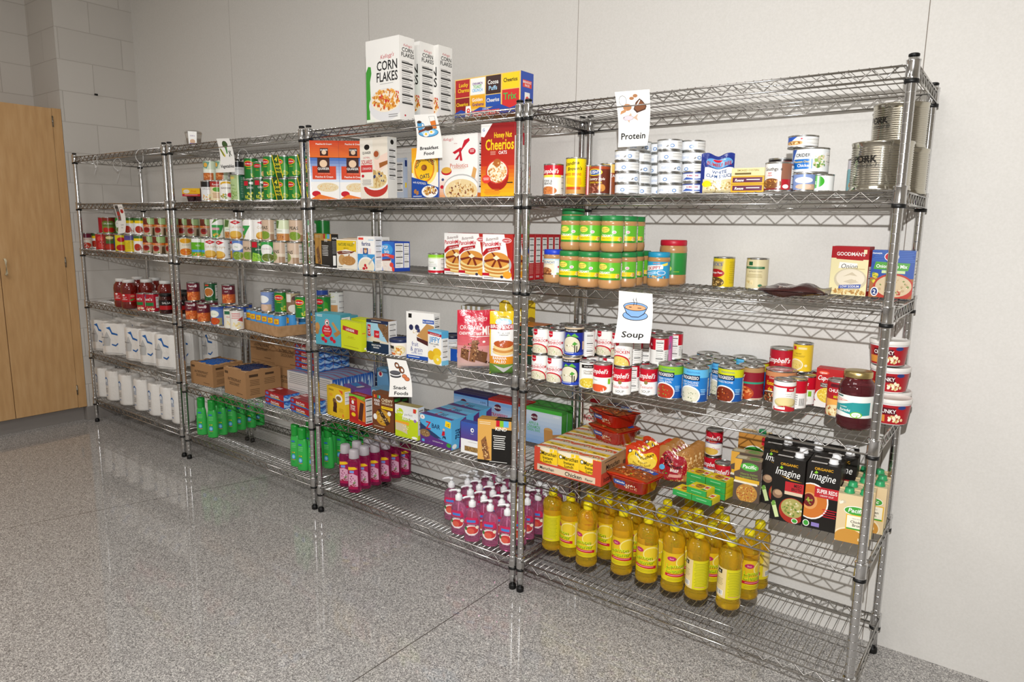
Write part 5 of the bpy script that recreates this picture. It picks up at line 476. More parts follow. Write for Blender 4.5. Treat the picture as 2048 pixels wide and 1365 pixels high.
# kind, name, artwork, size, category, group, start of label, then one row per thing: x, y, z, turn, rest of label
DATA = [
('can','food_can','tomato_tan',(0.0365,0.11,0,),'can',None,'',[
(-5.0277,0.0485,1.2355,68.3,'white and maroon tomato can at the far left end of the can shelf'),
]),
('can','food_can','white_red',(0.0365,0.11,0,),'can',None,'',[
(-5.0321,0.1197,1.2355,67.9,'yellow topped tomato can second from the left post'),
(-4.2472,0.05,1.2355,64.9,'white and yellow tomato can right of the plain yellow can'),
(-4.341,0.0396,1.346,65.5,'green rimmed yellow and white can stacked on plain yellow can'),
(-4.2743,0.0721,1.346,74.9,'green rimmed yellow and white can stacked next to orange-banded cans'),
]),
('can','food_can','tomato_red',(0.0365,0.11,0,),'can',None,'red ',[
(-5.031,0.1903,1.2355,67.6,'tomato picture can behind another, near the left post'),
(-4.7879,0.05,1.2355,87.3,'can covered in tomato pictures, front row near left post'),
]),
('can','food_can','tomato_cr',(0.0365,0.11,0,),'can',None,'',[
(-4.6665,0.05,1.2355,66.8,'dark red crushed tomato can with green oval, bottom row'),
]),
('can','food_can','bluewhite',(0.0365,0.11,0,),'can',None,'blue ',[
(-4.7691,0.13,1.2355,66.5,'and red tomato can half hidden behind the dark red one'),
(-2.7337,0.27,0.979,52.3,'rimmed can stacked behind teal box beside posts'),
]),
('can','food_can','yellowgreen',(0.0365,0.11,0,),'can',None,'',[
(-4.4907,0.045,1.2355,66.1,'yellow and green tomato can left of the plain yellow can'),
]),
('can','food_can','ylw_plain',(0.0365,0.11,0,),'can',None,'',[
(-4.3243,0.03,1.2355,65.5,'plain yellow can with purple top rim, bottom row'),
]),
('can','food_can','tomato_o',(0.0365,0.11,0,),'can','orange-banded tomato cans','orange-banded tomato ',[
(-4.1379,0.055,1.2355,56.4,'can, bottom row, right of white and yellow can'),
(-4.0036,0.05,1.2355,55.7,'can, bottom row, left of the right front post'),
(-3.949,0.1003,1.2355,54.9,'can, bottom row, seen between the two front posts'),
(-4.1264,0.06,1.346,56.2,'can, upper row, first from left'),
(-4.0493,0.09,1.346,55.5,'can, upper row, second from left'),
(-3.9683,0.12,1.346,54.8,'can, upper row, between the two front posts'),
(-3.9837,0.2,1.344,62,'can in the back row right of the posts, left'),
(-3.8529,0.19,1.344,61.4,'can in the back row right of the posts, middle'),
(-3.6841,0.18,1.344,60.5,'can in the back row right of the posts, right'),
]),
('can','food_can','redcan',(0.0365,0.11,0,),'can',None,'',[
(-4.9179,0.13,1.346,67.1,'red can at the left end of the upper tomato row'),
(-1.0348,0.1568,1.5465,30.7,'plain red can between yellow and brown bean cans'),
]),
('can','food_can','tomato_green',(0.0365,0.11,0,),'can',None,'green tomato can ',[
(-4.7734,0.0934,1.346,66.8,'left of its twin under the small sign'),
(-4.7681,0.168,1.346,66.5,'right of its twin under the small sign'),
]),
('can','food_can','greenwhite',(0.0365,0.11,0,),'can',None,'green ',[
(-4.6973,0.1458,1.346,66.1,'topped can behind the small hanging sign'),
(-2.8405,0.03,1.2335,56.1,'and white bean can right of dark green one'),
(-2.6226,0.12,1.344,113.1,'and white can seen between the middle posts, upper'),
(-2.6286,0.12,1.2335,113.1,'and white can seen between the middle posts, lower'),
(-3.4137,0.13,0.8605,59.3,'rimmed can under the right yam can'),
]),
('redjar','sauce_jar','redjar',(),'jar','white lidded red jars','red sauce jar with white lid, ',[
(-4.4665,0.0157,0.8735,54.3,'leftmost behind the front jar'),
(-4.3488,0.0077,0.8735,53.9,'leftmost in front'),
(-4.5526,0.16,0.8735,53.3,'second row left, behind the front jars'),
(-4.2944,0.0942,0.8735,52.8,'in front, behind the red cans'),
(-4.4007,0.2,0.8735,52.2,'farthest back'),
(-4.1124,0.1255,0.8735,51.7,'rightmost, beside the post'),
]),
('can','food_can','ravioli',(0.0365,0.11,0,),'can','red pasta cans','',[
(-4.1955,0.0192,0.8735,35,'red and blue labelled can left of the big red can'),
]),
('can','food_can','ravioli',(0.0425,0.115,0,),'can','red pasta cans','',[
(-4.0972,0.0325,0.8735,42.4,'large red can with green band in front of jars'),
(-4.2066,0.1282,0.8735,63.9,'red can with green band behind the large one'),
]),
('salsa','salsa_jar','salsa',(),'jar','dark salsa jars','dark salsa jar with black lid, ',[
(-3.9393,0.0371,0.8735,63.5,'left of the front post'),
(-3.8712,0.0816,0.8735,62.9,'seen between the front posts'),
(-3.919,0.1472,0.8735,62.4,'right of the front posts'),
(-4.0891,0.2142,0.8735,63,'behind, between the front posts'),
]),
('rolls','paper_towel_pack','towels',(2,0.048,0.222,),'paper towels','wrapped paper towel packs','white wrapped paper towel ',[
(-4.9612,0.09821,0.5135,16,'pack with blue swirl, front row at the left end'),
(-4.7432,0.083,0.5135,30,'pack with blue swirl, front row second from left'),
(-4.413,0.07936,0.5135,16,'pack with blue swirl, front row third from the left'),
(-4.2096,0.07713,0.5135,16,'pack with blue swirl, front row fourth from the left'),
(-4.011,0.08037,0.5135,16,'pack with blue swirl, front row beside the right front post'),
(-4.9314,0.2298,0.5135,4,'pack, second row, first from the left wall'),
(-4.7165,0.232,0.5135,4,'pack, second row, second from the left wall'),
(-4.5,0.21,0.5135,4,'pack, second row, third from the left wall'),
(-4.2855,0.2173,0.5135,4,'pack, second row, fourth from the left wall'),
(-4.8806,0.3439,0.5135,4,'pack, back row, first from the left wall'),
(-4.6658,0.3461,0.5135,4,'pack, back row, second from the left wall'),
(-4.45,0.335,0.5135,4,'pack, back row, third from the left wall'),
]),
('rolls','paper_towel_pack','towels',(1,0.052,0.222,),'paper towels','single wrapped towel rolls at the right rear','white wrapped towel roll beyond the post above the brown cartons, ',[
(-4.0281,0.2085,0.5135,35,'left one'),
(-4.1018,0.3025,0.5135,35,'middle one'),
(-3.97,0.34,0.5135,35,'right one'),
]),
('rolls','tissue_pack','tissue',(1,0.056,0.214,),'toilet paper','wrapped tissue packs on the bottom shelf','white wrapped tissue ',[
(-4.9937,0.09,0.1745,20,'pack on the bottom shelf, first from the left'),
(-4.82,0.25,0.1745,10,'pack, second row of bottom shelf, first from the left'),
(-4.831,0.09,0.1745,20,'pack on the bottom shelf, second from the left'),
(-4.665,0.25,0.1745,10,'pack, second row of bottom shelf, second from the left'),
(-4.6298,0.09,0.1745,20,'pack on the bottom shelf, third from the left'),
(-4.51,0.25,0.1745,10,'pack, second row of bottom shelf, third from the left'),
(-4.4123,0.09,0.1745,20,'pack on the bottom shelf, fourth from the left'),
(-4.355,0.25,0.1745,10,'pack, second row of bottom shelf, fourth from the left'),
(-4.2142,0.09,0.1745,20,'pack on the bottom shelf, fifth from the left'),
(-4.2,0.25,0.1745,10,'pack, second row of bottom shelf, fifth from the left'),
(-4.0608,0.09,0.1745,20,'pack on the bottom shelf, sixth from the left'),
(-4.045,0.25,0.1745,10,'pack, second row of bottom shelf, sixth from the left'),
(-3.9197,0.09,0.1745,20,'pack on the bottom shelf, seventh from the left'),
(-3.87,0.25,0.1745,20,'pack behind the posts beside the green bottles'),
]),
('tie','cable_tie','plain',(0,),'cable tie','loose white cable ties under the top shelves','',[
(-4.62,-0.012,1.8275,0,'white plastic cable tie looped on top shelf wire, second from the left'),
]),
('tie','cable_tie','plain',(1,),'cable tie','loose white cable ties under the top shelves','',[
(-4.03,-0.012,1.8275,20,'white plastic cable tie looped on top shelf wire, third from the left'),
]),
('tie','cable_tie','plain',(2,),'cable tie','loose white cable ties under the top shelves','',[
(-4.8,0.2,1.8275,40,'white plastic cable tie looped on top shelf wire, first from the left'),
]),
('tie','cable_tie','plain',(3,),'cable tie','loose white cable ties under the top shelves','',[
(-3.45,0.3,1.8275,60,'white plastic cable tie looped on top shelf wire, fourth from the left'),
]),
('oat','oatmeal_cup','plain',(),'cup',None,'',[
(-3.6225,0.1,1.8575,61,'clear oatmeal cup with white paper sleeve alone on the top shelf'),
]),
('fruit','fruit_cup_pack','fruitcup',(),'cups',None,'',[
(-3.6273,0.1,1.5465,20,'small pack of dark fruit cups in yellow and red sleeve'),
]),
('can','food_can','mixedblack',(0.0365,0.11,0,),'can',None,'white ',[
(-3.3952,0.0397,1.5465,60.2,'mixed vegetable can with black top band at left end'),
(-3.2727,0.15,1.657,58.1,'can with black top band beside the vegetables sign, upper row'),
]),
('can','food_can','redtan',(0.0365,0.11,0,),'can',None,'',[
(-3.3217,0.0503,1.5465,59.6,'tan can with red top band in front row'),
]),
('can','food_can','seasoned',(0.0365,0.11,0,),'can',None,'',[
(-3.1946,0.03,1.5465,58.9,'white seasoned vegetable can with gold ribbon'),
]),
('can','food_can','tallgreen',(0.0365,0.135,0,),'can',None,'',[
(-3.0913,0.0333,1.5465,33.1,'tall pale green whole bean can with dark green back'),
]),
('can','food_can','vegall',(0.0365,0.11,0,),'can',None,'dark green can ',[
(-3.0199,0.0611,1.5465,57.3,'below corn can, left of its twin'),
(-2.9128,0.05,1.5465,66.5,'right of its twin, under the short green can'),
]),
('can','food_can','harvest_a',(0.0365,0.11,0,),'can',None,'',[
(-3.3881,0.055,1.657,45,'pale green and orange can stacked on white can at left'),
(-3.3063,0.08,1.657,24.1,'orange bottomed can stacked behind the vegetables sign'),
]),
('can','food_can','wholecorn',(0.0365,0.11,0,),'can',None,'white ',[
(-3.3515,0.15,1.657,58.6,'labelled can stacked right behind the vegetables sign'),
(-2.5858,0.25,0.979,26.1,'and orange can stacked behind the teal cracker box'),
]),
('can','food_can','delmonte',(0.0365,0.11,0,),'can',None,'green can ',[
(-3.0325,0.0786,1.657,57.3,'with red logo at top of stack'),
(-2.6411,0.22,1.344,202,'seen above the snack box right of the posts'),
(-2.6464,0.22,1.2335,202.1,'behind the snack box right of the posts, lower'),
(-2.8326,0.09,0.9725,55.3,'with red logo on sky cans, next to pale blue can'),
(-2.5725,0.03,0.9725,48.7,'with red logo on sky cans, left of the posts'),
(-2.9087,0.16,0.9725,55.1,'at the back of the tray stack'),
(-2.7346,0.2995,0.8685,52.3,'hidden behind teal box, beside the posts'),
]),
('can','food_can','delcorn',(0.0365,0.082,0,),'can',None,'',[
(-2.9066,0.05,1.657,56.4,'short green corn can stacked right of the taller green can'),
]),
('four','can_multipack','delmonte',(),'cans','green four-can value packs','green four-can pack with yellow striped band, ',[
(-2.7875,0.08395,1.5465,28,'lower left'),
(-2.7802,0.08387,1.656,28,'upper left'),
(-2.6481,0.1319,1.5465,28,'lower right behind the posts'),
(-2.641,0.1323,1.656,28,'upper right behind the posts'),
(-2.7696,0.3,1.5465,28,'lower, far right behind the posts'),
(-2.7641,0.3,1.656,28,'upper, far right behind the posts'),
]),
('can','food_can','goldcan',(0.0365,0.11,0,),'can',None,'',[
(-3.6989,0.0544,1.2335,61.9,'orange fruit can with gold arch at the left end of front row'),
]),
('can','food_can','beige_corn',(0.0365,0.11,0,),'can',None,'',[
(-3.7059,0.1282,1.2335,61.5,'beige corn can between orange fruit can and green cans'),
]),
('can','food_can','green_veg',(0.0365,0.11,0,),'can',None,'bright green corn can, ',[
(-3.5707,0.0586,1.2335,61.1,'left of a pair'),
(-3.4991,0.0778,1.2335,60.7,'right of a pair'),
]),
('can','food_can','cutstyle',(0.0365,0.11,0,),'can',None,'',[
(-3.4039,0.045,1.2335,50.2,'white cut style can showing red logo, left of the twin cans'),
(-3.2645,0.0338,1.2335,21.4,'white cut style can turned to show its nutrition panel, lower row'),
(-3.2782,0.1067,1.2335,58.7,'white cut style can half hidden left of the blue can'),
(-3.1523,0.05,1.344,50.4,'large white cut style can with yellow bowl, upper row'),
(-2.9519,0.0604,1.344,86.7,'white cut style can left of the beige pea can, upper row'),
]),
('can','food_can','bluepea',(0.0365,0.11,0,),'can',None,'',[
(-3.1091,0.0346,1.2335,58.2,'blue pea can in the bottom row'),
]),
('can','food_can','beigepeas',(0.0365,0.11,0,),'can',None,'beige pea can ',[
(-3.037,0.052,1.2335,47.6,'right of the blue can, lower row'),
(-2.8455,0.045,1.344,18,'in the upper row'),
(-2.6194,0.045,1.344,42,'next to right post, upper row'),
]),
('can','food_can','greenbeans',(0.0365,0.11,0,),'can',None,'',[
(-2.9264,0.03,1.2335,56.9,'dark green bean can with red corner, bottom row'),
]),
('can','food_can','beigebeans',(0.0365,0.11,0,),'can',None,'beige bean ',[
(-2.735,0.03,1.2335,13.2,'can, second from the right post'),
(-2.618,0.03,1.2335,8.2,'can next to the right post'),
]),
('can','food_can','greenstripe',(0.0365,0.11,0,),'can',None,'',[
(-3.3853,0.0737,1.344,79.6,'green striped white can at the left of upper row'),
(-3.0253,0.0496,1.344,5.4,'white can with green stripe and nutrition panel, upper row'),
]),
('can','food_can','asparagus',(0.0365,0.11,0,),'can',None,'',[
(-3.3235,0.1214,1.344,59.2,'pale green and yellow can second in upper row'),
(-3.386,0.1613,1.344,68.9,'yellow and green can tucked behind the white cut style can'),
(-2.722,0.045,1.344,29.9,'green, white and orange asparagus can in upper row'),
]),
('can','food_can','vegall',(0.0365,0.11,0,),'can','dark green cans under the tomato cans','dark green can under back row tomato can, ',[
(-3.9973,0.2,1.2335,62.1,'left'),
(-3.8658,0.19,1.2335,61.5,'middle'),
(-3.6923,0.2012,1.2335,60.6,'right'),
]),
('can','food_can','apricot',(0.0365,0.11,0,),'can','maroon yam cans','maroon ',[
(-3.6697,0.0523,0.8605,66.8,'and orange yam can in the bottom row at the left post'),
(-3.5654,0.12,0.8605,60.4,'yam can behind the front yam can, lower row'),
(-3.7462,0.14,0.8605,61.3,'yam can behind the two front yam cans'),
(-3.6712,0.07,0.971,66.6,'and orange yam can on top at the left'),
(-3.396,0.13,0.971,64.2,'yam can standing on the green rimmed can'),
]),
('can','food_can','apricot',(0.0365,0.11,0,),'can',None,'',[
(-3.5299,0.0472,0.8605,61,'maroon and orange yam can in front, right of another'),
]),
('can','food_can','pumpkin',(0.0365,0.11,0,),'can',None,'',[
(-3.5838,0.13,0.971,60.4,'dark green pumpkin can stacked on yam cans'),
]),
('can','food_can','bluecarrot',(0.0365,0.11,0,),'can',None,'',[
(-3.3468,0.0266,0.8605,52,'blue carrot can with orange picture, front row'),
]),
('can','food_can','bluewhite',(0.0365,0.11,0,),'can','white cans with blue band','white can with blue band behind ',[
(-3.3132,0.0927,0.8605,59.2,'the blue carrot can, left'),
(-3.2428,0.1161,0.8605,58.4,'pear cans, middle'),
(-3.3244,0.19,0.8605,58,'pear cans, farther back'),
]),
('can','food_can','pears',(0.0365,0.11,0,),'can',None,'',[
(-3.1914,0.0128,0.8605,59.1,'white pear can with green band left of the brown tray'),
]),
('can','food_can','pears2',(0.0365,0.11,0,),'can',None,'',[
(-3.1156,0.003611,0.8605,58.5,'white and red pear slices can touching the brown tray'),
]),
('tray','display_tray','plain',(0.404,0.272,0.055,),'tray',None,'',[
(-2.9122,0.1495,0.8605,-7.6,'low brown cardboard tray holding rows of blue sky cans'),
]),
('can','food_can','skycan',(0.0325,0.108,1,),'can','blue sky cans in the brown tray','blue sky label can in the tray, ',[
(-3.087,0.0803,0.864,42.6,'front row, first from the left'),
(-3.0243,0.0638,0.864,42.2,'front row, second from the left'),
(-2.9584,0.055,0.864,41.8,'front row, third from the left'),
(-2.8925,0.0462,0.864,41.4,'front row, fourth from the left'),
(-2.8266,0.0375,0.864,40.9,'front row, fifth from the left'),
(-2.7606,0.0287,0.864,40.5,'front row, sixth from the left'),
(-3.0814,0.1386,0.864,21.8,'second row, first from the left'),
(-3.0155,0.1298,0.864,21.4,'second row, second from the left'),
(-2.9496,0.121,0.864,20.9,'second row, third from the left'),
(-2.8837,0.1122,0.864,20.5,'second row, fourth from the left'),
(-2.8178,0.1034,0.864,20,'second row, fifth from the left'),
(-2.7518,0.0946,0.864,19.6,'second row, sixth from the left'),
(-3.0726,0.2045,0.864,0.9,'third row, first from the left'),
(-3.0067,0.1957,0.864,0.5,'third row, second from the left'),
(-2.9408,0.1869,0.864,0.1,'third row, third from the left'),
(-2.8749,0.1781,0.864,-0.4,'third row, fourth from the left'),
(-2.809,0.1693,0.864,-0.8,'third row, fifth from the left'),
(-2.7431,0.1605,0.864,-1.3,'third row, sixth from the left'),
(-3.0638,0.2704,0.864,40.1,'back row, first from the left'),
(-2.9979,0.2616,0.864,39.7,'back row, second from the left'),
(-2.932,0.2528,0.864,39.2,'back row, third from the left'),
(-2.8661,0.244,0.864,38.8,'back row, fourth from the left'),
(-2.8002,0.2352,0.864,38.3,'back row, fifth from the left'),
(-2.7342,0.2224,0.864,37.8,'back row, sixth from the left'),
]),
('can','food_can','bluepinto',(0.0365,0.11,0,),'can',None,'',[
(-2.9064,0.06,0.9725,41.3,'pale blue bean can standing on the blue sky cans'),
(-2.9827,0.13,0.9725,76.1,'blue can behind the pale blue can on the tray'),
(-2.5867,0.25,0.8685,51.1,'blue can behind teal box, under the white one'),
]),
('can','food_can','cauli',(0.0365,0.11,0,),'can',None,'',[
(-2.7589,0.11,0.9725,54.4,'brown and white can standing on the sky cans'),
]),
('can','food_can','delcorn',(0.0365,0.11,0,),'can',None,'',[
(-2.4995,0.09876,0.9725,47.1,'green corn can on the sky cans, right of the posts'),
]),
('case','open_carton','case',(0.232,0.2,0.129,),'box',None,'',[
(-3.6125,0.1558,0.4665,2,'open brown carton with pale blue film inside, nearest left post'),
]),
('case','open_carton','case',(0.24,0.215,0.149,),'box',None,'',[
(-3.2171,0.1435,0.4665,-3.6,'open brown carton with dark blue film, printed antiperspirant deodorant'),
]),
('bundle','deodorant_bundle','#1b62b8',(0.218,0.186,0.13,),'bundle',None,'',[
(-3.6125,0.1558,0.4715,2,'bright blue plastic bundle inside the left open carton'),
]),
('bundle','deodorant_bundle','#10285a',(0.226,0.201,0.15,),'bundle',None,'',[
(-3.2171,0.1435,0.4715,-3.6,'dark blue plastic bundle inside the middle open carton'),
]),
('kbox','shipping_carton','case',(0.25,0.16,0.151,),'box','closed brown cartons at the back','closed brown antiperspirant carton in the back stack, ',[
(-3.33,0.37,0.4665,0,'lower left'),
(-3.33,0.37,0.619,0,'upper left'),
(-3.04,0.34,0.4665,2,'lower right'),
(-3.04,0.34,0.619,2,'upper right'),
]),
('box','toothpaste_box','paste',(0.185,0.046,0.036,),'toothpaste','stacked toothpaste boxes','red and blue toothpaste box in the ',[
(-2.86,0.065,0.4665,-4,'left front pile, bottom layer, front row'),
(-2.86,0.065,0.504,-4,'left front pile, top layer, front row'),
(-2.86,0.115,0.4665,-4,'left front pile, bottom layer, rear row'),
(-2.86,0.115,0.504,-4,'left front pile, top layer, rear row'),
(-2.625,0.055,0.4665,-6,'right front pile, bottom layer, front row'),
(-2.625,0.055,0.504,-6,'right front pile, top layer, front row'),
(-2.625,0.105,0.4665,-6,'right front pile, bottom layer, rear row'),
(-2.625,0.105,0.504,-6,'right front pile, top layer, rear row'),
]),
('box','toothpaste_box','paste_blue',(0.19,0.045,0.087,),'toothpaste','upright toothpaste boxes in the long low stack','blue ended toothpaste box in long low stack, ',[
(-2.61,0.175,0.4665,0,'lower layer, right side, first from front'),
(-2.802,0.175,0.4665,0,'lower layer, left side, first from front'),
(-2.61,0.2215,0.4665,0,'lower layer, right side, second from front'),
(-2.802,0.2215,0.4665,0,'lower layer, left side, second from front'),
(-2.61,0.268,0.4665,0,'lower layer, right side, third from front'),
(-2.802,0.268,0.4665,0,'lower layer, left side, third from front'),
(-2.61,0.3145,0.4665,0,'lower layer, right side, fourth from front'),
(-2.802,0.3145,0.4665,0,'lower layer, left side, fourth from front'),
(-2.61,0.361,0.4665,0,'lower layer, right side, fifth from front'),
(-2.802,0.361,0.4665,0,'lower layer, left side, fifth from front'),
(-2.61,0.4075,0.4665,0,'lower layer, right side, sixth from front'),
(-2.802,0.4075,0.4665,0,'lower layer, left side, sixth from front'),
(-2.61,0.175,0.5545,0,'upper layer, right side, first from front'),
(-2.802,0.175,0.5545,0,'upper layer, left side, first from front'),
(-2.61,0.2215,0.5545,0,'upper layer, right side, second from front'),
(-2.802,0.2215,0.5545,0,'upper layer, left side, second from front'),
(-2.61,0.268,0.5545,0,'upper layer, right side, third from front'),
(-2.802,0.268,0.5545,0,'upper layer, left side, third from front'),
(-2.61,0.3145,0.5545,0,'upper layer, right side, fourth from front'),
(-2.802,0.3145,0.5545,0,'upper layer, left side, fourth from front'),
(-2.61,0.361,0.5545,0,'upper layer, right side, fifth from front'),
(-2.802,0.361,0.5545,0,'upper layer, left side, fifth from front'),
(-2.61,0.4075,0.5545,0,'upper layer, right side, sixth from front'),
(-2.802,0.4075,0.5545,0,'upper layer, left side, sixth from front'),
]),
('box','toothpaste_box','paste',(0.185,0.054,0.0338,),'toothpaste','stacked toothpaste boxes','toothpaste box in the tall column, ',[
(-2.805,0.235,0.644,0,'first layer up, first from the front'),
(-2.805,0.291,0.644,0,'first layer up, second from the front'),
(-2.805,0.347,0.644,0,'first layer up, third from the front'),
(-2.805,0.403,0.644,0,'first layer up, fourth from the front'),
(-2.805,0.235,0.6787,0,'second layer up, first from the front'),
(-2.805,0.291,0.6787,0,'second layer up, second from the front'),
(-2.805,0.347,0.6787,0,'second layer up, third from the front'),
(-2.805,0.403,0.6787,0,'second layer up, fourth from the front'),
(-2.805,0.235,0.7134,0,'third layer up, first from the front'),
(-2.805,0.291,0.7134,0,'third layer up, second from the front'),
(-2.805,0.347,0.7134,0,'third layer up, third from the front'),
(-2.805,0.403,0.7134,0,'third layer up, fourth from the front'),
(-2.805,0.235,0.7481,0,'fourth layer up, first from the front'),
(-2.805,0.291,0.7481,0,'fourth layer up, second from the front'),
(-2.805,0.347,0.7481,0,'fourth layer up, third from the front'),
(-2.805,0.403,0.7481,0,'fourth layer up, fourth from the front'),
]),
('green','shampoo_bottle','shampoo',(),'bottle','green shampoo bottles on the bottom shelf','green shampoo bottle in ',[
(-3.6166,0.0439,0.1615,36.6,'left group, first from the left'),
(-3.5159,0.0543,0.1615,35.8,'left group, second from the left'),
(-3.524,0.1189,0.1615,35.2,'left group, third from the left'),
(-3.5238,0.1841,0.1615,34.6,'left group, fourth from the left'),
(-3.532,0.2488,0.1615,33.9,'left group, fifth from the left'),
(-3.5251,0.3136,0.1615,33.2,'left group, sixth from the left'),
(-3.5322,0.3785,0.1615,32.6,'left group, seventh from the left'),
(-3.6,0.12,0.1615,35.6,'the left group, hidden column, first from front'),
(-3.6,0.2,0.1615,34.7,'the left group, hidden column, second from front'),
(-3.59,0.28,0.1615,33.8,'the left group, hidden column, third from front'),
(-2.715,0.06,0.1615,20,'the right group, front row, first from left'),
(-2.6353,0.0449,0.1615,20,'the right group, front row, second from left'),
(-2.5734,0.0655,0.1615,20,'the right group, front row, third from left'),
(-2.695,0.14,0.1615,20,'right group, second row back, first from left'),
(-2.625,0.135,0.1615,20,'right group, second row back, second from left'),
(-2.56,0.15,0.1615,20,'right group, second row back, third from left'),
(-2.69,0.21,0.1615,20,'right group, third row back, first from left'),
(-2.62,0.22,0.1615,20,'right group, third row back, second from left'),
(-2.555,0.23,0.1615,20,'right group, third row back, third from left'),
(-2.6822,0.2896,0.1615,20,'right group, fourth row back, first from left'),
(-2.6178,0.3004,0.1615,20,'right group, fourth row back, second from left'),
(-2.55,0.31,0.1615,20,'right group, fourth row back, third from left'),
(-2.55,0.385,0.1615,20,'right group, fifth row back, first from left'),
]),
('box','cereal_box','cornflakes',(0.198,0.085,0.325,),'cereal box','corn flakes boxes on the top shelf','white corn flakes cereal ',[
(-1.9214,0.0236,1.8575,0,'box in front, full face showing'),
(-1.9199,0.139,1.8575,0,'box, middle one of three'),
(-1.8931,0.2236,1.8575,0,'box, rearmost of three, at the wall'),
]),
('box','cereal_box','variety',(0.323,0.081,0.146,),'cereal box',None,'',[
(-1.4509,0.1205,1.8575,0,'colourful cereal variety pack box with eight small packs'),
]),
('box','cereal_box','oatbox',(0.135,0.075,0.186,),'cereal box',None,'blue and orange oatmeal box, ',[
(-2.3731,0.04493,1.5465,34,'left of a pair'),
(-2.2627,0.1223,1.5465,34,'right of a pair'),
]),
('box','cereal_box','oatbox_flat',(0.135,0.16,0.075,),'cereal box',None,'orange oatmeal box lying on the ',[
(-2.3969,0.08028,1.734,34,'left upright one'),
(-2.2858,0.1567,1.734,34,'right upright one'),
]),
('box','cereal_box','squares',(0.169,0.056,0.262,),'cereal box',None,'',[
(-2.0631,0.08,1.5465,2,'cream oatmeal squares cereal box with red bowl'),
]),
('box','cereal_box','side_pale',(0.05,0.024,0.19,),'cereal box',None,'',[
(-2.0737,0.232,1.5465,0,'pale blue cereal box edge behind the oatmeal squares box'),
]),
('box','food_box','kidz',(0.05,0.03,0.12,),'box',None,'',[
(-2.5317,0.1439,1.5465,0,'white and green box edge beside the left oatmeal box'),
]),
('box','cereal_box','honeyoats',(0.145,0.06,0.2,),'cereal box',None,'',[
(-1.7306,0.05722,1.5465,2,'yellow and blue honey oats and almonds cereal box under the sign'),
]),
('box','cereal_box','speck',(0.201,0.055,0.241,),'cereal box',None,'',[
(-1.5569,0.06278,1.5465,0,'white cereal box with large red letter K and bowl'),
]),
('box','cereal_box','honeynut',(0.153,0.055,0.266,),'cereal box',None,'',[
(-1.3461,0.0435,1.5465,3,'tall red and yellow honey nut oat cereal box tilted at right'),
]),
('box','cereal_box','speck',(0.15,0.06,0.24,),'cereal box',None,'',[
(-1.6698,0.2365,1.5465,10,'cereal box side edge between the white and the red cereal boxes'),
]),
('box','cereal_box','honeynut',(0.12,0.055,0.262,),'cereal box',None,'',[
(-1.4682,0.2475,1.5465,0,'red cereal box edge behind the tall red cereal box'),
]),
('box','food_box','kind',(0.222,0.034,0.154,),'box',None,'',[
(-2.4173,0.0625,1.2325,-18,'tan and black nut bar box at the left end of the shelf'),
]),
('box','food_box','biscuit',(0.135,0.05,0.133,),'box',None,'',[
(-2.215,0.04,1.2325,0,'cream and yellow biscuit box with almond butter biscuits'),
]),
('box','food_box','biscuit',(0.111,0.045,0.135,),'box',None,'',[
(-2.3291,0.1625,1.2325,0,'yellow topped box behind the biscuit box'),
]),
('box','food_box','farina',(0.108,0.045,0.149,),'box',None,'',[
(-2.0772,0.03376,1.2325,2,'white and blue farina cereal box with portrait'),
]),
('box','food_box','farina',(0.113,0.045,0.144,),'box',None,'',[
(-2.1585,0.1525,1.2325,0,'white cereal box behind, right of the farina box'),
]),
('box','food_box','poptarts',(0.119,0.081,0.129,),'box',None,'',[
(-1.9804,0.09131,1.2325,-10,'blue toaster pastry box with strawberry pastry'),
]),
('box','food_box','poptarts',(0.11,0.045,0.126,),'box',None,'',[
(-2.175,0.2299,1.2325,-8,'blue box behind the toaster pastry box'),
]),
('can','food_can','smallgw',(0.0365,0.085,0,),'can','two small white and green cans','small white and green can ',[
(-1.7343,0.0995,1.2325,23,'left of the pancake mix boxes'),
(-1.6982,0.1838,1.2325,21.7,'half behind a pancake mix box'),
]),
('box','food_box','pancake',(0.145,0.045,0.172,),'box','pancake mix boxes','pancake mix box with stack of pancakes, ',[
(-1.6206,0.1266,1.2325,0,'left one of three showing pancakes'),
(-1.5004,0.08198,1.2325,0,'middle one of three showing pancakes'),
(-1.3369,0.0345,1.2325,0,'right one of three, beside the post'),
]),
('box','food_box','pancake',(0.145,0.042,0.172,),'box','pancake mix boxes','red spined pancake mix box in the column behind the right one, ',[
(-1.3125,0.1,1.2325,0,'first from front'),
(-1.3125,0.1435,1.2325,0,'second from front'),
(-1.3125,0.187,1.2325,0,'third from front'),
(-1.3125,0.2305,1.2325,0,'fourth from front'),
(-1.3125,0.274,1.2325,0,'fifth from front'),
(-1.3125,0.3175,1.2325,0,'sixth from front'),
]),
('box','food_box','grahambox',(0.16,0.07,0.15,),'box',None,'',[
(-2.3221,0.0149,0.8685,6.9,'teal cracker box with red circle beside the post'),
]),
('box','food_box','grahambox',(0.165,0.06,0.12,),'box',None,'',[
(-2.4381,0.1643,0.8685,0,'teal cracker box behind the front teal box'),
]),
('box','food_box','limebox',(0.164,0.025,0.129,),'box',None,'',[
(-2.147,-0.0129,0.8685,-7,'bright lime green snack bar box with red label'),
]),
('box','food_box','limebox',(0.12,0.06,0.12,),'box',None,'',[
(-2.2337,0.13,0.8685,0,'lime green box behind the front lime box'),
]),
('box','food_box','clif',(0.144,0.05,0.146,),'box',None,'',[
(-2.0055,0.0292,0.8685,-0.4,'sky blue and navy energy bar box, peanut butter banana'),
]),
('tub','ice_cream_tub','tubwhite',(0.036,0.046,0.076,'#1d2a52',),'tub',None,'',[
(-1.8841,0.0267,0.8685,26.1,'small white tub with navy lid left of white bar box'),
]),
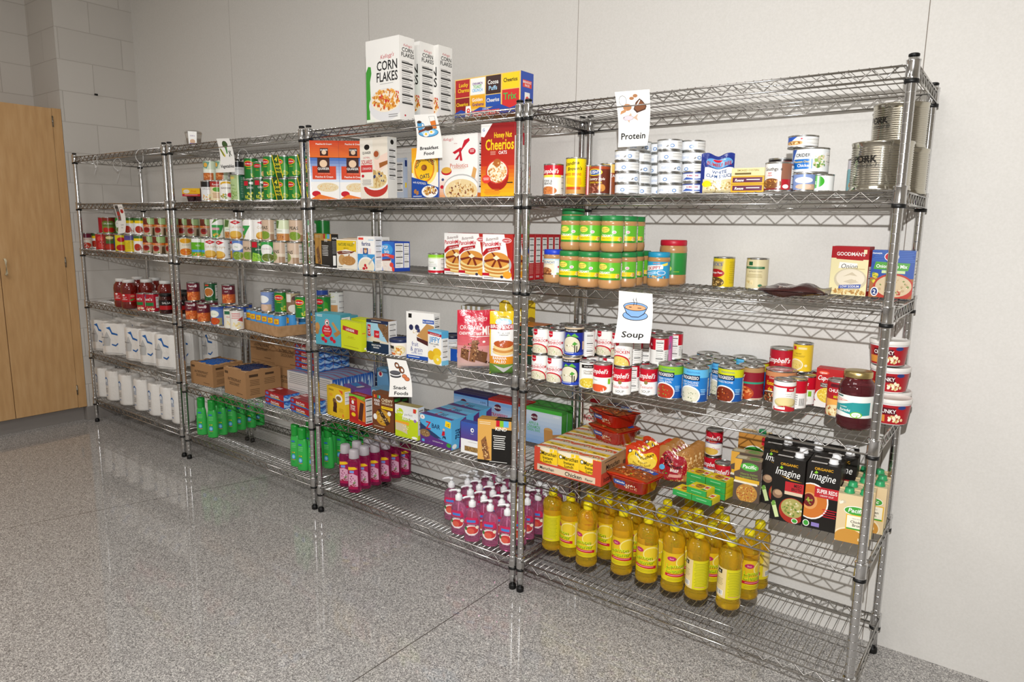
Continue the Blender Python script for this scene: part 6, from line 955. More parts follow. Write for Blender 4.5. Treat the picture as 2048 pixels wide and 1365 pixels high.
('box','food_box','fruitgrain',(0.154,0.039,0.203,),'box',None,'',[
(-1.7452,0.02661,0.8685,3,'tall white and blue fruit and grain bar box'),
]),
('box','food_box','jiffy',(0.084,0.038,0.14,),'box',None,'',[
(-1.627,-0.00691,0.8685,-5.9,'white and blue corn muffin mix box with yellow muffins'),
]),
('tub','ice_cream_tub','tubgrey',(0.04,0.048,0.095,'#151d38',),'tub',None,'',[
(-1.7085,0.17,0.8685,21.8,'grey printed tub with black lid behind the muffin mix'),
]),
('box','food_box','bluebox',(0.089,0.12,0.052,),'box',None,'',[
(-1.6084,0.1414,0.8685,6.9,'blue box lying flat with white barcode label'),
]),
('box','paper_bag','bagpaper',(0.116,0.071,0.21,),'bag',None,'',[
(-1.7015,0.3249,0.8685,10,'brown paper bag with white stripes at the back'),
]),
('pouch','pouch_bag','oatpouch',(0.15,0.235,0.055,0.12,),'bag',None,'',[
(-1.4606,0.0363,0.8685,43.8,'pink and red organic oat bar mix pouch standing up'),
]),
('pouch','pouch_bag','pancakepouch',(0.105,0.245,0.06,0.15,),'bag',None,'',[
(-1.3052,0.0141,0.8685,41.5,'yellow pancake mix pouch with red band beside the post'),
]),
('pouch','pouch_bag','yellowbag',(0.16,0.22,0.05,2,),'bag',None,'',[
(-1.5128,0.3847,0.8685,40.2,'crumpled yellow bag behind the double post'),
]),
('box','food_box','greencase',(0.135,0.1,0.04,),'box','dark green boxes stacked behind the post','dark green and orange box stacked behind post, ',[
(-1.355,0.28,0.8685,4,'first from bottom'),
(-1.355,0.28,0.9095,4,'second from bottom'),
(-1.355,0.28,0.9505,4,'third from bottom'),
(-1.355,0.28,0.9915,4,'fourth from bottom'),
]),
('box','food_box','yellowkids',(0.151,0.037,0.149,),'box',None,'',[
(-2.352,0.0601,0.4995,-6.2,'yellow kids snack bar box with three brown bars'),
]),
('box','food_box','purplebox',(0.16,0.1,0.11,),'box',None,'',[
(-2.4223,0.2443,0.4995,-20,'purple snack box lying behind the yellow box'),
]),
('box','food_box','redbar',(0.125,0.044,0.138,),'box',None,'',[
(-2.1795,0.05,0.4995,-5.2,'red cookie dough protein bar box'),
]),
('box','food_box','kindkids',(0.143,0.05,0.173,),'box',None,'',[
(-2.0066,0.0561,0.4995,-0.4,'brown chewy chocolate chip bar box'),
]),
('box','food_box','kindkids',(0.12,0.05,0.145,),'box',None,'',[
(-2.0404,0.145,0.4995,0,'brown box behind the chewy chocolate chip box'),
]),
('box','food_box','kidz',(0.133,0.042,0.146,),'box',None,'',[
(-1.8463,0.0414,0.4995,4,'lime green and white kids bar box'),
]),
('box','food_box','packbox',(0.13,0.05,0.2,),'box',None,'',[
(-2.3088,0.355,0.4995,0,'sky blue box behind the snack foods sign'),
]),
('box','food_box','packbox',(0.15,0.08,0.125,),'box',None,'',[
(-2.2238,0.2524,0.4995,-10,'pale blue snack box lying behind the brown box'),
]),
('box','food_box','zbar',(0.185,0.092,0.13,),'box','sky blue kids energy bar boxes','sky blue and purple energy bar box, ',[
(-1.6657,0.0632,0.4995,-1,'first in the row from front'),
(-1.6697,0.1557,0.4995,-1,'second in the row from front'),
(-1.6737,0.2482,0.4995,-1,'third in the row from front'),
]),
('box','food_box','onelybox',(0.141,0.032,0.133,),'box',None,'',[
(-1.464,0.0494,0.4995,3.3,'blue and white bar box with oat clusters'),
]),
('box','food_box','kind',(0.14,0.05,0.178,),'box',None,'',[
(-1.3457,0.02876,0.4995,20,'tan and black nut bar box partly behind the post'),
]),
('box','food_box','bars_blue',(0.205,0.042,0.16,),'box','cereal bar boxes along the back','navy topped blue cereal bar box at the back, ',[
(-1.732,0.345,0.4995,0,'front one'),
(-1.732,0.389,0.4995,0,'rear one'),
]),
('box','food_box','bars_red',(0.205,0.042,0.16,),'box','cereal bar boxes along the back','red topped strawberry cereal bar box at the back, ',[
(-1.522,0.345,0.4995,0,'front one'),
(-1.522,0.389,0.4995,0,'rear one'),
]),
('box','food_box','bars_green',(0.185,0.042,0.16,),'box','cereal bar boxes along the back','green topped apple cinnamon cereal bar box at the back, ',[
(-1.318,0.345,0.4995,0,'first from the front'),
(-1.318,0.389,0.4995,0,'second from the front'),
(-1.3383,0.433,0.4995,0,'third from the front'),
]),
('wash','body_wash_bottle','wash',(),'bottle','magenta body wash bottles','magenta body wash bottle, ',[
(-2.345,0.085,0.1345,30,'front left corner of the group'),
(-2.25,0.06,0.1345,30,'right hand column, first from the front'),
(-2.25,0.125,0.1345,30,'right hand column, second from the front'),
(-2.245,0.19,0.1345,30,'right hand column, third from the front'),
(-2.24,0.255,0.1345,30,'right hand column, fourth from the front'),
(-2.24,0.325,0.1345,30,'right hand column, fifth from the front'),
(-2.235,0.39,0.1345,30,'right hand column, sixth from the front'),
(-2.34,0.155,0.1345,30,'left hand column, second from the front'),
(-2.335,0.225,0.1345,30,'left hand column, third from the front'),
(-2.33,0.295,0.1345,30,'left hand column, fourth from the front'),
(-2.325,0.365,0.1345,30,'left hand column, fifth from the front'),
]),
('pump','soap_bottle','pumpsoap',(),'bottle','pink pump soap bottles','pink liquid soap bottle with white pump, column ',[
(-1.665,0.118,0.1345,22,'first from left, first from front'),
(-1.629,0.1858,0.1345,14,'first from left, second from front'),
(-1.6351,0.2547,0.1345,30,'first from left, third from front'),
(-1.6288,0.3236,0.1345,22,'first from left, fourth from front'),
(-1.6352,0.3925,0.1345,14,'first from left, fifth from front'),
(-1.545,0.0298,0.1345,14,'second from left, first from front'),
(-1.5389,0.0987,0.1345,30,'second from left, second from front'),
(-1.5453,0.1676,0.1345,22,'second from left, third from front'),
(-1.5386,0.2365,0.1345,14,'second from left, fourth from front'),
(-1.5455,0.3054,0.1345,30,'second from left, fifth from front'),
(-1.5386,0.3742,0.1345,22,'second from left, sixth from front'),
(-1.455,0.012,0.1345,30,'third from left, first from front'),
(-1.4488,0.0809,0.1345,22,'third from left, second from front'),
(-1.4553,0.1498,0.1345,14,'third from left, third from front'),
(-1.4486,0.2187,0.1345,30,'third from left, fourth from front'),
(-1.4555,0.2876,0.1345,22,'third from left, fifth from front'),
(-1.4486,0.3564,0.1345,14,'third from left, sixth from front'),
(-1.37,0.0258,0.1345,22,'fourth from left, first from front'),
(-1.3639,0.0947,0.1345,14,'fourth from left, second from front'),
(-1.3703,0.1636,0.1345,30,'fourth from left, third from front'),
(-1.3636,0.2325,0.1345,22,'fourth from left, fourth from front'),
(-1.3705,0.3014,0.1345,14,'fourth from left, fifth from front'),
(-1.3636,0.3702,0.1345,30,'fourth from left, sixth from front'),
(-1.288,0.0348,0.1345,14,'fifth from left, first from front'),
(-1.2819,0.1037,0.1345,30,'fifth from left, second from front'),
(-1.2883,0.1726,0.1345,22,'fifth from left, third from front'),
(-1.2816,0.2415,0.1345,14,'fifth from left, fourth from front'),
(-1.2885,0.3104,0.1345,30,'fifth from left, fifth from front'),
(-1.2816,0.3792,0.1345,22,'fifth from left, sixth from front'),
]),
('can','food_can','porkbeans',(0.0365,0.11,0,),'can',None,'',[
(-1.114,0.05,1.5465,13.6,'red and white pork and beans can at the left end'),
]),
('can','food_can','grandma',(0.0365,0.128,0,),'can',None,'',[
(-1.0204,0.05,1.5465,19.8,'tall yellow baked beans can'),
]),
('can','food_can','bush',(0.0365,0.098,0,),'can',None,'',[
(-0.9211,0.045,1.5465,11.9,'brown bean can with yellow and blue oval logo'),
]),
('can','food_can','bush',(0.0365,0.11,0,),'can',None,'',[
(-0.9933,0.2183,1.5465,69.8,'brown bean can behind the one with yellow and blue logo'),
]),
('can','food_can','ltbush',(0.0365,0.11,0,),'can',None,'',[
(-0.9216,0.12,1.5465,49,'orange brown can behind the front brown bean can'),
]),
('can','tuna_can','tuna_b',(0.0415,0.0355,0,),'can','white tuna cans in five stacks','flat white tuna can in the ',[
(-0.8204,0.055,1.5465,15.7,'front left stack, first from the bottom'),
(-0.8237,0.055,1.6189,22.7,'front left stack, third from the bottom'),
(-0.8221,0.1449,1.5827,4.6,'second stack, second from the bottom'),
(-0.8257,0.1449,1.6551,30.7,'second stack, fourth from the bottom'),
(-0.7794,0.2186,1.5465,29.7,'third stack, first from the bottom'),
(-0.7833,0.2187,1.6189,-4.2,'third stack, third from the bottom'),
(-0.787,0.2188,1.6913,13.9,'third stack, fifth from the bottom'),
(-0.7099,0.1457,1.5827,12.3,'fourth stack, second from the bottom'),
(-0.7139,0.1456,1.6551,19.3,'fourth stack, fourth from the bottom'),
(-0.6528,0.2094,1.5465,18.2,'rightmost stack, first from the bottom'),
(-0.6571,0.2096,1.6189,1.3,'rightmost stack, third from the bottom'),
(-0.6613,0.2097,1.6913,27.4,'rightmost stack, fifth from the bottom'),
]),
('can','tuna_can','tuna',(0.0415,0.0355,0,),'can','white tuna cans in five stacks','flat white tuna can in the ',[
(-0.822,0.055,1.5827,31.7,'front left stack, second from the bottom'),
(-0.8254,0.055,1.6551,-2.2,'front left stack, fourth from the bottom'),
(-0.8203,0.145,1.5465,-3.4,'second stack, first from the bottom'),
(-0.8239,0.1449,1.6189,14.7,'second stack, third from the bottom'),
(-0.8275,0.1449,1.6913,21.7,'second stack, fifth from the bottom'),
(-0.7814,0.2186,1.5827,20.8,'third stack, second from the bottom'),
(-0.7852,0.2188,1.6551,3.9,'third stack, fourth from the bottom'),
(-0.7079,0.1457,1.5465,2.2,'fourth stack, first from the bottom'),
(-0.7119,0.1457,1.6189,28.3,'fourth stack, third from the bottom'),
(-0.7159,0.1456,1.6913,-5.6,'fourth stack, fifth from the bottom'),
(-0.655,0.2095,1.5827,-6.7,'rightmost stack, second from the bottom'),
(-0.6592,0.2097,1.6551,11.4,'rightmost stack, fourth from the bottom'),
]),
('can','tuna_can','smallblue',(0.035,0.034,0,),'can','small blue and white tuna cans','small blue and white tuna can, ',[
(-0.5915,0.0646,1.5465,22.3,'lower of two beside the pouch'),
(-0.59185,0.06385,1.5812,22.4,'upper of two beside the pouch'),
]),
('pouch','pouch_bag','clampouch',(0.098,0.115,0.035,0.5,),'bag',None,'',[
(-0.51034,0.04855,1.5465,20.7,'dark blue clam sauce pouch standing beside the small cans'),
]),
('can','food_can','kippers',(0.043,0.028,0,),'can',None,'',[
(-0.43549,0.1412,1.5465,18.5,'flat blue fish can, lower, behind the oyster boxes'),
]),
('can','food_can','kippers',(0.043,0.034,0,),'can',None,'',[
(-0.43627,0.1415,1.5755,18.6,'flat blue fish can, upper, behind the oyster boxes'),
]),
('box','food_box','oyster_b',(0.095,0.06,0.023,),'box',None,'',[
(-0.41221,0.05872,1.5465,6,'bottom yellow box of three small oyster boxes'),
(-0.41204,0.05718,1.5703,6,'middle yellow and purple oyster box of three'),
]),
('box','food_box','oyster_a',(0.095,0.06,0.023,),'box',None,'',[
(-0.41229,0.0595,1.5941,6,'top cream coloured smoked oysters box of three'),
]),
('can','food_can','blackcan',(0.04,0.105,0,),'can',None,'',[
(-0.35048,0.1604,1.5465,1.8,'black and brown bean can behind the stew can'),
]),
('box','food_box','bluepouch',(0.028,0.02,0.078,),'box',None,'',[
(-0.35079,0.09531,1.5465,8,'narrow blue box left of the beef stew can'),
]),
('can','food_can','beefstew',(0.04,0.083,0,),'can',None,'',[
(-0.32353,0.0449,1.5465,3.9,'brown and white beef stew can in front'),
]),
('can','food_can','bluepinto',(0.03,0.052,0,),'can',None,'',[
(-0.2554,0.0576,1.5465,44.8,'small blue can right of the beef stew can'),
]),
('can','food_can','greatv',(0.044,0.0515,0,),'can',None,'',[
(-0.2348,0.1299,1.5465,4,'flat white can with green oval logo under the chicken cans'),
]),
('can','food_can','chick_mid',(0.051,0.072,0,),'can',None,'',[
(-0.2542,0.1039,1.5985,4.5,'wide chunk chicken can in the middle of the stack'),
]),
('can','food_can','chick_top',(0.0425,0.035,0,),'can',None,'',[
(-0.2764,0.095,1.671,4.8,'flat white and blue can at the top of the stack'),
]),
('bigcan','large_can','pork',(0.078,0.13,),'can',None,'',[
(-0.0689,0.11,1.5465,-8.5,'big ribbed steel pork can standing in front'),
]),
('bigcan','large_can','pork',(0.075,0.13,),'can',None,'big ribbed steel pork can ',[
(-0.0541,0.33,1.5465,-27.7,'at the back, lower of two'),
(-0.0664,0.33,1.6775,-27.4,'on top of another at back'),
]),
('can','food_can','orangeteal',(0.0365,0.1,0,),'can',None,'',[
(-0.1397,0.22,1.5465,10.8,'teal and orange can mostly hidden behind the pork can'),
]),
('pb','peanut_butter_jar','crunchy',('#1c3fc4',),'jar',None,'',[
(-1.122,0.08,1.2315,19.3,'blue lidded crunchy peanut butter jar at the left'),
]),
('pb','peanut_butter_jar','pbcream',('#1d7a3c',),'jar','green lidded creamy peanut butter jars','creamy peanut butter jar with green lid, ',[
(-1.0151,0.0206,1.2315,16,'bottom row, first from left'),
(-0.9286,0.0072,1.2315,14.5,'bottom row, second from left'),
(-0.8452,0.0043,1.2315,12.8,'bottom row, third from left, nearest'),
(-0.8432,0.1117,1.2315,11.5,'bottom row, fourth from left'),
(-0.8559,0.1919,1.2315,11,'bottom row, fifth from left'),
(-0.8713,0.28,1.2315,10.4,'bottom row, sixth from left, behind blue jar'),
(-1.0272,0.045,1.354,16,'upper row, first from left'),
(-0.9405,0.03,1.354,14.4,'upper row, second from left'),
(-0.8524,0.025,1.354,12.7,'upper row, third from left'),
(-0.8524,0.1242,1.354,11.6,'upper row, fourth from left'),
(-0.8641,0.2046,1.354,11,'upper row, rightmost'),
(-1.0763,0.147,1.2315,15.9,'bottom, behind the first jar'),
]),
('pbl','peanut_butter_jar','pbcream',('#1d7a3c',),'jar',None,'',[
(-1.0887,0.15,1.354,15.9,'taller green lidded peanut butter jar at the back, highest of all'),
]),
('pb','peanut_butter_jar','skippy',('#2292b8',),'jar',None,'',[
(-0.7638,0.2093,1.2315,12.9,'sky blue lidded peanut butter jar with red lettering'),
]),
('jif','peanut_butter_jar','jif',(),'jar',None,'',[
(-0.7688,0.3399,1.2315,-6.2,'large red lidded peanut butter jar with green label'),
]),
('can','food_can','blackpeas',(0.0375,0.108,0,),'can',None,'',[
(-0.5802,0.3524,1.2315,-10.1,'yellow blackeye pea can standing alone'),
]),
('can','food_can','whitebeans',(0.0375,0.108,0,),'can',None,'',[
(-0.4678,0.371,1.2315,7.3,'cream coloured bean can standing alone'),
]),
('jerky','snack_bag','jerky',(),'bag',None,'',[
(-0.2932,0.2002,1.2315,8,'dark brown plastic bag lying flat on the shelf'),
]),
('box','food_box','onionbox',(0.113,0.05,0.156,),'box',None,'',[
(-0.1715,0.3851,1.2315,-6,'red and cream onion dip mix box'),
]),
('box','food_box','onionblue',(0.12,0.045,0.147,),'box',None,'',[
(-0.0503,0.3825,1.2315,0,'blue onion soup mix box behind the right post'),
]),
('can','food_can','mushroom',(0.0325,0.099,0,),'can','cream of mushroom soup cans','cream of mushroom soup can, ',[
(-1.1628,0.059,0.8625,20.4,'lower, first from left post'),
(-1.0888,0.0534,0.8625,19,'lower, second from left post'),
(-1.1629,0.065,0.9623,20.3,'upper, first from left post'),
(-1.0887,0.058,0.9623,19,'upper, second from left post'),
(-0.9558,0.1867,0.9623,15.6,'upper, behind and right of the blue can'),
(-0.925,0.2453,0.9623,14.7,'upper, left of the soup sign'),
(-1.0026,0.1293,0.9623,-49.6,'upper, turned to nutrition panel'),
]),
('can','food_can','mushroom',(0.0325,0.099,0,),'can','soup cans packed behind the front row','white soup can packed behind front row, ',[
(-1.1355,0.14,0.9623,18.9,'upper layer, first from left of row first'),
(-1.1355,0.14,0.8625,18.9,'lower layer, first from left of row first'),
(-1.0695,0.145,0.9623,17.6,'upper layer, second from left of row first'),
(-1.0695,0.145,0.8625,17.6,'lower layer, second from left of row first'),
(-1.0217,0.1927,0.9623,16.1,'upper layer, third from left of row first'),
(-1,0.16,0.8625,16.1,'lower layer, third from left of row first'),
(-0.8899,0.18,0.9623,14.4,'upper layer, fourth from left of row first'),
(-0.93,0.19,0.8625,14.4,'lower layer, fourth from left of row first'),
(-1.1401,0.214,0.9623,18,'upper layer, first from left of row second'),
(-1.135,0.215,0.8625,18,'lower layer, first from left of row second'),
(-1.076,0.2306,0.9623,16.7,'upper layer, second from left of row second'),
(-1.065,0.22,0.8625,16.7,'lower layer, second from left of row second'),
(-1.0001,0.2552,0.9623,15.1,'upper layer, third from left of row second'),
(-0.99,0.235,0.8625,15.1,'lower layer, third from left of row second'),
(-0.8939,0.3037,0.9623,13.5,'upper layer, fourth from left of row second'),
(-0.92,0.26,0.8625,13.5,'lower layer, fourth from left of row second'),
(-0.8508,0.2393,0.9623,12.3,'upper layer, first from left of row third'),
(-0.8508,0.2393,0.8625,12.3,'lower layer, first from left of row third'),
(-1.06,0.295,0.9623,15.8,'upper layer, second from left of row third'),
(-1.06,0.295,0.8625,15.8,'lower layer, second from left of row third'),
(-0.9825,0.3191,0.9623,14.3,'upper layer, third from left of row third'),
(-0.985,0.31,0.8625,14.3,'lower layer, third from left of row third'),
(-0.9164,0.3659,0.9623,12.6,'upper layer, fourth from left of row third'),
(-0.91,0.335,0.8625,12.6,'lower layer, fourth from left of row third'),
]),
('can','food_can','bluefarm',(0.0365,0.11,0,),'can',None,'large blue and black mushroom soup can, ',[
(-1.0186,0.0564,0.8625,19.7,'lower'),
(-1.0134,0.0599,0.973,19.5,'upper'),
]),
('can','food_can','cnoodle',(0.0325,0.099,0,),'can',None,'',[
(-0.9484,0.0557,0.8625,30.3,'white and yellow chicken noodle soup can with black label'),
]),
('can','food_can','camp_tomato_pic',(0.0345,0.104,0,),'can',None,'',[
(-0.8754,0.0333,0.8625,9.1,'red and white can with tomato soup bowl'),
]),
('can','food_can','camp_noodle',(0.0325,0.099,0,),'can',None,'',[
(-0.804,0.0451,0.8625,13.4,'red and white chicken noodle soup can under the sign'),
]),
('can','food_can','chickensoup',(0.0325,0.099,0,),'can',None,'',[
(-0.8078,0.0543,0.9623,9.4,'cream of chicken soup can stacked just below the sign'),
]),
('can','food_can','camp_back',(0.0325,0.099,0,),'can',None,'',[
(-0.8031,0.1166,0.8625,26.6,'soup can turned to its back, right of chicken noodle'),
(-0.8028,0.1203,0.9623,46.6,'soup can turned to its back, upper, right of cream of chicken'),
(-0.2757,0.2511,0.8625,-35.8,'white and red can just behind the cream of chicken can'),
(-0.29293,0.3851,0.8625,13.5,'red and white can under the yellow can'),
(-0.18709,0.3877,0.8625,10.4,'can between red soup box and beet soup jar'),
(-0.23791,0.4241,0.8625,11.3,'can behind the red instant soup box'),
]),
('can','food_can','camp_tomato',(0.0325,0.099,0,),'can',None,'',[
(-0.732,0.1017,0.8625,11.2,'red and white tomato soup can left of the green topped one'),
]),
('can','food_can','camp_back',(0.0325,0.099,0,),'can','red and white soup cans right of the sign','red and white soup can in upper row right of the sign, ',[
(-0.7893,0.1851,0.9623,20.8,'first from left'),
(-0.725,0.1645,0.9623,19.8,'second from left'),
(-0.728,0.2945,0.9623,18.7,'last on the right'),
(-0.802,0.284,0.9623,20.1,'behind the pink one'),
]),
('can','food_can','camp_back',(0.0325,0.099,0,),'can','lower soup cans right of the sign','lower soup can supporting the upper row right of the sign, ',[
(-0.7917,0.1819,0.8625,0.7,'first from left'),
(-0.6663,0.1941,0.8625,-0.3,'second from left'),
(-0.7441,0.2317,0.8625,-0.9,'third'),
(-0.7373,0.3016,0.8625,-1.4,'last on the right'),
(-0.8007,0.2826,0.8625,-0,'rearmost'),
]),
('can','food_can','pinkcan',(0.0325,0.099,0,),'can',None,'',[
(-0.7389,0.2292,0.9623,24.2,'pink soup can in upper row right of the sign, pink can behind'),
]),
('can','food_can','prog_green',(0.043,0.118,1,),'can',None,'',[
(-0.6566,0.1162,0.8625,8.5,'blue soup can with green top band, tomato with basil'),
]),
('can','food_can','prog_blue',(0.043,0.118,1,),'can',None,'blue soup can ',[
(-0.5697,0.1253,0.8625,7.5,'with light blue band, clam chowder'),
(-0.5313,0.2741,0.8625,-9.3,'behind and right of the clam chowder'),
]),
('can','food_can','prog_ylw',(0.043,0.118,1,),'can',None,'',[
(-0.4792,0.2042,0.8625,4.7,'blue soup can with yellow top band, bean soup'),
]),
('can','food_can','chunkysoup',(0.043,0.118,1,),'can',None,'',[
(-0.43271,0.2769,0.8625,-17.2,'maroon chunky soup can between yellow topped can and estofado'),
(-0.11398,0.3749,0.8625,29.4,'dark can behind the beet soup jar'),
]),
('can','food_can','prog_blue',(0.043,0.118,1,),'can','open rows of soup cans behind the blue ones','soup can behind the front row, lid visible, ',[
(-0.6337,0.3998,0.8625,1.1,'back row first'),
(-0.50409,0.4152,0.8625,-0.7,'back row second, larger'),
(-0.5915,0.211,0.8625,2.6,'directly behind clam chowder'),
]),
('can','food_can','prog_ylw',(0.043,0.118,1,),'can','open rows of soup cans behind the blue ones','soup can behind the front row, lid visible, ',[
(-0.44362,0.3603,0.8625,-2.5,'back row third'),
(-0.61978,0.2989,0.8625,1.7,'second row left'),
]),
('can','food_can','prog_green',(0.043,0.118,1,),'can','open rows of soup cans behind the blue ones','',[
(-0.55805,0.3542,0.8625,-0.1,'soup can behind the front row, lid visible, second row right'),
]),
('can','food_can','camp_back',(0.0325,0.099,0,),'can','open rows of soup cans behind the blue ones','soup can behind the front row, lid visible, ',[
(-0.745,0.3893,0.8625,2.7,'back row far left'),
(-0.6918,0.3497,0.8625,3.1,'beside the red cans'),
(-0.6848,0.2611,0.8625,3.7,'second row far left'),
(-0.727,0.1678,0.8625,4.7,'behind the green topped can'),
]),
('can','food_can','estofado',(0.05,0.112,0,),'can',None,'',[
(-0.3419,0.3023,0.8625,-6.2,'large red can with yellow estofado lettering'),
]),
('can','food_can','camp_big',(0.0425,0.098,0,),'can',None,'',[
(-0.36633,0.3925,0.9345,-6.4,'wide red soup can standing on another behind estofado'),
]),
('can','food_can','camp_back',(0.0425,0.071,0,),'can',None,'',[
(-0.36679,0.3944,0.8625,15.5,'low can under the wide red soup can'),
]),
('can','food_can','wv_cream',(0.0345,0.104,0,),'can',None,'',[
(-0.2958,0.1859,0.8625,22.6,'white and red cream of chicken can in front'),
]),
('can','food_can','camp_tomato_pic',(0.0325,0.099,0,),'can',None,'',[
(-0.26445,0.3264,0.8625,-26.4,'white can with noodle picture left of the red soup box'),
]),
('can','food_can','ylwcream',(0.0325,0.099,0,),'can',None,'',[
(-0.2945,0.3712,0.9623,-4.4,'yellow cream of chicken can stacked at the back'),
]),
('box','food_box','cupsoup',(0.081,0.045,0.13,),'box',None,'',[
(-0.19185,0.3328,0.8625,1,'red instant soup box with chicken noodle bowl, leaning back'),
]),
('can','food_can','chunkycan',(0.0375,0.115,0,),'can',None,'',[
(-0.1428,0.235,0.8625,0.8,'red chunky soup can left of the beet soup jar'),
]),
('borscht','beet_soup_jar','borscht',(),'jar',None,'',[
(-0.0755,0.1219,0.8625,-12.4,'dark red borscht jar with teal and white label'),
]),
('tub','soup_bowl','chunkybowl',(0.046,0.054,0.08,'#e6e2dc',),'bowl','red microwave soup bowls behind the right post','red soup bowl ',[
(-0.001244,0.2586,0.8625,-8.6,'with white lid behind the right post, lowest'),
(-0.0223,0.3337,0.9445,-8.4,'with white lid behind the right post, middle'),
(-0.033,0.335,1.0265,-8.2,'with white lid behind the right post, topmost'),
(-0.017166,0.367,0.8625,-31.7,'behind the borscht jar, beside the stack'),
]),
('tray','display_tray','noodle',(0.298,0.395,0.036,),'tray',None,'',[
(-1.027,0.2515,0.4975,0,'orange red cardboard tray holding instant noodle cups'),
]),
('soft','noodle_cup','lunchcup',(0.0925,0.0925,0.093,),'cup','instant noodle cups in the tray','yellow and orange instant noodle cup, ',[
(-1.1225,0.1098,0.501,0,'front row, left in the tray'),
(-1.027,0.1098,0.501,1.5,'front row, middle in the tray'),
(-0.9315,0.1098,0.501,-1,'front row, right in the tray'),
(-1.1225,0.2042,0.501,1.5,'second row, left in the tray'),
(-1.027,0.2042,0.501,-1,'second row, middle in the tray'),
(-0.9315,0.2042,0.501,0,'second row, right in the tray'),
(-1.1225,0.2988,0.501,-1,'third row, left in the tray'),
(-1.027,0.2988,0.501,0,'third row, middle in the tray'),
(-0.9315,0.2988,0.501,1.5,'third row, right in the tray'),
(-1.1225,0.3932,0.501,0,'back row, left in the tray'),
(-1.027,0.3932,0.501,1.5,'back row, middle in the tray'),
(-0.9315,0.3932,0.501,-1,'back row, right in the tray'),
]),
('bowl','noodle_tray','yaki',(0.185,0.15,0.062,),'noodle tray','red stir fry noodle trays','red noodle ',[
(-0.97071,0.3156,0.596,-18,'tray, lower of two stacked on the noodle cups'),
(-0.965,0.3065,0.666,-22,'tray on top of another above the noodle cups'),
]),
('bowl','noodle_tray','yaki',(0.185,0.145,0.062,),'noodle tray','red stir fry noodle trays','',[
(-0.77869,0.1277,0.4975,-6,'red noodle tray at the front edge of the shelf'),
]),
('box','food_box','noodlecup',(0.125,0.028,0.235,),'box',None,'',[
(-1.14,0.4652,0.4975,0,'white and red noodle box behind the cup tray'),
]),
('pouch','ramen_pack','ramen',(0.128,0.108,0.03,1,),'noodle pack','orange ramen noodle packs standing in a row','orange and yellow ramen noodle pack in the row, ',[
(-0.81283,0.2548,0.4975,17.6,'nearest'),
(-0.81273,0.2902,0.4975,17.2,'second'),
(-0.80706,0.3231,0.4975,16.9,'third'),
(-0.81197,0.3975,0.4975,16.6,'rearmost'),
]),
('pouch','ramen_pack','topramen',(0.125,0.125,0.036,1,),'noodle pack','dark red beef ramen packs standing in a row','dark red beef ramen noodle pack in the row, ',[
(-0.69015,0.2858,0.4975,16.8,'nearest'),
(-0.68634,0.3245,0.4975,16.4,'second'),
(-0.68523,0.3624,0.4975,15.9,'third'),
(-0.69098,0.3979,0.4975,15.5,'rearmost'),
]),
('can','food_can','camp_cheese',(0.0325,0.098,0,),'can',None,'red and white cheese soup ',[
(-0.58889,0.389,0.4975,1.9,'can, lower of two stacked'),
(-0.58923,0.3934,0.5973,2,'can on top of another'),
(-0.52644,0.3336,0.4975,0.4,'can standing alone behind brown box'),
]),
('box','bouillon_box','bouillon',(0.074,0.062,0.0215,),'box','small yellow and green bouillon boxes','small yellow and green bouillon box, ',[
(-0.603,0.185,0.4975,-8,'front pile, bottom left'),
(-0.527,0.175,0.4975,-8,'front pile, bottom right'),
(-0.55,0.182,0.52,-8,'front pile, top'),
(-0.585,0.262,0.4975,-8,'back pile, left, first layer'),
(-0.5086,0.2519,0.4975,-8,'back pile, right, first layer'),
(-0.585,0.262,0.52,-8,'back pile, left, second layer'),
(-0.5086,0.2519,0.52,-8,'back pile, right, second layer'),
(-0.585,0.262,0.5425,-8,'back pile, left, third layer'),
(-0.5086,0.2519,0.5425,-8,'back pile, right, third layer'),
]),
('box','food_box','brownsoup',(0.089,0.045,0.15,),'box',None,'',[
(-0.4182,0.2795,0.4975,7,'brown vegetable soup box with green oval logo, front'),
]),
('box','food_box','brownsoup',(0.105,0.045,0.155,),'box',None,'',[
(-0.442,0.3346,0.4975,4,'brown soup box behind the front brown one'),
]),
('capped','drink_carton','orangesoup',(0.105,0.06,0.205,1,),'carton',None,'',[
(-0.44655,0.4217,0.4975,4,'orange organic soup carton with green cap at the back'),
]),
('capped','broth_carton','miso',(0.098,0.06,0.215,1,),'carton','black broth cartons with white caps','black miso broth carton with white cap, ',[
(-0.258,0.198,0.4975,1,'middle column, first from front'),
(-0.25998,0.2575,0.4975,1,'middle column, second from front'),
(-0.22911,0.3202,0.4975,1,'middle column, third from front'),
(-0.244,0.3799,0.4975,1,'middle column, fourth from front'),
(-0.32634,0.3162,0.4975,2,'left column, first from front'),
(-0.34232,0.3751,0.4975,2,'left column, second from front'),
]),
('capped','broth_carton','reds',(0.098,0.06,0.215,1,),'carton','black broth cartons with white caps','black red-soup carton with white cap, right column, ',[
(-0.156,0.202,0.4975,3,'first from front'),
(-0.15997,0.262,0.4975,3,'second from front'),
(-0.13268,0.3245,0.4975,3,'third from front'),
(-0.14662,0.3842,0.4975,3,'fourth from front'),
]),
('capped','broth_carton','broth',(0.094,0.058,0.152,2,),'carton','tan chicken broth cartons with green caps','tan chicken broth carton with two green caps, ',[
(-0.055994,0.1639,0.4975,7,'first from the front'),
(-0.058073,0.2242,0.4975,4,'second from the front'),
(-0.035037,0.2837,0.4975,4,'third from the front'),
(-0.0377,0.3433,0.4975,4,'fourth from the front'),
(-0.05487,0.4014,0.4975,4,'fifth from the front'),
]),
('lemon','cleaner_bottle','lemon_back',(),'bottle','yellow lemon cleaner bottles','yellow lemon cleaner bottle in the front rows, ',[
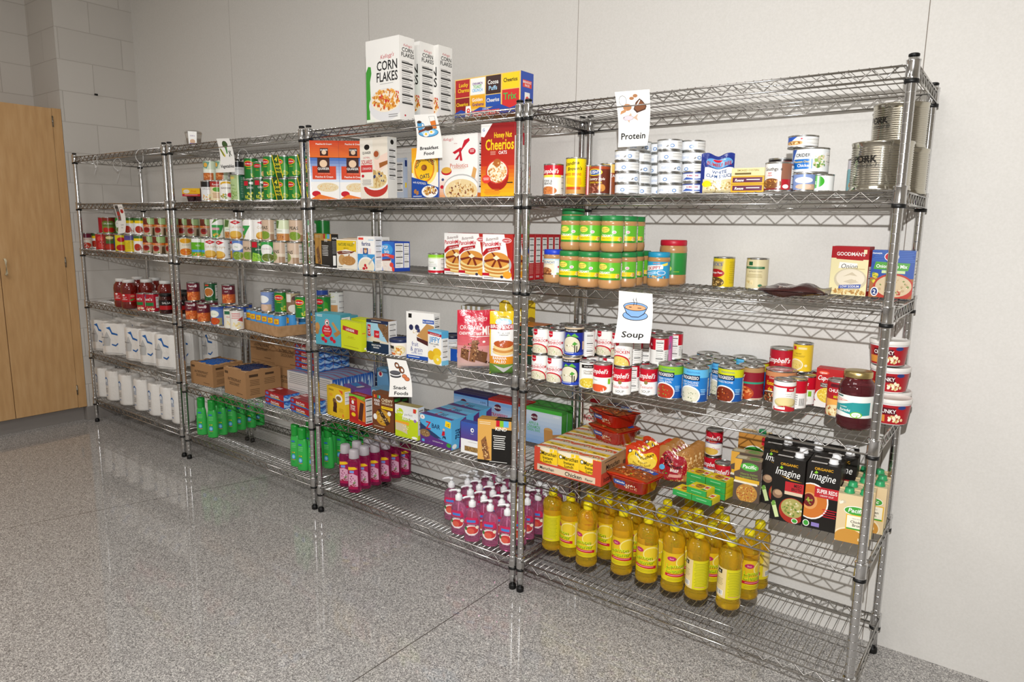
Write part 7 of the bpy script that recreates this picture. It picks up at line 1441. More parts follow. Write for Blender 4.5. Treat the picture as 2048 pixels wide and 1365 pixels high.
(-1.154,0.1626,0.1385,-17.1,'first from the left'),
(-0.5382,0.1673,0.1385,10.4,'eighth from the left'),
(-0.4251,0.1748,0.1385,15.8,'ninth from the left'),
]),
('lemon','cleaner_bottle','lemon',(),'bottle','yellow lemon cleaner bottles','yellow lemon cleaner bottle ',[
(-1.0679,0.1594,0.1385,-18.6,'in the front rows, second from the left'),
(-0.973,0.1321,0.1385,9.9,'in the front rows, third from the left'),
(-0.9404,0.2338,0.1385,-21.9,'in the front rows, fourth from the left'),
(-0.8339,0.16,0.1385,20.8,'in the front rows, fifth from the left'),
(-0.7322,0.1643,0.1385,10.7,'in the front rows, sixth from the left'),
(-0.6298,0.1652,0.1385,44.5,'in the front rows, seventh from the left'),
(-0.3991,0.2812,0.1385,56.4,'in the front rows, tenth from the left'),
(-0.3923,0.3777,0.1385,-34.3,'in the front rows, eleventh from the left'),
(-1.03,0.25,0.1385,29.7,'behind the front ones, middle row, first from the left'),
(-0.9278,0.3191,0.1385,-12.7,'behind the front ones, back row, second from the left'),
(-0.8405,0.246,0.1385,46.1,'behind the front ones, middle row, second from the left'),
(-0.72,0.25,0.1385,-36.4,'behind the front ones, middle row, third from the left'),
(-0.74,0.345,0.1385,93.2,'behind the front ones, back row, fourth from the left'),
(-0.6193,0.2507,0.1385,21.6,'behind the front ones, middle row, fourth from the left'),
(-0.6098,0.3364,0.1385,-19.4,'behind the front ones, back row, fifth from the left'),
(-0.5246,0.2524,0.1385,39.5,'behind the front ones, middle row, fifth from the left'),
(-0.51,0.34,0.1385,-41.5,'behind the front ones, back row, sixth from the left'),
(-1.02,0.345,0.1385,98.5,'behind the front ones, back row, first from the left'),
(-0.83,0.34,0.1385,25,'behind the front ones, back row, third from the left'),
(-0.9301,0.4053,0.1385,-13.6,'behind the front ones, rearmost row, first from the left'),
(-0.68,0.4138,0.1385,41.3,'behind the front ones, rearmost row, second from the left'),
(-0.56,0.4137,0.1385,-41.1,'behind the front ones, rearmost row, third from the left'),
]),
]

# ---------------------------------------------------------------- builders (each returns the root of one thing at the origin, front towards -y)
def plane_map(o, ux, vx, n):
    o, ux, vx, n = Vector(o), Vector(ux), Vector(vx), Vector(n)
    return lambda u, v, l: (tuple(o + ux*u + vx*v + n*l), tuple(n))
def carton(name, art, w, d, h, m=None, bulge=.0012):
    """sealed carton: six slightly bowed panels and a tuck flap that stands proud of the top"""
    A = ART[art]; jobs = []; bc = (tuple(A.get('c', ('W',))) * 3)[:3]
    def pmap(o, ux, vx, n, W_, H_, B):
        o, ux, vx, n = Vector(o), Vector(ux), Vector(vx), Vector(n)
        def f(u, v, l):
            su, sv = math.sin(PI*u/W_), math.sin(PI*v/H_)
            g = n - ux*(B*PI/W_*math.cos(PI*u/W_)*sv) - vx*(B*PI/H_*math.cos(PI*v/H_)*su)
            return tuple(o + ux*u + vx*v + n*(l + B*su*sv)), tuple(g.normalized())
        return f
    for key, base, o, ux, vx, n, W_, H_ in (('f', bc[0], (-w/2, -d/2, 0), (1,0,0), (0,0,1), (0,-1,0), w, h), ('s', bc[1], (w/2, -d/2, 0), (0,1,0), (0,0,1), (1,0,0), d, h),
            ('t', bc[2], (-w/2, -d/2, h), (1,0,0), (0,1,0), (0,0,1), w, d), ('l', bc[1], (-w/2, d/2, 0), (0,-1,0), (0,0,1), (-1,0,0), d, h),
            ('k', bc[0], (w/2, d/2, 0), (-1,0,0), (0,0,1), (0,1,0), w, h), ('b', bc[0], (-w/2, d/2, 0), (1,0,0), (0,-1,0), (0,0,-1), w, d)):
        pr = A.get(key, A.get('s', []) if key == 'l' else A.get('f', []) if key == 'k' else [])
        sh = [([(0, 0), (W_, 0), (W_, H_), (0, H_)], [(0, 1, 2, 3)], base)] + expand(pr, W_, H_)
        B = bulge if key in 'fslk' else 0
        jobs.append((sh, pmap(o, ux, vx, n, W_, H_, B), linspace(0, W_, 5) if B else [], linspace(0, H_, 5) if B else [], (0, W_, 0, H_)))
    fl = lambda x0, x1, t: [([(x0, 0), (x1, 0), (x1, t), (x0, t)], [(0, 1, 2, 3)], bc[2])]
    jobs.append(([([(0, 0), (w, 0), (w, d), (0, d)], [(0, 1, 2, 3)], bc[2])] + expand(A.get('t', []), w, d), plane_map((-w/2, -d/2, h+.0009), (1,0,0), (0,1,0), (0,0,1)), [], [], (.001, w-.001, d*.48, d)))
    jobs.append((fl(.001, w-.001, .0009), plane_map((-w/2, -d*.02, h), (1,0,0), (0,0,1), (0,-1,0)), [], []))
    jobs.append((fl(0, d*.52, .0009), plane_map((w/2-.001, -d*.02, h), (0,1,0), (0,0,1), (1,0,0)), [], []))
    return artmesh(name, jobs, m or CARTON, None, True)
def cyl_map(r, z0, rot=0, sx=1, sy=1):
    def f(u, v, l):
        a = u/r + rot; s, c = math.sin(a), -math.cos(a)
        return ((s*(r*sx + l), c*(r*sy + l), z0 + v), (s, c, 0))
    return f
def wrap_jobs(A, r, h, z0, seg=32, base='W'):
    cut = [k*2*PI*r/seg for k in range(-seg//2 + 1, seg//2)]
    full = []
    full.append(([(-PI*r, 0), (PI*r, 0), (PI*r, h), (-PI*r, h)], [(0, 1, 2, 3)], base))
    for p in A:
        if p[0] == 'B': full.append(([(-PI*r, p[1]*h), (PI*r, p[1]*h), (PI*r, p[2]*h), (-PI*r, p[2]*h)], [(0, 1, 2, 3)], p[3]))
    pw = 2.3*r
    for v, f, c, q in expand([p for p in A if p[0] != 'B'], pw, h):
        full.append(([(x - pw/2, y) for x, y in v], f, c, q))
    return [(full, cyl_map(r, z0), cut, [], (-PI*r*1.001, PI*r*1.001, 0, h))]
def can(name, art, r, h, tab=False, lid=STEEL, lidh=None):
    A = ART[art]; root = empty(name)
    bm = bmesh.new()
    lathe(bm, [(r*.90, .0012), (r*.99, 0), (r*1.0, .0012), (r*.985, .0032), (r*.975, .005), (r*.975, h-.006), (r*.985, h-.0035), (r, h-.002), (r, h-.0005), (r*.975, h),
               (r*.945, h-.0008), (r*.93, h-.004), (r*.86, h-.0045), (r*.84, h-.0036), (r*.7, h-.0036), (r*.68, h-.0045), (.001, h-.0045)], 32)
    finish('can_body', bm, lid, True, root)
    artmesh('label', wrap_jobs(A.get('w', []), r*.982, h-.0095, .0045, base=A.get('c', ('W',))[0]), PAPER, root, True)
    if tab:
        bm = bmesh.new(); tube(bm, [(r*.28*math.sin(a), r*.1 + r*.38*math.cos(a), h-.0028) for a in (k*PI/5 for k in range(10))], .0012, 5, True)
        box(bm, -r*.14, r*.3, h-.0036, r*.14, r*.62, h-.0022)
        finish('pull_tab', bm, lid, False, root)
    return root
def bigcan(name, art, r, h):
    A = ART[art]; root = empty(name); bm = bmesh.new()
    pf = [(r*.93, .002), (r, 0), (r, .004), (r*.975, .007)]
    n = 17
    for i in range(n):
        z = h*.12 + (h*.76)*i/(n-1)
        pf += [(r*.978, z - h*.016), (r*.948, z - h*.003), (r*.948, z + h*.003), (r*.978, z + h*.016)]
    pf += [(r*.975, h-.007), (r, h-.004), (r, h), (r*.96, h), (r*.95, h-.006), (.001, h-.006)]
    lathe(bm, pf, 40); finish('can_body', bm, RIB, True, root)
    sh = expand(A['w'], 2.3*r, h); pw = 2.3*r
    sh = [([(x - pw/2, y) for x, y in v], f, c, q) for v, f, c, q in sh]
    artmesh('printing', [(sh, cyl_map(r*.984, 0), [k*2*PI*r/32 for k in range(-16, 16)], [])], PAPER, root, True)
    return root
def interp(prof, z):
    for (r0, z0), (r1, z1) in zip(prof, prof[1:]):
        if z0 <= z <= z1 and z1 > z0: return r0 + (r1-r0)*(z-z0)/(z1-z0)
    return prof[-1][0]
def body_map(prof, z0, sx, sy, sup=2, lift=.0006):
    def f(u, v, l):
        r = interp(prof, z0 + v); a = u/(max(p[0] for p in prof)*max(sx, .6)); s, c = math.sin(a), -math.cos(a)
        q = (abs(s)**sup + abs(c)**sup) ** (-1/sup) if sup != 2 else 1
        n = Vector((s/sx, c/sy, 0)).normalized()
        return ((s*r*sx*q + n.x*(l + lift), c*r*sy*q + n.y*(l + lift), z0 + v), tuple(n))
    return f
def bottle(name, art, prof, bodym, cap, capm, sx=1, sy=1, sup=2, lab=None, seg=28, labname='label', capname='cap', capseg=24, capsx=1, inner=None):
    root = empty(name); bm = bmesh.new(); lathe(bm, prof, seg, sx, sy, sup=sup); finish('bottle_body', bm, bodym, True, root)
    if inner:
        bm = bmesh.new(); lathe(bm, inner[0], seg, sx, sy, sup=sup); finish('contents', bm, inner[1], True, root)
    if cap:
        bm = bmesh.new(); lathe(bm, cap, capseg); finish(capname, bm, capm, True, root)
    if lab:
        z0, z1, wf = lab; A = ART[art]; R = max(p[0] for p in prof)*max(sx, .6); pw = wf*R
        sh = [([(-pw/2, 0), (pw/2, 0), (pw/2, z1-z0), (-pw/2, z1-z0)], [(0, 1, 2, 3)], A['c'][0])] if A['c'][0] else []
        for v, f, c, q in expand(A['w'], min(pw, 2.3*R), z1-z0):
            e = min(pw, 2.3*R); sh.append(([(x - e/2, y) for x, y in v], f, c, q))
        artmesh(labname, [(sh, body_map(prof, z0, sx, sy, sup), linspace(-pw/2, pw/2, max(8, int(pw/R/.22))), linspace(0, z1-z0, 7), (-pw/2 if A['c'][0] else -9, pw/2 if A['c'][0] else 9, 0, z1-z0))], PAPER, root, True)
    return root
def pouch(name, art, w, h, t, m=None, gus=.35, jag=0, crown=0):
    """soft bag: full at the bottom, crimped flat at the top; front and back are one skin"""
    A = ART[art]; base = A['c'][0]
    def T(x, z):
        x = abs(2*x - 1); z = min(1, max(0, z)); e = max(0, 1 - x**3.2); zz = min(1, z/.06)**.5
        return t/2*e*zz*(1 - max(0, (z-gus)/(1-gus))**1.6*.97) + .0008
    def mk(s, pr):
        sh = [([(0, 0), (w, 0), (w, h), (0, h)], [(0, 1, 2, 3)], base)] + expand(pr, w, h)
        def f(u, v, l):
            x, z = u/w, v/h; px = (x-.5)*w*(1 - .07*crown*(z**3)); wob = .0016*jag*math.sin(x*21 + z*13)*math.sin(z*17)
            hh = v + (.012*jag*math.sin(x*9)*z if jag else 0)
            return ((s*px, s*-(T(x, z) + wob*(1-abs(2*x-1)**4) + 3*l), hh), (0, -s, 0))
        return (sh, f, linspace(0, w, 18), linspace(0, h, 18), (0, w, 0, h))
    o = artmesh(name, [mk(1, A.get('f', [])), mk(-1, A.get('k', []))], m or FILM, None, False)
    o.data.polygons.foreach_set('use_smooth', [True]*len(o.data.polygons))
    return o
def tubc(name, art, r0, r1, h, lidm, lidh=.012, bodym=None):
    A = ART[art]; root = empty(name); bm = bmesh.new()
    prof = [(r0*.9, 0), (r0, .003), (r1, h-lidh)]; lathe(bm, prof, 32); finish('tub_body', bm, bodym or WHITEP, True, root)
    bm = bmesh.new(); lathe(bm, [(r1*1.03, h-lidh-.002), (r1*1.05, h-lidh), (r1*1.05, h-.002), (r1*1.02, h), (r1*.96, h), (r1*.94, h-.003), (.001, h-.003)], 32); finish('lid', bm, lidm, True, root)
    cut = [k*PI*r1/14 for k in range(-13, 14)]; hb = (h-lidh)*.86; z0 = (h-lidh)*.06
    sh = [([(-PI*r1, 0), (PI*r1, 0), (PI*r1, hb), (-PI*r1, hb)], [(0, 1, 2, 3)], A['c'][0])]
    for v, f, c, q in expand(A['w'], 2.3*r1, hb): sh.append(([(x - 1.15*r1, y) for x, y in v], f, c, q))
    def mp(u, v, l):
        a = u/r1; s, c = math.sin(a), -math.cos(a); r = r0 + (r1-r0)*(z0+v)/(h-lidh) + .0004 + l
        return ((s*r, c*r, z0+v), (s, c, 0))
    artmesh('label', [(sh, mp, cut, [], (-PI*r1, PI*r1, 0, hb))], PAPER, root, True)
    return root
def tray_bowl(name, art, w, d, h):
    """shrink-wrapped noodle tray: flared square bowl under a printed film lid"""
    A = ART[art]; root = empty(name); bm = bmesh.new(); rings = []
    for sc, z in ((.70, 0), (.74, .004), (.93, h*.8), (1.0, h*.86), (1.0, h*.9), (.97, h*.9)):
        ring = []
        for k in range(32):
            a = 2*PI*k/32; s, c = math.sin(a), -math.cos(a); q = (abs(s)**5 + abs(c)**5)**(-.2)
            ring.append(bm.verts.new((s*q*w/2*sc, c*q*d/2*sc, z)))
        rings.append(ring)
    for i in range(5):
        for k in range(32): bm.faces.new((rings[i][k], rings[i][(k+1) % 32], rings[i+1][(k+1) % 32], rings[i+1][k])).smooth = True
    bm.faces.new(rings[0][::-1]); bm.faces.new(rings[-1]); finish('bowl', bm, plast('red_film', '#a81c10', .2, coat=.4), True, root)
    def top(u, v, l):
        x, y = u/w*2-1, v/d*2-1; e = max(0, 1-abs(x)**4)*max(0, 1-abs(y)**4)
        return ((u-w/2, v-d/2, h*.9 + .014*e + .0015*math.sin(u*160)*math.sin(v*120)*e + 3*l), (0, 0, 1))
    rr = w*.08
    outline = [(w*(.5 + .5*math.copysign(abs(math.cos(a))**.35, math.cos(a))), d*(.5 + .5*math.copysign(abs(math.sin(a))**.35, math.sin(a)))) for a in (2*PI*k/28 for k in range(28))]
    artmesh('film_lid', [([(outline, [tuple(range(28))], A['c'][0])] + expand(A['t'], w, d), top, linspace(0, w, 14), linspace(0, d, 14), (w*.02, w*.98, d*.02, d*.98))], FILM, root)
    def fr(u, v, l):
        z = h*.12 + v; sc = .74 + .19*(z/(h*.8)); return ((u - w*.3, -d/2*sc*.985 - l - .001, z), (0, -1, .3))
    artmesh('label', [(expand(A['f'], w*.6, h*.6), fr, linspace(0, w*.6, 6), [], (0, w*.6, 0, h*.6))], FILM, root)
    return root
def slab_wrap(name, art, lobes, r, h, d=1):
    """rolls shrink-wrapped side by side"""
    A = ART[art]; root = empty(name); bm = bmesh.new(); outl = []
    n = 12*lobes
    for i in range(44):
        a = 2*PI*i/44; x = math.sin(a); y = -math.cos(a); Wd = lobes*r
        px = math.copysign(abs(x)**.75, x)*Wd; u = px/Wd
        py = math.copysign(1, y)*r*min(1, abs(y)**.45)*(1 - .13*abs(math.cos(u*PI*lobes/2 + (PI/2 if lobes % 2 else 0))) if abs(u) < .9 else 1)
        outl.append((px, py*d))
    rings = []
    for sc, z in ((.86, 0), (.97, .003), (1, .014), (1, h*.5), (1, h-.012), (.96, h-.003), (.86, h), (.5, h - .004)):
        rings.append([bm.verts.new((x*sc, y*sc, z + .002*math.sin(i*1.7)*(z > .02))) for i, (x, y) in enumerate(outl)])
    for i in range(7):
        for k in range(44): bm.faces.new((rings[i][k], rings[i][(k+1) % 44], rings[i+1][(k+1) % 44], rings[i+1][k]))
    bm.faces.new(rings[0][::-1]); bm.faces.new(rings[-1])
    finish('wrapped_rolls', bm, MATS['wrap_white'], True, root)
    Wd = lobes*r
    def mp(u, v, l):
        x = (u - Wd)/Wd; y = r*(1-abs(x)**5)**.3*(1 - .13*abs(math.cos(x*PI*lobes/2 + (PI/2 if lobes % 2 else 0))) if abs(x) < .9 else 1)*d
        return ((u - Wd, -y - .001 - l, v), (0, -1, 0))
    artmesh('printing', [(expand(A['f'], 2*Wd, h), mp, linspace(0, 2*Wd, 14), [])], MATTE, root, False)
    return root
mat('wrap_white', '#e9e5df', .38, coat=.2); bump(MATS['wrap_white'], noise(MATS['wrap_white'], coords(MATS['wrap_white']), 38, 3), .45, .006)

# ---------------------------------------------------------------- the room
def tag(o, label=None, cat=None, group=None, kind=None):
    if label: o['label'] = label
    if cat: o['category'] = cat
    if group: o['group'] = group
    if kind: o['kind'] = kind
    return o
def struct(name, boxes, m):
    bm = bmesh.new()
    for b in boxes: box(bm, *b)
    return tag(finish(name, bm, m), kind='structure')
m = mat('terrazzo', rough=.16, spec=.5)
co = coords(m); vo = N(m, 'ShaderNodeTexVoronoi'); vo.inputs['Scale'].default_value = 310; L(m, co, vo.inputs['Vector'])
sep = N(m, 'ShaderNodeSeparateColor'); L(m, vo.outputs['Color'], sep.inputs[0])
sp = ramp(m, sep.outputs[0], [(0, '#64615f'), (.22, '#888583'), (.55, '#a29f9c'), (.8, '#b9b6b2'), (1, '#dad6d0')])
def line_at(m, co, axis, expr):
    s = N(m, 'ShaderNodeSeparateXYZ'); L(m, co, s.inputs[0]); out = None
    for x0, k, w in expr:
        a = N(m, 'ShaderNodeMath', operation='MULTIPLY_ADD'); L(m, s.outputs[1 - axis if axis < 2 else 0], a.inputs[0]); a.inputs[1].default_value = -k; a.inputs[2].default_value = -x0
        b = N(m, 'ShaderNodeMath', operation='ADD'); L(m, s.outputs[axis], b.inputs[0]); L(m, a.outputs[0], b.inputs[1])
        c = N(m, 'ShaderNodeMath', operation='ABSOLUTE'); L(m, b.outputs[0], c.inputs[0])
        d = N(m, 'ShaderNodeMath', operation='LESS_THAN'); L(m, c.outputs[0], d.inputs[0]); d.inputs[1].default_value = w
        if out is None: out = d.outputs[0]
        else:
            e = N(m, 'ShaderNodeMath', operation='MAXIMUM'); L(m, out, e.inputs[0]); L(m, d.outputs[0], e.inputs[1]); out = e.outputs[0]
    return out
ln = line_at(m, co, 0, [(-1.285, 0, .0022), (-3.10, .31, .0025)])
mx = N(m, 'ShaderNodeMix', data_type='RGBA'); L(m, ln, mx.inputs['Factor']); L(m, sp, mx.inputs['A']); mx.inputs['B'].default_value = lin('#5a5450'); L(m, mx.outputs['Result'], bsdf(m).inputs['Base Color'])
rr = ramp(m, noise(m, co, 3, 3), [(.3, '#2c2c2c'), (.7, '#454545')]); L(m, rr, bsdf(m).inputs['Roughness'])
struct('floor', [(-6.2, -5.4, -.08, 2.6, .6, 0)], m)
m = mat('vinyl_wall', '#d6cdc2', .7, spec=.25); co = coords(m)
wv = N(m, 'ShaderNodeTexWave', wave_type='BANDS', bands_direction='X'); wv.inputs['Scale'].default_value = 120; wv.inputs['Distortion'].default_value = 6; wv.inputs['Detail'].default_value = 3; L(m, co, wv.inputs['Vector'])
cw = ramp(m, noise(m, co, 160, 3), [(.2, '#d4d1cb'), (.8, '#dddad5')])
ln = line_at(m, co, 0, [(-1.304, 0, .0011), (-.042, 0, .0014), (-2.566, 0, .0009), (-3.83, 0, .0009)])
mx = N(m, 'ShaderNodeMix', data_type='RGBA'); L(m, ln, mx.inputs['Factor']); L(m, cw, mx.inputs['A']); mx.inputs['B'].default_value = lin('#8a8178'); L(m, mx.outputs['Result'], bsdf(m).inputs['Base Color'])
bump(m, wv.outputs['Fac'], .12, .0008)
struct('wall_back', [(-5.07, .49, 0, 2.6, .62, 3.2)], m)
def blocks(name, axis):
    m = mat(name, '#bdb6ad', .62, spec=.3); co = coords(m); s = N(m, 'ShaderNodeSeparateXYZ'); L(m, co, s.inputs[0])
    c = N(m, 'ShaderNodeCombineXYZ'); L(m, s.outputs[axis], c.inputs[0]); ad = N(m, 'ShaderNodeMath', operation='ADD'); L(m, s.outputs[2], ad.inputs[0]); ad.inputs[1].default_value = .142
    L(m, ad.outputs[0], c.inputs[1])
    b = N(m, 'ShaderNodeTexBrick'); b.inputs['Scale'].default_value = 1; b.inputs['Brick Width'].default_value = .406; b.inputs['Row Height'].default_value = .2032; b.inputs['Mortar Size'].default_value = .004; b.inputs['Mortar Smooth'].default_value = .7
    b.inputs['Color1'].default_value = lin('#cbc6bf'); b.inputs['Color2'].default_value = lin('#c6c1ba'); b.inputs['Mortar'].default_value = lin('#bab4ad'); L(m, c.outputs[0], b.inputs['Vector'])
    L(m, b.outputs['Color'], bsdf(m).inputs['Base Color'])
    inv = N(m, 'ShaderNodeMath', operation='SUBTRACT'); inv.inputs[0].default_value = 1; L(m, b.outputs['Fac'], inv.inputs[1])
    a2 = N(m, 'ShaderNodeMath', operation='MULTIPLY_ADD'); L(m, noise(m, co, 90, 3), a2.inputs[0]); a2.inputs[1].default_value = .25; L(m, inv.outputs[0], a2.inputs[2])
    bump(m, a2.outputs[0], .5, .003); return m
BX = blocks('painted_block', 1); BY = blocks('painted_block_return', 0)
bm = bmesh.new(); box(bm, -5.9, -.02, 0, -5.07, .62, 3.2)
bm.faces.ensure_lookup_table()
for f in bm.faces:
    f.normal_update(); f.material_index = 1 if abs(f.normal.y) > .5 else 0
tag(finish('wall_left', bm, [BX, BY]), kind='structure')
struct('wall_recess', [(-6.0, -5.3, 0, -5.52, -.02, 3.2)], BX)
PAINT = mat('room_paint', '#d2ccc2', .7)
struct('wall_right', [(2.5, -5.3, 0, 2.6, .49, 3.2)], PAINT)
struct('wall_front', [(-6.0, -5.4, 0, 2.6, -5.3, 3.2)], PAINT)
m = mat('ceiling_tile', '#dad6ce', .9); struct('ceiling', [(-6.0, -5.4, 3.2, 2.6, .6, 3.28)], m)
COVE = mat('cove_base', '#8b8580', .5)
bm = bmesh.new(); box(bm, -5.07, -.028, 0, -5.062, .49, .1, bev=.002); box(bm, -5.30, -.028, 0, -5.07, -.02, .1, bev=.002)
tag(finish('baseboard_left', bm, COVE), kind='structure')
for i, (lx, ly) in enumerate(((-0.6, -1.9), (-3.4, -1.9), (-0.6, -4.2), (-3.4, -4.2))):
    r = empty('ceiling_light'); r.location = (lx, ly, 3.15); tag(r, 'white recessed ceiling light panel ' + ('above the shelves, right', 'above the shelves, left', 'behind the camera, right', 'behind the camera, left')[i], 'ceiling light')
    bm = bmesh.new(); box(bm, -.63, -.32, 0, .63, -.29, .05); box(bm, -.63, .29, 0, .63, .32, .05); box(bm, -.63, -.29, 0, -.6, .29, .05); box(bm, .6, -.29, 0, .63, .29, .05); finish('frame', bm, WHITEP, False, r)
    bm = bmesh.new(); box(bm, -.6, -.29, .02, .6, .29, .03); finish('diffuser', bm, mat('light_diffuser', '#fff7ea', .6, emit=1.2), False, r)
# nail left in the block wall
bm = bmesh.new(); tube(bm, [(-5.07, .20, 2.30), (-5.05, .20, 2.30)], .003); box(bm, -5.052, .192, 2.292, -5.045, .212, 2.304); tag(finish('nail', bm, BLACKP), 'small dark nail stub on the white block wall above the shelves', 'nail')
# tall maple cabinet
MAPLE = mat('maple_laminate', '#b08a5c', .42, spec=.4); co = coords(MAPLE)
mp_ = N(MAPLE, 'ShaderNodeMapping'); mp_.inputs['Scale'].default_value = (9, 9, 1.3); L(MAPLE, co, mp_.inputs['Vector'])
L(MAPLE, ramp(MAPLE, noise(MAPLE, mp_.outputs[0], 4, 6), [(.3, '#bd9464'), (.5, '#c59c6b'), (.75, '#cda677')]), bsdf(MAPLE).inputs['Base Color'])
cb = empty('storage_cabinet'); cb.location = (-5.07, -.022, 0); tag(cb, 'tall light maple storage cabinet against the block wall at the left', 'cabinet')
bm = bmesh.new(); box(bm, -.43, -.94, .103, -.02, 0, 2.172); box(bm, -.02, -.056, .103, 0, 0, 2.172, bev=.001); box(bm, -.02, -.94, .103, 0, -.884, 2.172, bev=.001); finish('cabinet_body', bm, MAPLE, False, cb)
bm = bmesh.new(); box(bm, -.42, -.93, 0, -.05, 0, .103); finish('toe_kick', bm, COVE, False, cb)
for y0, y1, hy in ((-.440, -.058, -.415), (-.882, -.444, -.475)):
    bm = bmesh.new(); box(bm, -.02, y0, .106, .0015, y1, 2.169, bev=.0012); dr = finish('door', bm, MAPLE, False, cb)
    bm = bmesh.new(); tube(bm, [(0, hy, 1.075), (.022, hy, 1.075), (.03, hy, 1.085), (.03, hy, 1.165), (.022, hy, 1.175), (0, hy, 1.175)], .0065, 10); finish('handle', bm, mat('almond_plastic', '#cfc3a4', .4), True, dr)
for hz_ in (2.085, 1.145, .235):
    bm = bmesh.new(); tube(bm, [(.004, -.057, hz_-.035), (.004, -.057, hz_+.035)], .0045, 8); tube(bm, [(.004, -.057, hz_-.01), (.004, -.057, hz_+.01)], .0055, 8); finish('hinge', bm, mat('nickel', '#9a9488', .35, 1), True, cb)

# ---------------------------------------------------------------- wire shelving
DEP = .431; LN = 1.2
def post_mesh():
    bm = bmesh.new(); pf = [(.0125, .02)]; z = .06
    while z < 1.85:
        pf += [(.0125, z - .0014), (.0125, z - .0012), (.0119, z - .0008), (.0119, z + .0008), (.0125, z + .0012), (.0125, z + .0014)]; z += .0254
    pf += [(.0125, 1.878)]; lathe(bm, pf, 16)
    me = bpy.data.meshes.new('post'); bm.to_mesh(me); bm.free(); me.materials.append(CHROME); return me
def shelf_mesh():
    bm = bmesh.new()
    for y in (-.011, DEP + .011):
        for z, r in ((.0365, .0030), (.006, .0030)): tube(bm, [(.012, y, z), (LN - .012, y, z)], r, 8)
        n = int((LN - .06)/.0307); pts = [(.03 + i*(LN - .06)/n, y, .0355 if i % 2 else .008) for i in range(n + 1)]; tube(bm, pts, .0023, 5)
    for x in (-.011, LN + .011):
        for z, r in ((.0365, .0030), (.006, .0030)): tube(bm, [(x, .012, z), (x, DEP - .012, z)], r, 8)
        n = int((DEP - .05)/.024); pts = [(x, .025 + i*(DEP - .05)/n, .0355 if i % 2 else .008) for i in range(n + 1)]; tube(bm, pts, .0023, 5)
    for y in (.062, .215, .369): tube(bm, [(-.011, y, .0355), (LN + .011, y, .0355)], .0022, 6)
    n = 47
    for i in range(n):
        x = .024 + i*(LN - .048)/(n - 1); tube(bm, [(x, -.011, .0405), (x, DEP + .011, .0405)], .0012, 4)
    me = bpy.data.meshes.new('wire_shelf'); bm.to_mesh(me); bm.free(); me.materials.append(WIRE); return me
def small_mesh(name, fn, m, smooth=True):
    bm = bmesh.new(); fn(bm); me = bpy.data.meshes.new(name); bm.to_mesh(me); bm.free(); me.materials.append(m); return me
PM, SM = post_mesh(), shelf_mesh()
CM = small_mesh('collar', lambda b: lathe(b, [(.0172, .002), (.0172, .008), (.0165, .012), (.0165, .044), (.0175, .047), (.0175, .050), (.0128, .051)], 16), CHROME)
KM = small_mesh('clip', lambda b: lathe(b, [(.0135, -.007), (.0178, -.006), (.0178, .003), (.0135, .004)], 16), BLACKP)
FM = small_mesh('foot', lambda b: lathe(b, [(.0135, 0), (.0150, .002), (.0150, .018), (.0125, .021)], 16), BLACKP)
TM = small_mesh('end_cap', lambda b: lathe(b, [(.0132, 1.874), (.0132, 1.879), (.010, 1.881)], 16), BLACKP)
def child(name, me, parent, loc=(0, 0, 0)):
    o = bpy.data.objects.new(name, me); COL.objects.link(o); o.parent = parent; o.location = loc; return o
for xl, xr, lv, lab in UNITS:
    u = empty('wire_shelving_unit'); u.location = (xl, 0, 0); w = xr - xl
    tag(u, lab, 'shelving unit', 'chrome wire shelving units in a row along the wall')
    for px in (0, w):
        for py in (0, DEP):
            p = child('post', PM, u, (px, py, 0)); child('foot', FM, p); child('end_cap', TM, p)
    for z in lv:
        s = child('wire_shelf', SM, u, (0, 0, z)); s.scale = (w/LN, 1, 1)
        for px in (0, w):
            for py in (0, DEP):
                c = child('collar', CM, u, (px, py, z)); k = child('clip', KM, u, (px, py, z))
                for q in (c, k): q.parent = s; q.location = (px*LN/w, py, 0); q.scale = (LN/w, 1, 1)

# ---------------------------------------------------------------- hanging signs (curled card)
def sign(name, art, c, label, curl=.012):
    TL_, TR_, BR_, BL_ = [Vector(q) for q in c]; W_, H_ = (TR_-TL_).length, (TL_-BL_).length
    nrm = (TR_-TL_).cross(BL_-TL_).normalized()
    if nrm.y > 0: nrm = -nrm
    jobs = []
    for sd in (1, -1):
        def f(u, v, l, sd=sd):
            a, b = u/W_, 1 - v/H_
            p = (TL_*(1-a) + TR_*a)*(1-b) + (BL_*(1-a) + BR_*a)*b
            return tuple(p - nrm*(curl*math.sin(PI*b)) + nrm*(sd*(l + .0001))), tuple((nrm*sd - Vector((0, 0, .3))*math.cos(PI*b)*curl*10*sd).normalized())
        jobs.append(([([(0, 0), (W_, 0), (W_, H_), (0, H_)], [(0, 1, 2, 3)], 'W')] + (expand(ART[art]['f'], W_, H_) if sd == 1 else []), f, [], linspace(0, H_, 14)))
    return tag(artmesh(name, jobs, MATTE, None, True), label, 'sign', 'picture signs hanging on the shelf edges')
for row in SIGNS: sign('hanging_sign', *row)

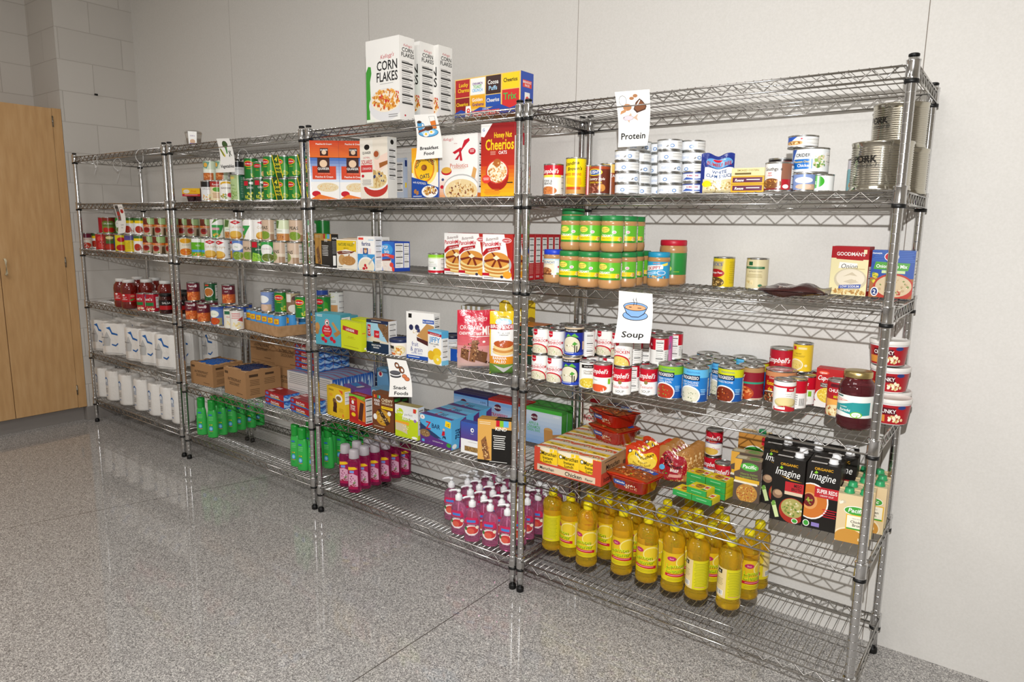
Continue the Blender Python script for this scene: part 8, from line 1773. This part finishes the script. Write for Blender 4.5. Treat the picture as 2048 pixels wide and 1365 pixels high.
# ---------------------------------------------------------------- products
PET = lambda name, col, rough=.06, t=.85: mat(name, col, rough, trans=t, ior=1.38)
def b_lemon(art, v=0):
    pf = [(.010, .0), (.031, .001), (.0355, .008), (.0360, .022), (.0340, .027), (.0350, .031), (.0332, .036), (.0345, .041), (.0340, .046), (.0345, .08), (.0340, .15), (.0325, .166), (.0335, .172), (.0325, .177), (.0335, .182), (.0325, .187), (.0352, .200), (.0355, .214), (.030, .232), (.018, .243), (.0135, .247), (.0135, .255)]
    pf = [(r*1.17, z*.905) for r, z in pf]
    return bottle('cleaner_bottle', art, pf, PET('yellow_liquid', '#ffd832', .06, .8), [(.0170, .224), (.0182, .227), (.0182, .243), (.0160, .251), (.012, .253)], plast('yellow_cap', '#e3cf12', .35), 1, 1, lab=(.043, .150, 5.6))
def b_pump(art):
    pf = [(.008, 0), (.030, .001), (.0335, .006), (.034, .09), (.033, .118), (.028, .132), (.018, .142), (.011, .147), (.011, .152)]
    r = bottle('soap_bottle', art, pf, PET('pink_liquid', '#f79ac8', .05), [(.0145, .150), (.0155, .152), (.0150, .170), (.013, .172), (.0085, .174), (.0075, .180)], WHITEP, 1, .62, sup=2.4, lab=(.022, .112, 2.3), capname='collar')
    bm = bmesh.new(); lathe(bm, [(.0035, .172), (.0035, .186), (.009, .187), (.0095, .193), (.006, .197)], 12)
    tube(bm, [(0, 0, .192), (-.012, -.004, .194), (-.030, -.010, .192), (-.038, -.012, .187)], .0042, 8); finish('pump_head', bm, WHITEP, True, r)
    bm = bmesh.new(); tube(bm, [(0, 0, .15), (0, 0, .02)], .0022, 6); finish('dip_tube', bm, WHITEP, True, r)
    return r
def b_wash(art):
    pf = [(.012, 0), (.028, .001), (.0305, .006), (.0310, .09), (.0305, .160), (.026, .170), (.016, .174), (.016, .176)]
    return bottle('body_wash_bottle', art, pf, PET('magenta_liquid', '#e0398a', .06), [(.0245, .173), (.0255, .176), (.0240, .211), (.0210, .217), (.012, .219)], mat('frosted_cap', '#d9d2d6', .35, trans=.35), 1, .72, sup=3, lab=(.02, .135, 1.5))
def b_green(art):
    pf = [(.012, 0), (.028, .001), (.0315, .006), (.032, .04), (.0305, .11), (.0275, .150), (.0225, .170), (.0215, .172)]
    return bottle('shampoo_bottle', art, pf, plast('green_plastic', '#35b14c', .3, coat=.3), [(.0215, .172), (.0210, .175), (.0222, .218), (.0212, .229), (.016, .231)], plast('green_cap', '#229a38', .32), 1, .62, sup=2.2, lab=(.02, .165, 1.7))
PBP = [(.010, 0), (.034, .001), (.0385, .006), (.0400, .018), (.0395, .026), (.0385, .030), (.0385, .090), (.0400, .094), (.0390, .102), (.0345, .108), (.0345, .118)]
def b_pb(art, s=1, lidc='#1d7a3c', prof=None):
    nm = 'peanut_butter_jar'
    r = bottle(nm, art, PBP, mat('peanut_butter', '#b78755', .3, coat=.5), [(.0375, .104), (.0385, .106), (.0385, .119), (.0365, .122), (.010, .122)], plast('lid_' + lidc[1:], lidc, .4), 1, 1, lab=(.031, .089, 5.6), capname='lid', capseg=40)
    return r
def b_jif(art):
    pf = [(.010, 0), (.045, .001), (.0500, .008), (.0505, .03), (.049, .036), (.049, .118), (.0505, .124), (.049, .138), (.043, .146), (.043, .158)]
    return bottle('peanut_butter_jar', art, pf, mat('peanut_butter', '#b78755', .3), [(.0465, .143), (.048, .145), (.048, .160), (.046, .163), (.01, .163)], plast('red_lid', '#c0162f', .4), 1, 1, lab=(.038, .117, 5.4), capname='lid')
def b_redjar(art):
    pf = [(.012, 0), (.044, .001), (.050, .008), (.0505, .03), (.048, .036), (.048, .080), (.050, .086), (.0505, .10), (.047, .118), (.036, .130), (.032, .136), (.032, .146)]
    pf = [(r*.98, z*1.25) for r, z in pf]
    return bottle('sauce_jar', art, pf, mat('red_sauce', '#6a130b', .18, coat=.6), [(.0345, .168), (.0355, .170), (.0355, .184), (.034, .188), (.01, .188)], plast('white_lid', '#d8d6d2', .4), 1, 1, lab=(.047, .098, 5.2), capname='lid')
def b_salsa(art):
    pf = [(.01, 0), (.036, .001), (.040, .006), (.040, .09), (.034, .104), (.033, .112)]
    return bottle('salsa_jar', art, pf, mat('dark_salsa', '#3a0f0a', .15, coat=.6), [(.035, .108), (.036, .109), (.036, .122), (.034, .124), (.01, .124)], BLACKP, 1, 1, lab=(.02, .085, 5), capname='lid')
def b_borscht(art):
    r = b_borscht0(art); r.scale = (1.02, 1.02, 1.07); return r
def b_borscht0(art):
    pf = [(.02, 0), (.042, .001), (.0485, .010), (.0495, .030), (.0475, .036), (.0475, .098), (.0495, .104), (.0480, .116), (.043, .130), (.036, .138), (.035, .150)]
    return bottle('beet_soup_jar', art, pf, PET('borscht_glass', '#c2606a', .04, .92), [(.0365, .143), (.038, .145), (.038, .158), (.036, .160), (.01, .160)], GOLD, 1, 1, lab=(.037, .097, 5.6), capname='lid',
        inner=([(.01, .004), (.0455, .010), (.046, .09), (.046, .118), (.01, .118)], mat('beet_soup', '#4a060c', .2)))
def capped(name, art, w, d, h, caps, capm, rc=.013):
    """drink carton with one or two screw caps on its ridged top"""
    root = empty(name); b = carton('carton_body', art, w, d, h, CARTON, .0008); b.parent = root
    bm = bmesh.new(); box(bm, -w/2, .28*d, h, w/2, .34*d, h + .004); finish('top_seam', bm, CAPS[art[:1]][1], False, root)
    for cx, cy in caps:
        bm = bmesh.new(); lathe(bm, [(rc*1.15, h), (rc*1.15, h+.003), (rc, h+.004), (rc, h+.013), (rc*.9, h+.015), (rc*.5, h+.015)], 20, c=(cx*w, cy*d)); finish('screw_cap', bm, capm, True, root)
    return root
GCAP = plast('green_screw_cap', '#2f9e62', .35)
CAPS = dict(m=(WHITEP, mat('black_card', '#1a1613', .4)), r=(WHITEP, mat('black_card', '#1a1613', .4)), b=(GCAP, mat('tan_card', '#d6bf94', .5)), o=(GCAP, mat('tan_card', '#d6bf94', .5)))
def b_cup(art):
    """instant noodle cup with a printed paper lid"""
    r = tubc('noodle_cup', art, .032, .044, .088, MATS['lid_print'], .006, mat('foam_cup', '#e8e2cf', .5)); return r
m = mat('lid_print', '#d9b36a', .4); L(m, ramp(m, noise(m, coords(m), 45, 2), [(.38, '#e2d8c0'), (.45, '#d9a84c'), (.52, '#e6c23a'), (.6, '#cf5a2c'), (.66, '#dcb98a')]), bsdf(m).inputs['Base Color'])
def b_tray(w, d, lip, art='noodle'):
    root = empty('display_tray') ; RED = mat('tray_red', '#c9452f', .5); h = .096 if art == 'noodle' else lip
    bm = bmesh.new(); t = .003
    box(bm, -w/2, -d/2, 0, w/2, d/2, t)
    box(bm, -w/2, -d/2, 0, w/2, -d/2+t, lip); box(bm, -w/2, d/2-t, 0, w/2, d/2, h)
    box(bm, -w/2, -d/2+t, 0, -w/2+t, d/2-t, h); box(bm, w/2-t, -d/2+t, 0, w/2, d/2-t, h)
    finish('tray_board', bm, KRAFT, False, root)
    if art == 'noodle':
        pm = plane_map((-w/2, -d/2, 0), (1, 0, 0), (0, 0, 1), (0, -1, 0))
        sh = [([(0, 0), (w, 0), (w, h), (w*.88, h), (w*.88, lip*1.1), (w*.84, lip), (w*.12, lip), (w*.09, lip*1.1), (w*.09, h), (0, h)], [tuple(range(10))], '#c9452f')]
        sh += expand([('R', .05, .05, .92, .30, 'tan'), ('T', '*Maruchan', .2, .18, .13, 'K', .22), ('T', '*Chicken', .6, .17, .17, 'K', .3), ('T', '*Flavor', .83, .15, .1, 'K', .13)], w, h)
        ps = plane_map((w/2, -d/2, 0), (0, 1, 0), (0, 0, 1), (1, 0, 0))
        ss = expand([('P', [(0, 0), (0, .5), (.4, .5), (.55, 0)], '#c9452f'), ('T', '*Maruchan', .22, .68, .2, '#2a1c14', .34), ('T', '*Instant Lunch', .2, .22, .2, 'K', .3), ('R', .42, .4, .62, .62, '#6a4c34'), ('LN', .05, .84, .3, .92, 1, 'dk'), ('T', '*Maruchan', .75, .72, .12, '#2a1c14', .2)], d, h)
        artmesh('tray_front', [(sh, pm, [], []), (ss, ps, [], [])], MATTE, root)
    return root
def b_case(w, d, h, tone):
    """corrugated shipping case, lid torn off, full of film-wrapped sticks"""
    root = empty('open_carton'); rd = random.Random(int(w*1000))
    jobs = []; A = ART['case']
    for key, o, ux, n, W_ in (('f', (-w/2, -d/2, 0), (1,0,0), (0,-1,0), w), ('s', (w/2, -d/2, 0), (0,1,0), (1,0,0), d), ('s', (-w/2, d/2, 0), (0,-1,0), (-1,0,0), d), ('f', (w/2, d/2, 0), (-1,0,0), (0,1,0), w)):
        k = 14; top = [(W_*(1 - i/k), h*(1 + (.05*rd.random() if 0 < i < k else 0))) for i in range(k + 1)]
        outl = [(0, 0), (W_, 0)] + top
        jobs.append(([(outl, [tuple(range(len(outl)))], A['c'][0])] + expand(A[key], W_, h), plane_map(o, ux, (0,0,1), n), [], []))
    artmesh('carton_walls', jobs, MATTE, root)
    bm = bmesh.new(); t = .004
    for q in ((-w/2, -d/2+.0005, w/2, -d/2+t), (-w/2, d/2-t, w/2, d/2-.0005), (-w/2+.0005, -d/2+t, -w/2+t, d/2-t), (w/2-t, -d/2+t, w/2-.0005, d/2-t)): box(bm, q[0]+.0006, q[1], .0005, q[2]-.0006, q[3], h*.995)
    box(bm, -w/2+t, -d/2+t, .0005, w/2-t, d/2-t, .004); finish('carton_lining', bm, KRAFT, False, root)
    # torn flaps folded inwards
    for (x0, y0, x1, y1, dx, dy) in ((-w/2, -d/2, w/2, -d/2, 0, 1), (w/2, -d/2, w/2, d/2, -1, 0), (-w/2, d/2, w/2, d/2, 0, -1), (-w/2, -d/2, -w/2, d/2, 1, 0)):
        bm = bmesh.new(); n = 12; A_, B_, C_ = [], [], []
        for i in range(n + 1):
            a = i/n; x, y = x0 + (x1-x0)*a, y0 + (y1-y0)*a; q = .008 + .026*rd.random()*math.sin(PI*a); z = h*.985 + .006*rd.random()
            A_.append(bm.verts.new((x + dx*.002, y + dy*.002, h*.985))); B_.append(bm.verts.new((x + dx*q, y + dy*q, z + .005))); C_.append(bm.verts.new((x + dx*q, y + dy*q, z + .002)))
        for i in range(n): bm.faces.new((A_[i], A_[i+1], B_[i+1], B_[i])); bm.faces.new((B_[i], B_[i+1], C_[i+1], C_[i])); bm.faces.new((C_[i], C_[i+1], A_[i+1], A_[i]))
        finish('torn_flap', bm, KRAFT, False, root)
    return root
def b_bundle(w, d, h, col):
    bm = bmesh.new(); n = 26; G_ = []
    for j in range(n + 1):
        row = []
        for i in range(n + 1):
            x, y = i/n*2-1, j/n*2-1; e = max(0, 1-x**8)*max(0, 1-y**8)
            row.append(bm.verts.new((x*w/2, y*d/2, h - .02 + .02*e*(.6 + .4*abs(math.sin(x*13)*math.sin(y*9))) + .003*math.sin(i*2.3 + j*3.1))))
        G_.append(row)
    for j in range(n):
        for i in range(n): bm.faces.new((G_[j][i], G_[j][i+1], G_[j+1][i+1], G_[j+1][i])).smooth = True
    lo = [bm.verts.new((x*w/2, y*d/2, 0)) for x, y in ((-1, -1), (1, -1), (1, 1), (-1, 1))]
    ed = [G_[0], [r[-1] for r in G_], G_[-1][::-1], [r[0] for r in G_][::-1]]
    for k in range(4): bm.faces.new([lo[(k+1) % 4], lo[k]] + ed[k])
    bm.faces.new(lo[::-1])
    return finish('deodorant_bundle', bm, mat('film_' + col[1:], col, .16, coat=.6))
def b_fourpack(art):
    """four cans held together by a printed band"""
    root = empty('can_multipack'); r, h = .0365, .108
    for sx in (-1, 1):
        for sy in (-1, 1):
            bm = bmesh.new(); lathe(bm, [(r*.97, 0), (r, .001), (r*.975, .004), (r*.975, h-.005), (r, h-.002), (r*.98, h), (r*.93, h-.003), (.001, h-.003)], 24); o = finish('can', bm, STEEL, True, root); o.location = (sx*r, sy*r, 0)
            l = artmesh('label', wrap_jobs(ART[art]['w'], r*.985, h-.012, .005, 24, ART[art]['c'][0]), PAPER, o, True)
    jobs = []
    for sy, lo in ((-1, -1), (1, 1)):
        sh = [([(-.012, h), (.022, h), (.046, 0), (.012, 0)], [(0, 1, 2, 3)], '#1f4a1c'), ([(-.012, h), (-.0085, h), (.0155, 0), (.012, 0)], [(0, 1, 2, 3)], 'Y'), ([(.0185, h), (.022, h), (.046, 0), (.0425, 0)], [(0, 1, 2, 3)], 'Y')]
        for tx, s_, zz, hh in ((.010, '*4', .088, .022), (.014, '*CAN', .064, .012), (.020, '*VALUE', .045, .010), (.024, '*PACK', .028, .010)):
            for v, f, c, q in expand([('T', s_, 0, 0, hh, '#e8e02c', .026)], 1, 1): sh.append(([(x + tx, y + zz) for x, y in v], f, c, 3))
        artmesh('pack_band', [(sh, plane_map((0, sy*2*r*1.005, 0), (-sy, 0, 0), (0, 0, 1), (0, sy, 0)), [], [])], FILM, root)
    return root
def b_fruitcups(art):
    root = empty('fruit_cup_pack'); b = carton('sleeve', art, .125, .085, .045); b.parent = root; b.location = (0, 0, .032)
    for sx in (-1, 1):
        bm = bmesh.new(); lathe(bm, [(.021, 0), (.023, .002), (.030, .031), (.030, .0318)], 20, c=(sx*.031, 0)); finish('cup', bm, mat('dark_fruit', '#33161c', .12, coat=.6), True, root)
    return root
def b_oatcups(art):
    root = empty('oatmeal_cup'); bm = bmesh.new(); lathe(bm, [(.030, 0), (.034, .003), (.042, .055), (.046, .075), (.046, .080), (.042, .084), (.030, .088)], 28); finish('clear_cup', bm, mat('clear_pet', '#d9d4cc', .12, trans=.75), True, root)
    bm = bmesh.new(); lathe(bm, [(.027, .003), (.031, .006), (.037, .045), (.01, .046)], 24); finish('contents', bm, mat('granola', '#a98c6a', .8), True, root)
    artmesh('paper_sleeve', [([([(-.02, 0), (.02, 0), (.024, .078), (-.022, .078)], [(0, 1, 2, 3)], 'W')] + [([(x - .02, y) for x, y in v], f, c, q) for v, f, c, q in expand([('T', 'oats', .5, .72, .14, 'p2', .7), ('E', .5, .3, .34, .16, '#c99a6c'), ('R', .1, .05, .9, .2, 'p2')], .04, .078)],
        lambda u, v, l: ((u - .006, -.036 - .010*v/.078 - l - .0005, .003 + v), (0, -1, 0)), linspace(-.02, .02, 4), [])], PAPER, root)
    return root
def b_tie(s):
    bm = bmesh.new(); rd = random.Random(s)
    loop = [(.028*math.sin(a), -.002 + .006*math.cos(a*2), -.012 + .040*math.cos(a)) for a in (2*PI*k/16 for k in range(17))]
    tube(bm, loop, .0013, 5); tube(bm, [(0, -.006, -.052), (.012, -.012, -.07), (-.01, -.014, -.10 - .02*(s % 3))], .0012, 5); box(bm, -.004, -.010, -.058, .004, -.004, -.050)
    return finish('cable_tie', bm, WHITEP, True)
def b_jerky(art):
    o = pouch('jerky_bag', art, .20, .155, .03, FILM, .6, 1.2); o.rotation_euler = (0, 0, 0)
    for v in o.data.vertices: x, y, z = v.co; v.co = (x, z - .07, .018 - y*.9 + .012*math.sin(x*40)*math.sin(z*30))
    o.data.update(); return o
def b_pbl(a, c):
    r = b_pb(a, 1, c); r.scale = (1.1, 1.1, 1.22); return r
BUILD = dict(
    pbl=lambda n, a, c: b_pbl(a, c),
    can=lambda n, a, r, h, t=0: can(n, a, r, h, bool(t)), bigcan=bigcan, box=carton, kbox=lambda n, a, w, d, h: carton(n, a, w, d, h, MATTE), pouch=lambda n, a, w, h, t, j=.6: pouch(n, a, w, h, t, jag=j),
    lemon=lambda n, a: b_lemon(a), pump=lambda n, a: b_pump(a), wash=lambda n, a: b_wash(a), green=lambda n, a: b_green(a), pb=lambda n, a, c: b_pb(a, 1, c), jif=lambda n, a: b_jif(a),
    redjar=lambda n, a: b_redjar(a), salsa=lambda n, a: b_salsa(a), borscht=lambda n, a: b_borscht(a), capped=lambda n, a, w, d, h, k: capped(n, a, w, d, h, [(-.2, -.12), (.26, -.12)] if k == 2 else [(.22, .05)], CAPS[a[0]][0]),
    cup=lambda n, a: b_cup(a), tray=lambda n, a, w, d, l: b_tray(w, d, l, a), case=lambda n, a, w, d, h: b_case(w, d, h, 0), bundle=lambda n, a, w, d, h: b_bundle(w, d, h, a), four=lambda n, a: b_fourpack(a),
    fruit=lambda n, a: b_fruitcups(a), oat=lambda n, a: b_oatcups(a), tie=lambda n, a, s: b_tie(s), jerky=lambda n, a: b_jerky(a), tub=lambda n, a, r0, r1, h, c: tubc(n, a, r0, r1, h, plast('lid_' + c[1:], c, .4)),
    soft=lambda n, a, w, d, h: carton(n, a, w, d, h, CARTON, .0035), bowl=lambda n, a, w, d, h: tray_bowl(n, a, w, d, h), rolls=lambda n, a, k, r, h: slab_wrap(n, a, k, r, h, 1.15))
PROTO = {}
def copy_tree(o, parent=None):
    c = o.copy(); COL.objects.link(c)
    if parent: c.parent = parent
    for ch in list(o.children): copy_tree(ch, c)
    return c
for kind, name, art, dims, cat, group, pre, items in DATA:
    key = (kind, art, dims)
    for x, y, z, rz, label in items:
        if key not in PROTO:
            o = PROTO[key] = BUILD[kind](name, art, *dims)
        else: o = copy_tree(PROTO[key])
        o.name = name
        o.location = (x, y, z); o.rotation_euler = (0, 0, math.radians(rz))
        for k in ('group', 'label', 'category'):
            if k in o: del o[k]
        tag(o, pre + label, cat, group)
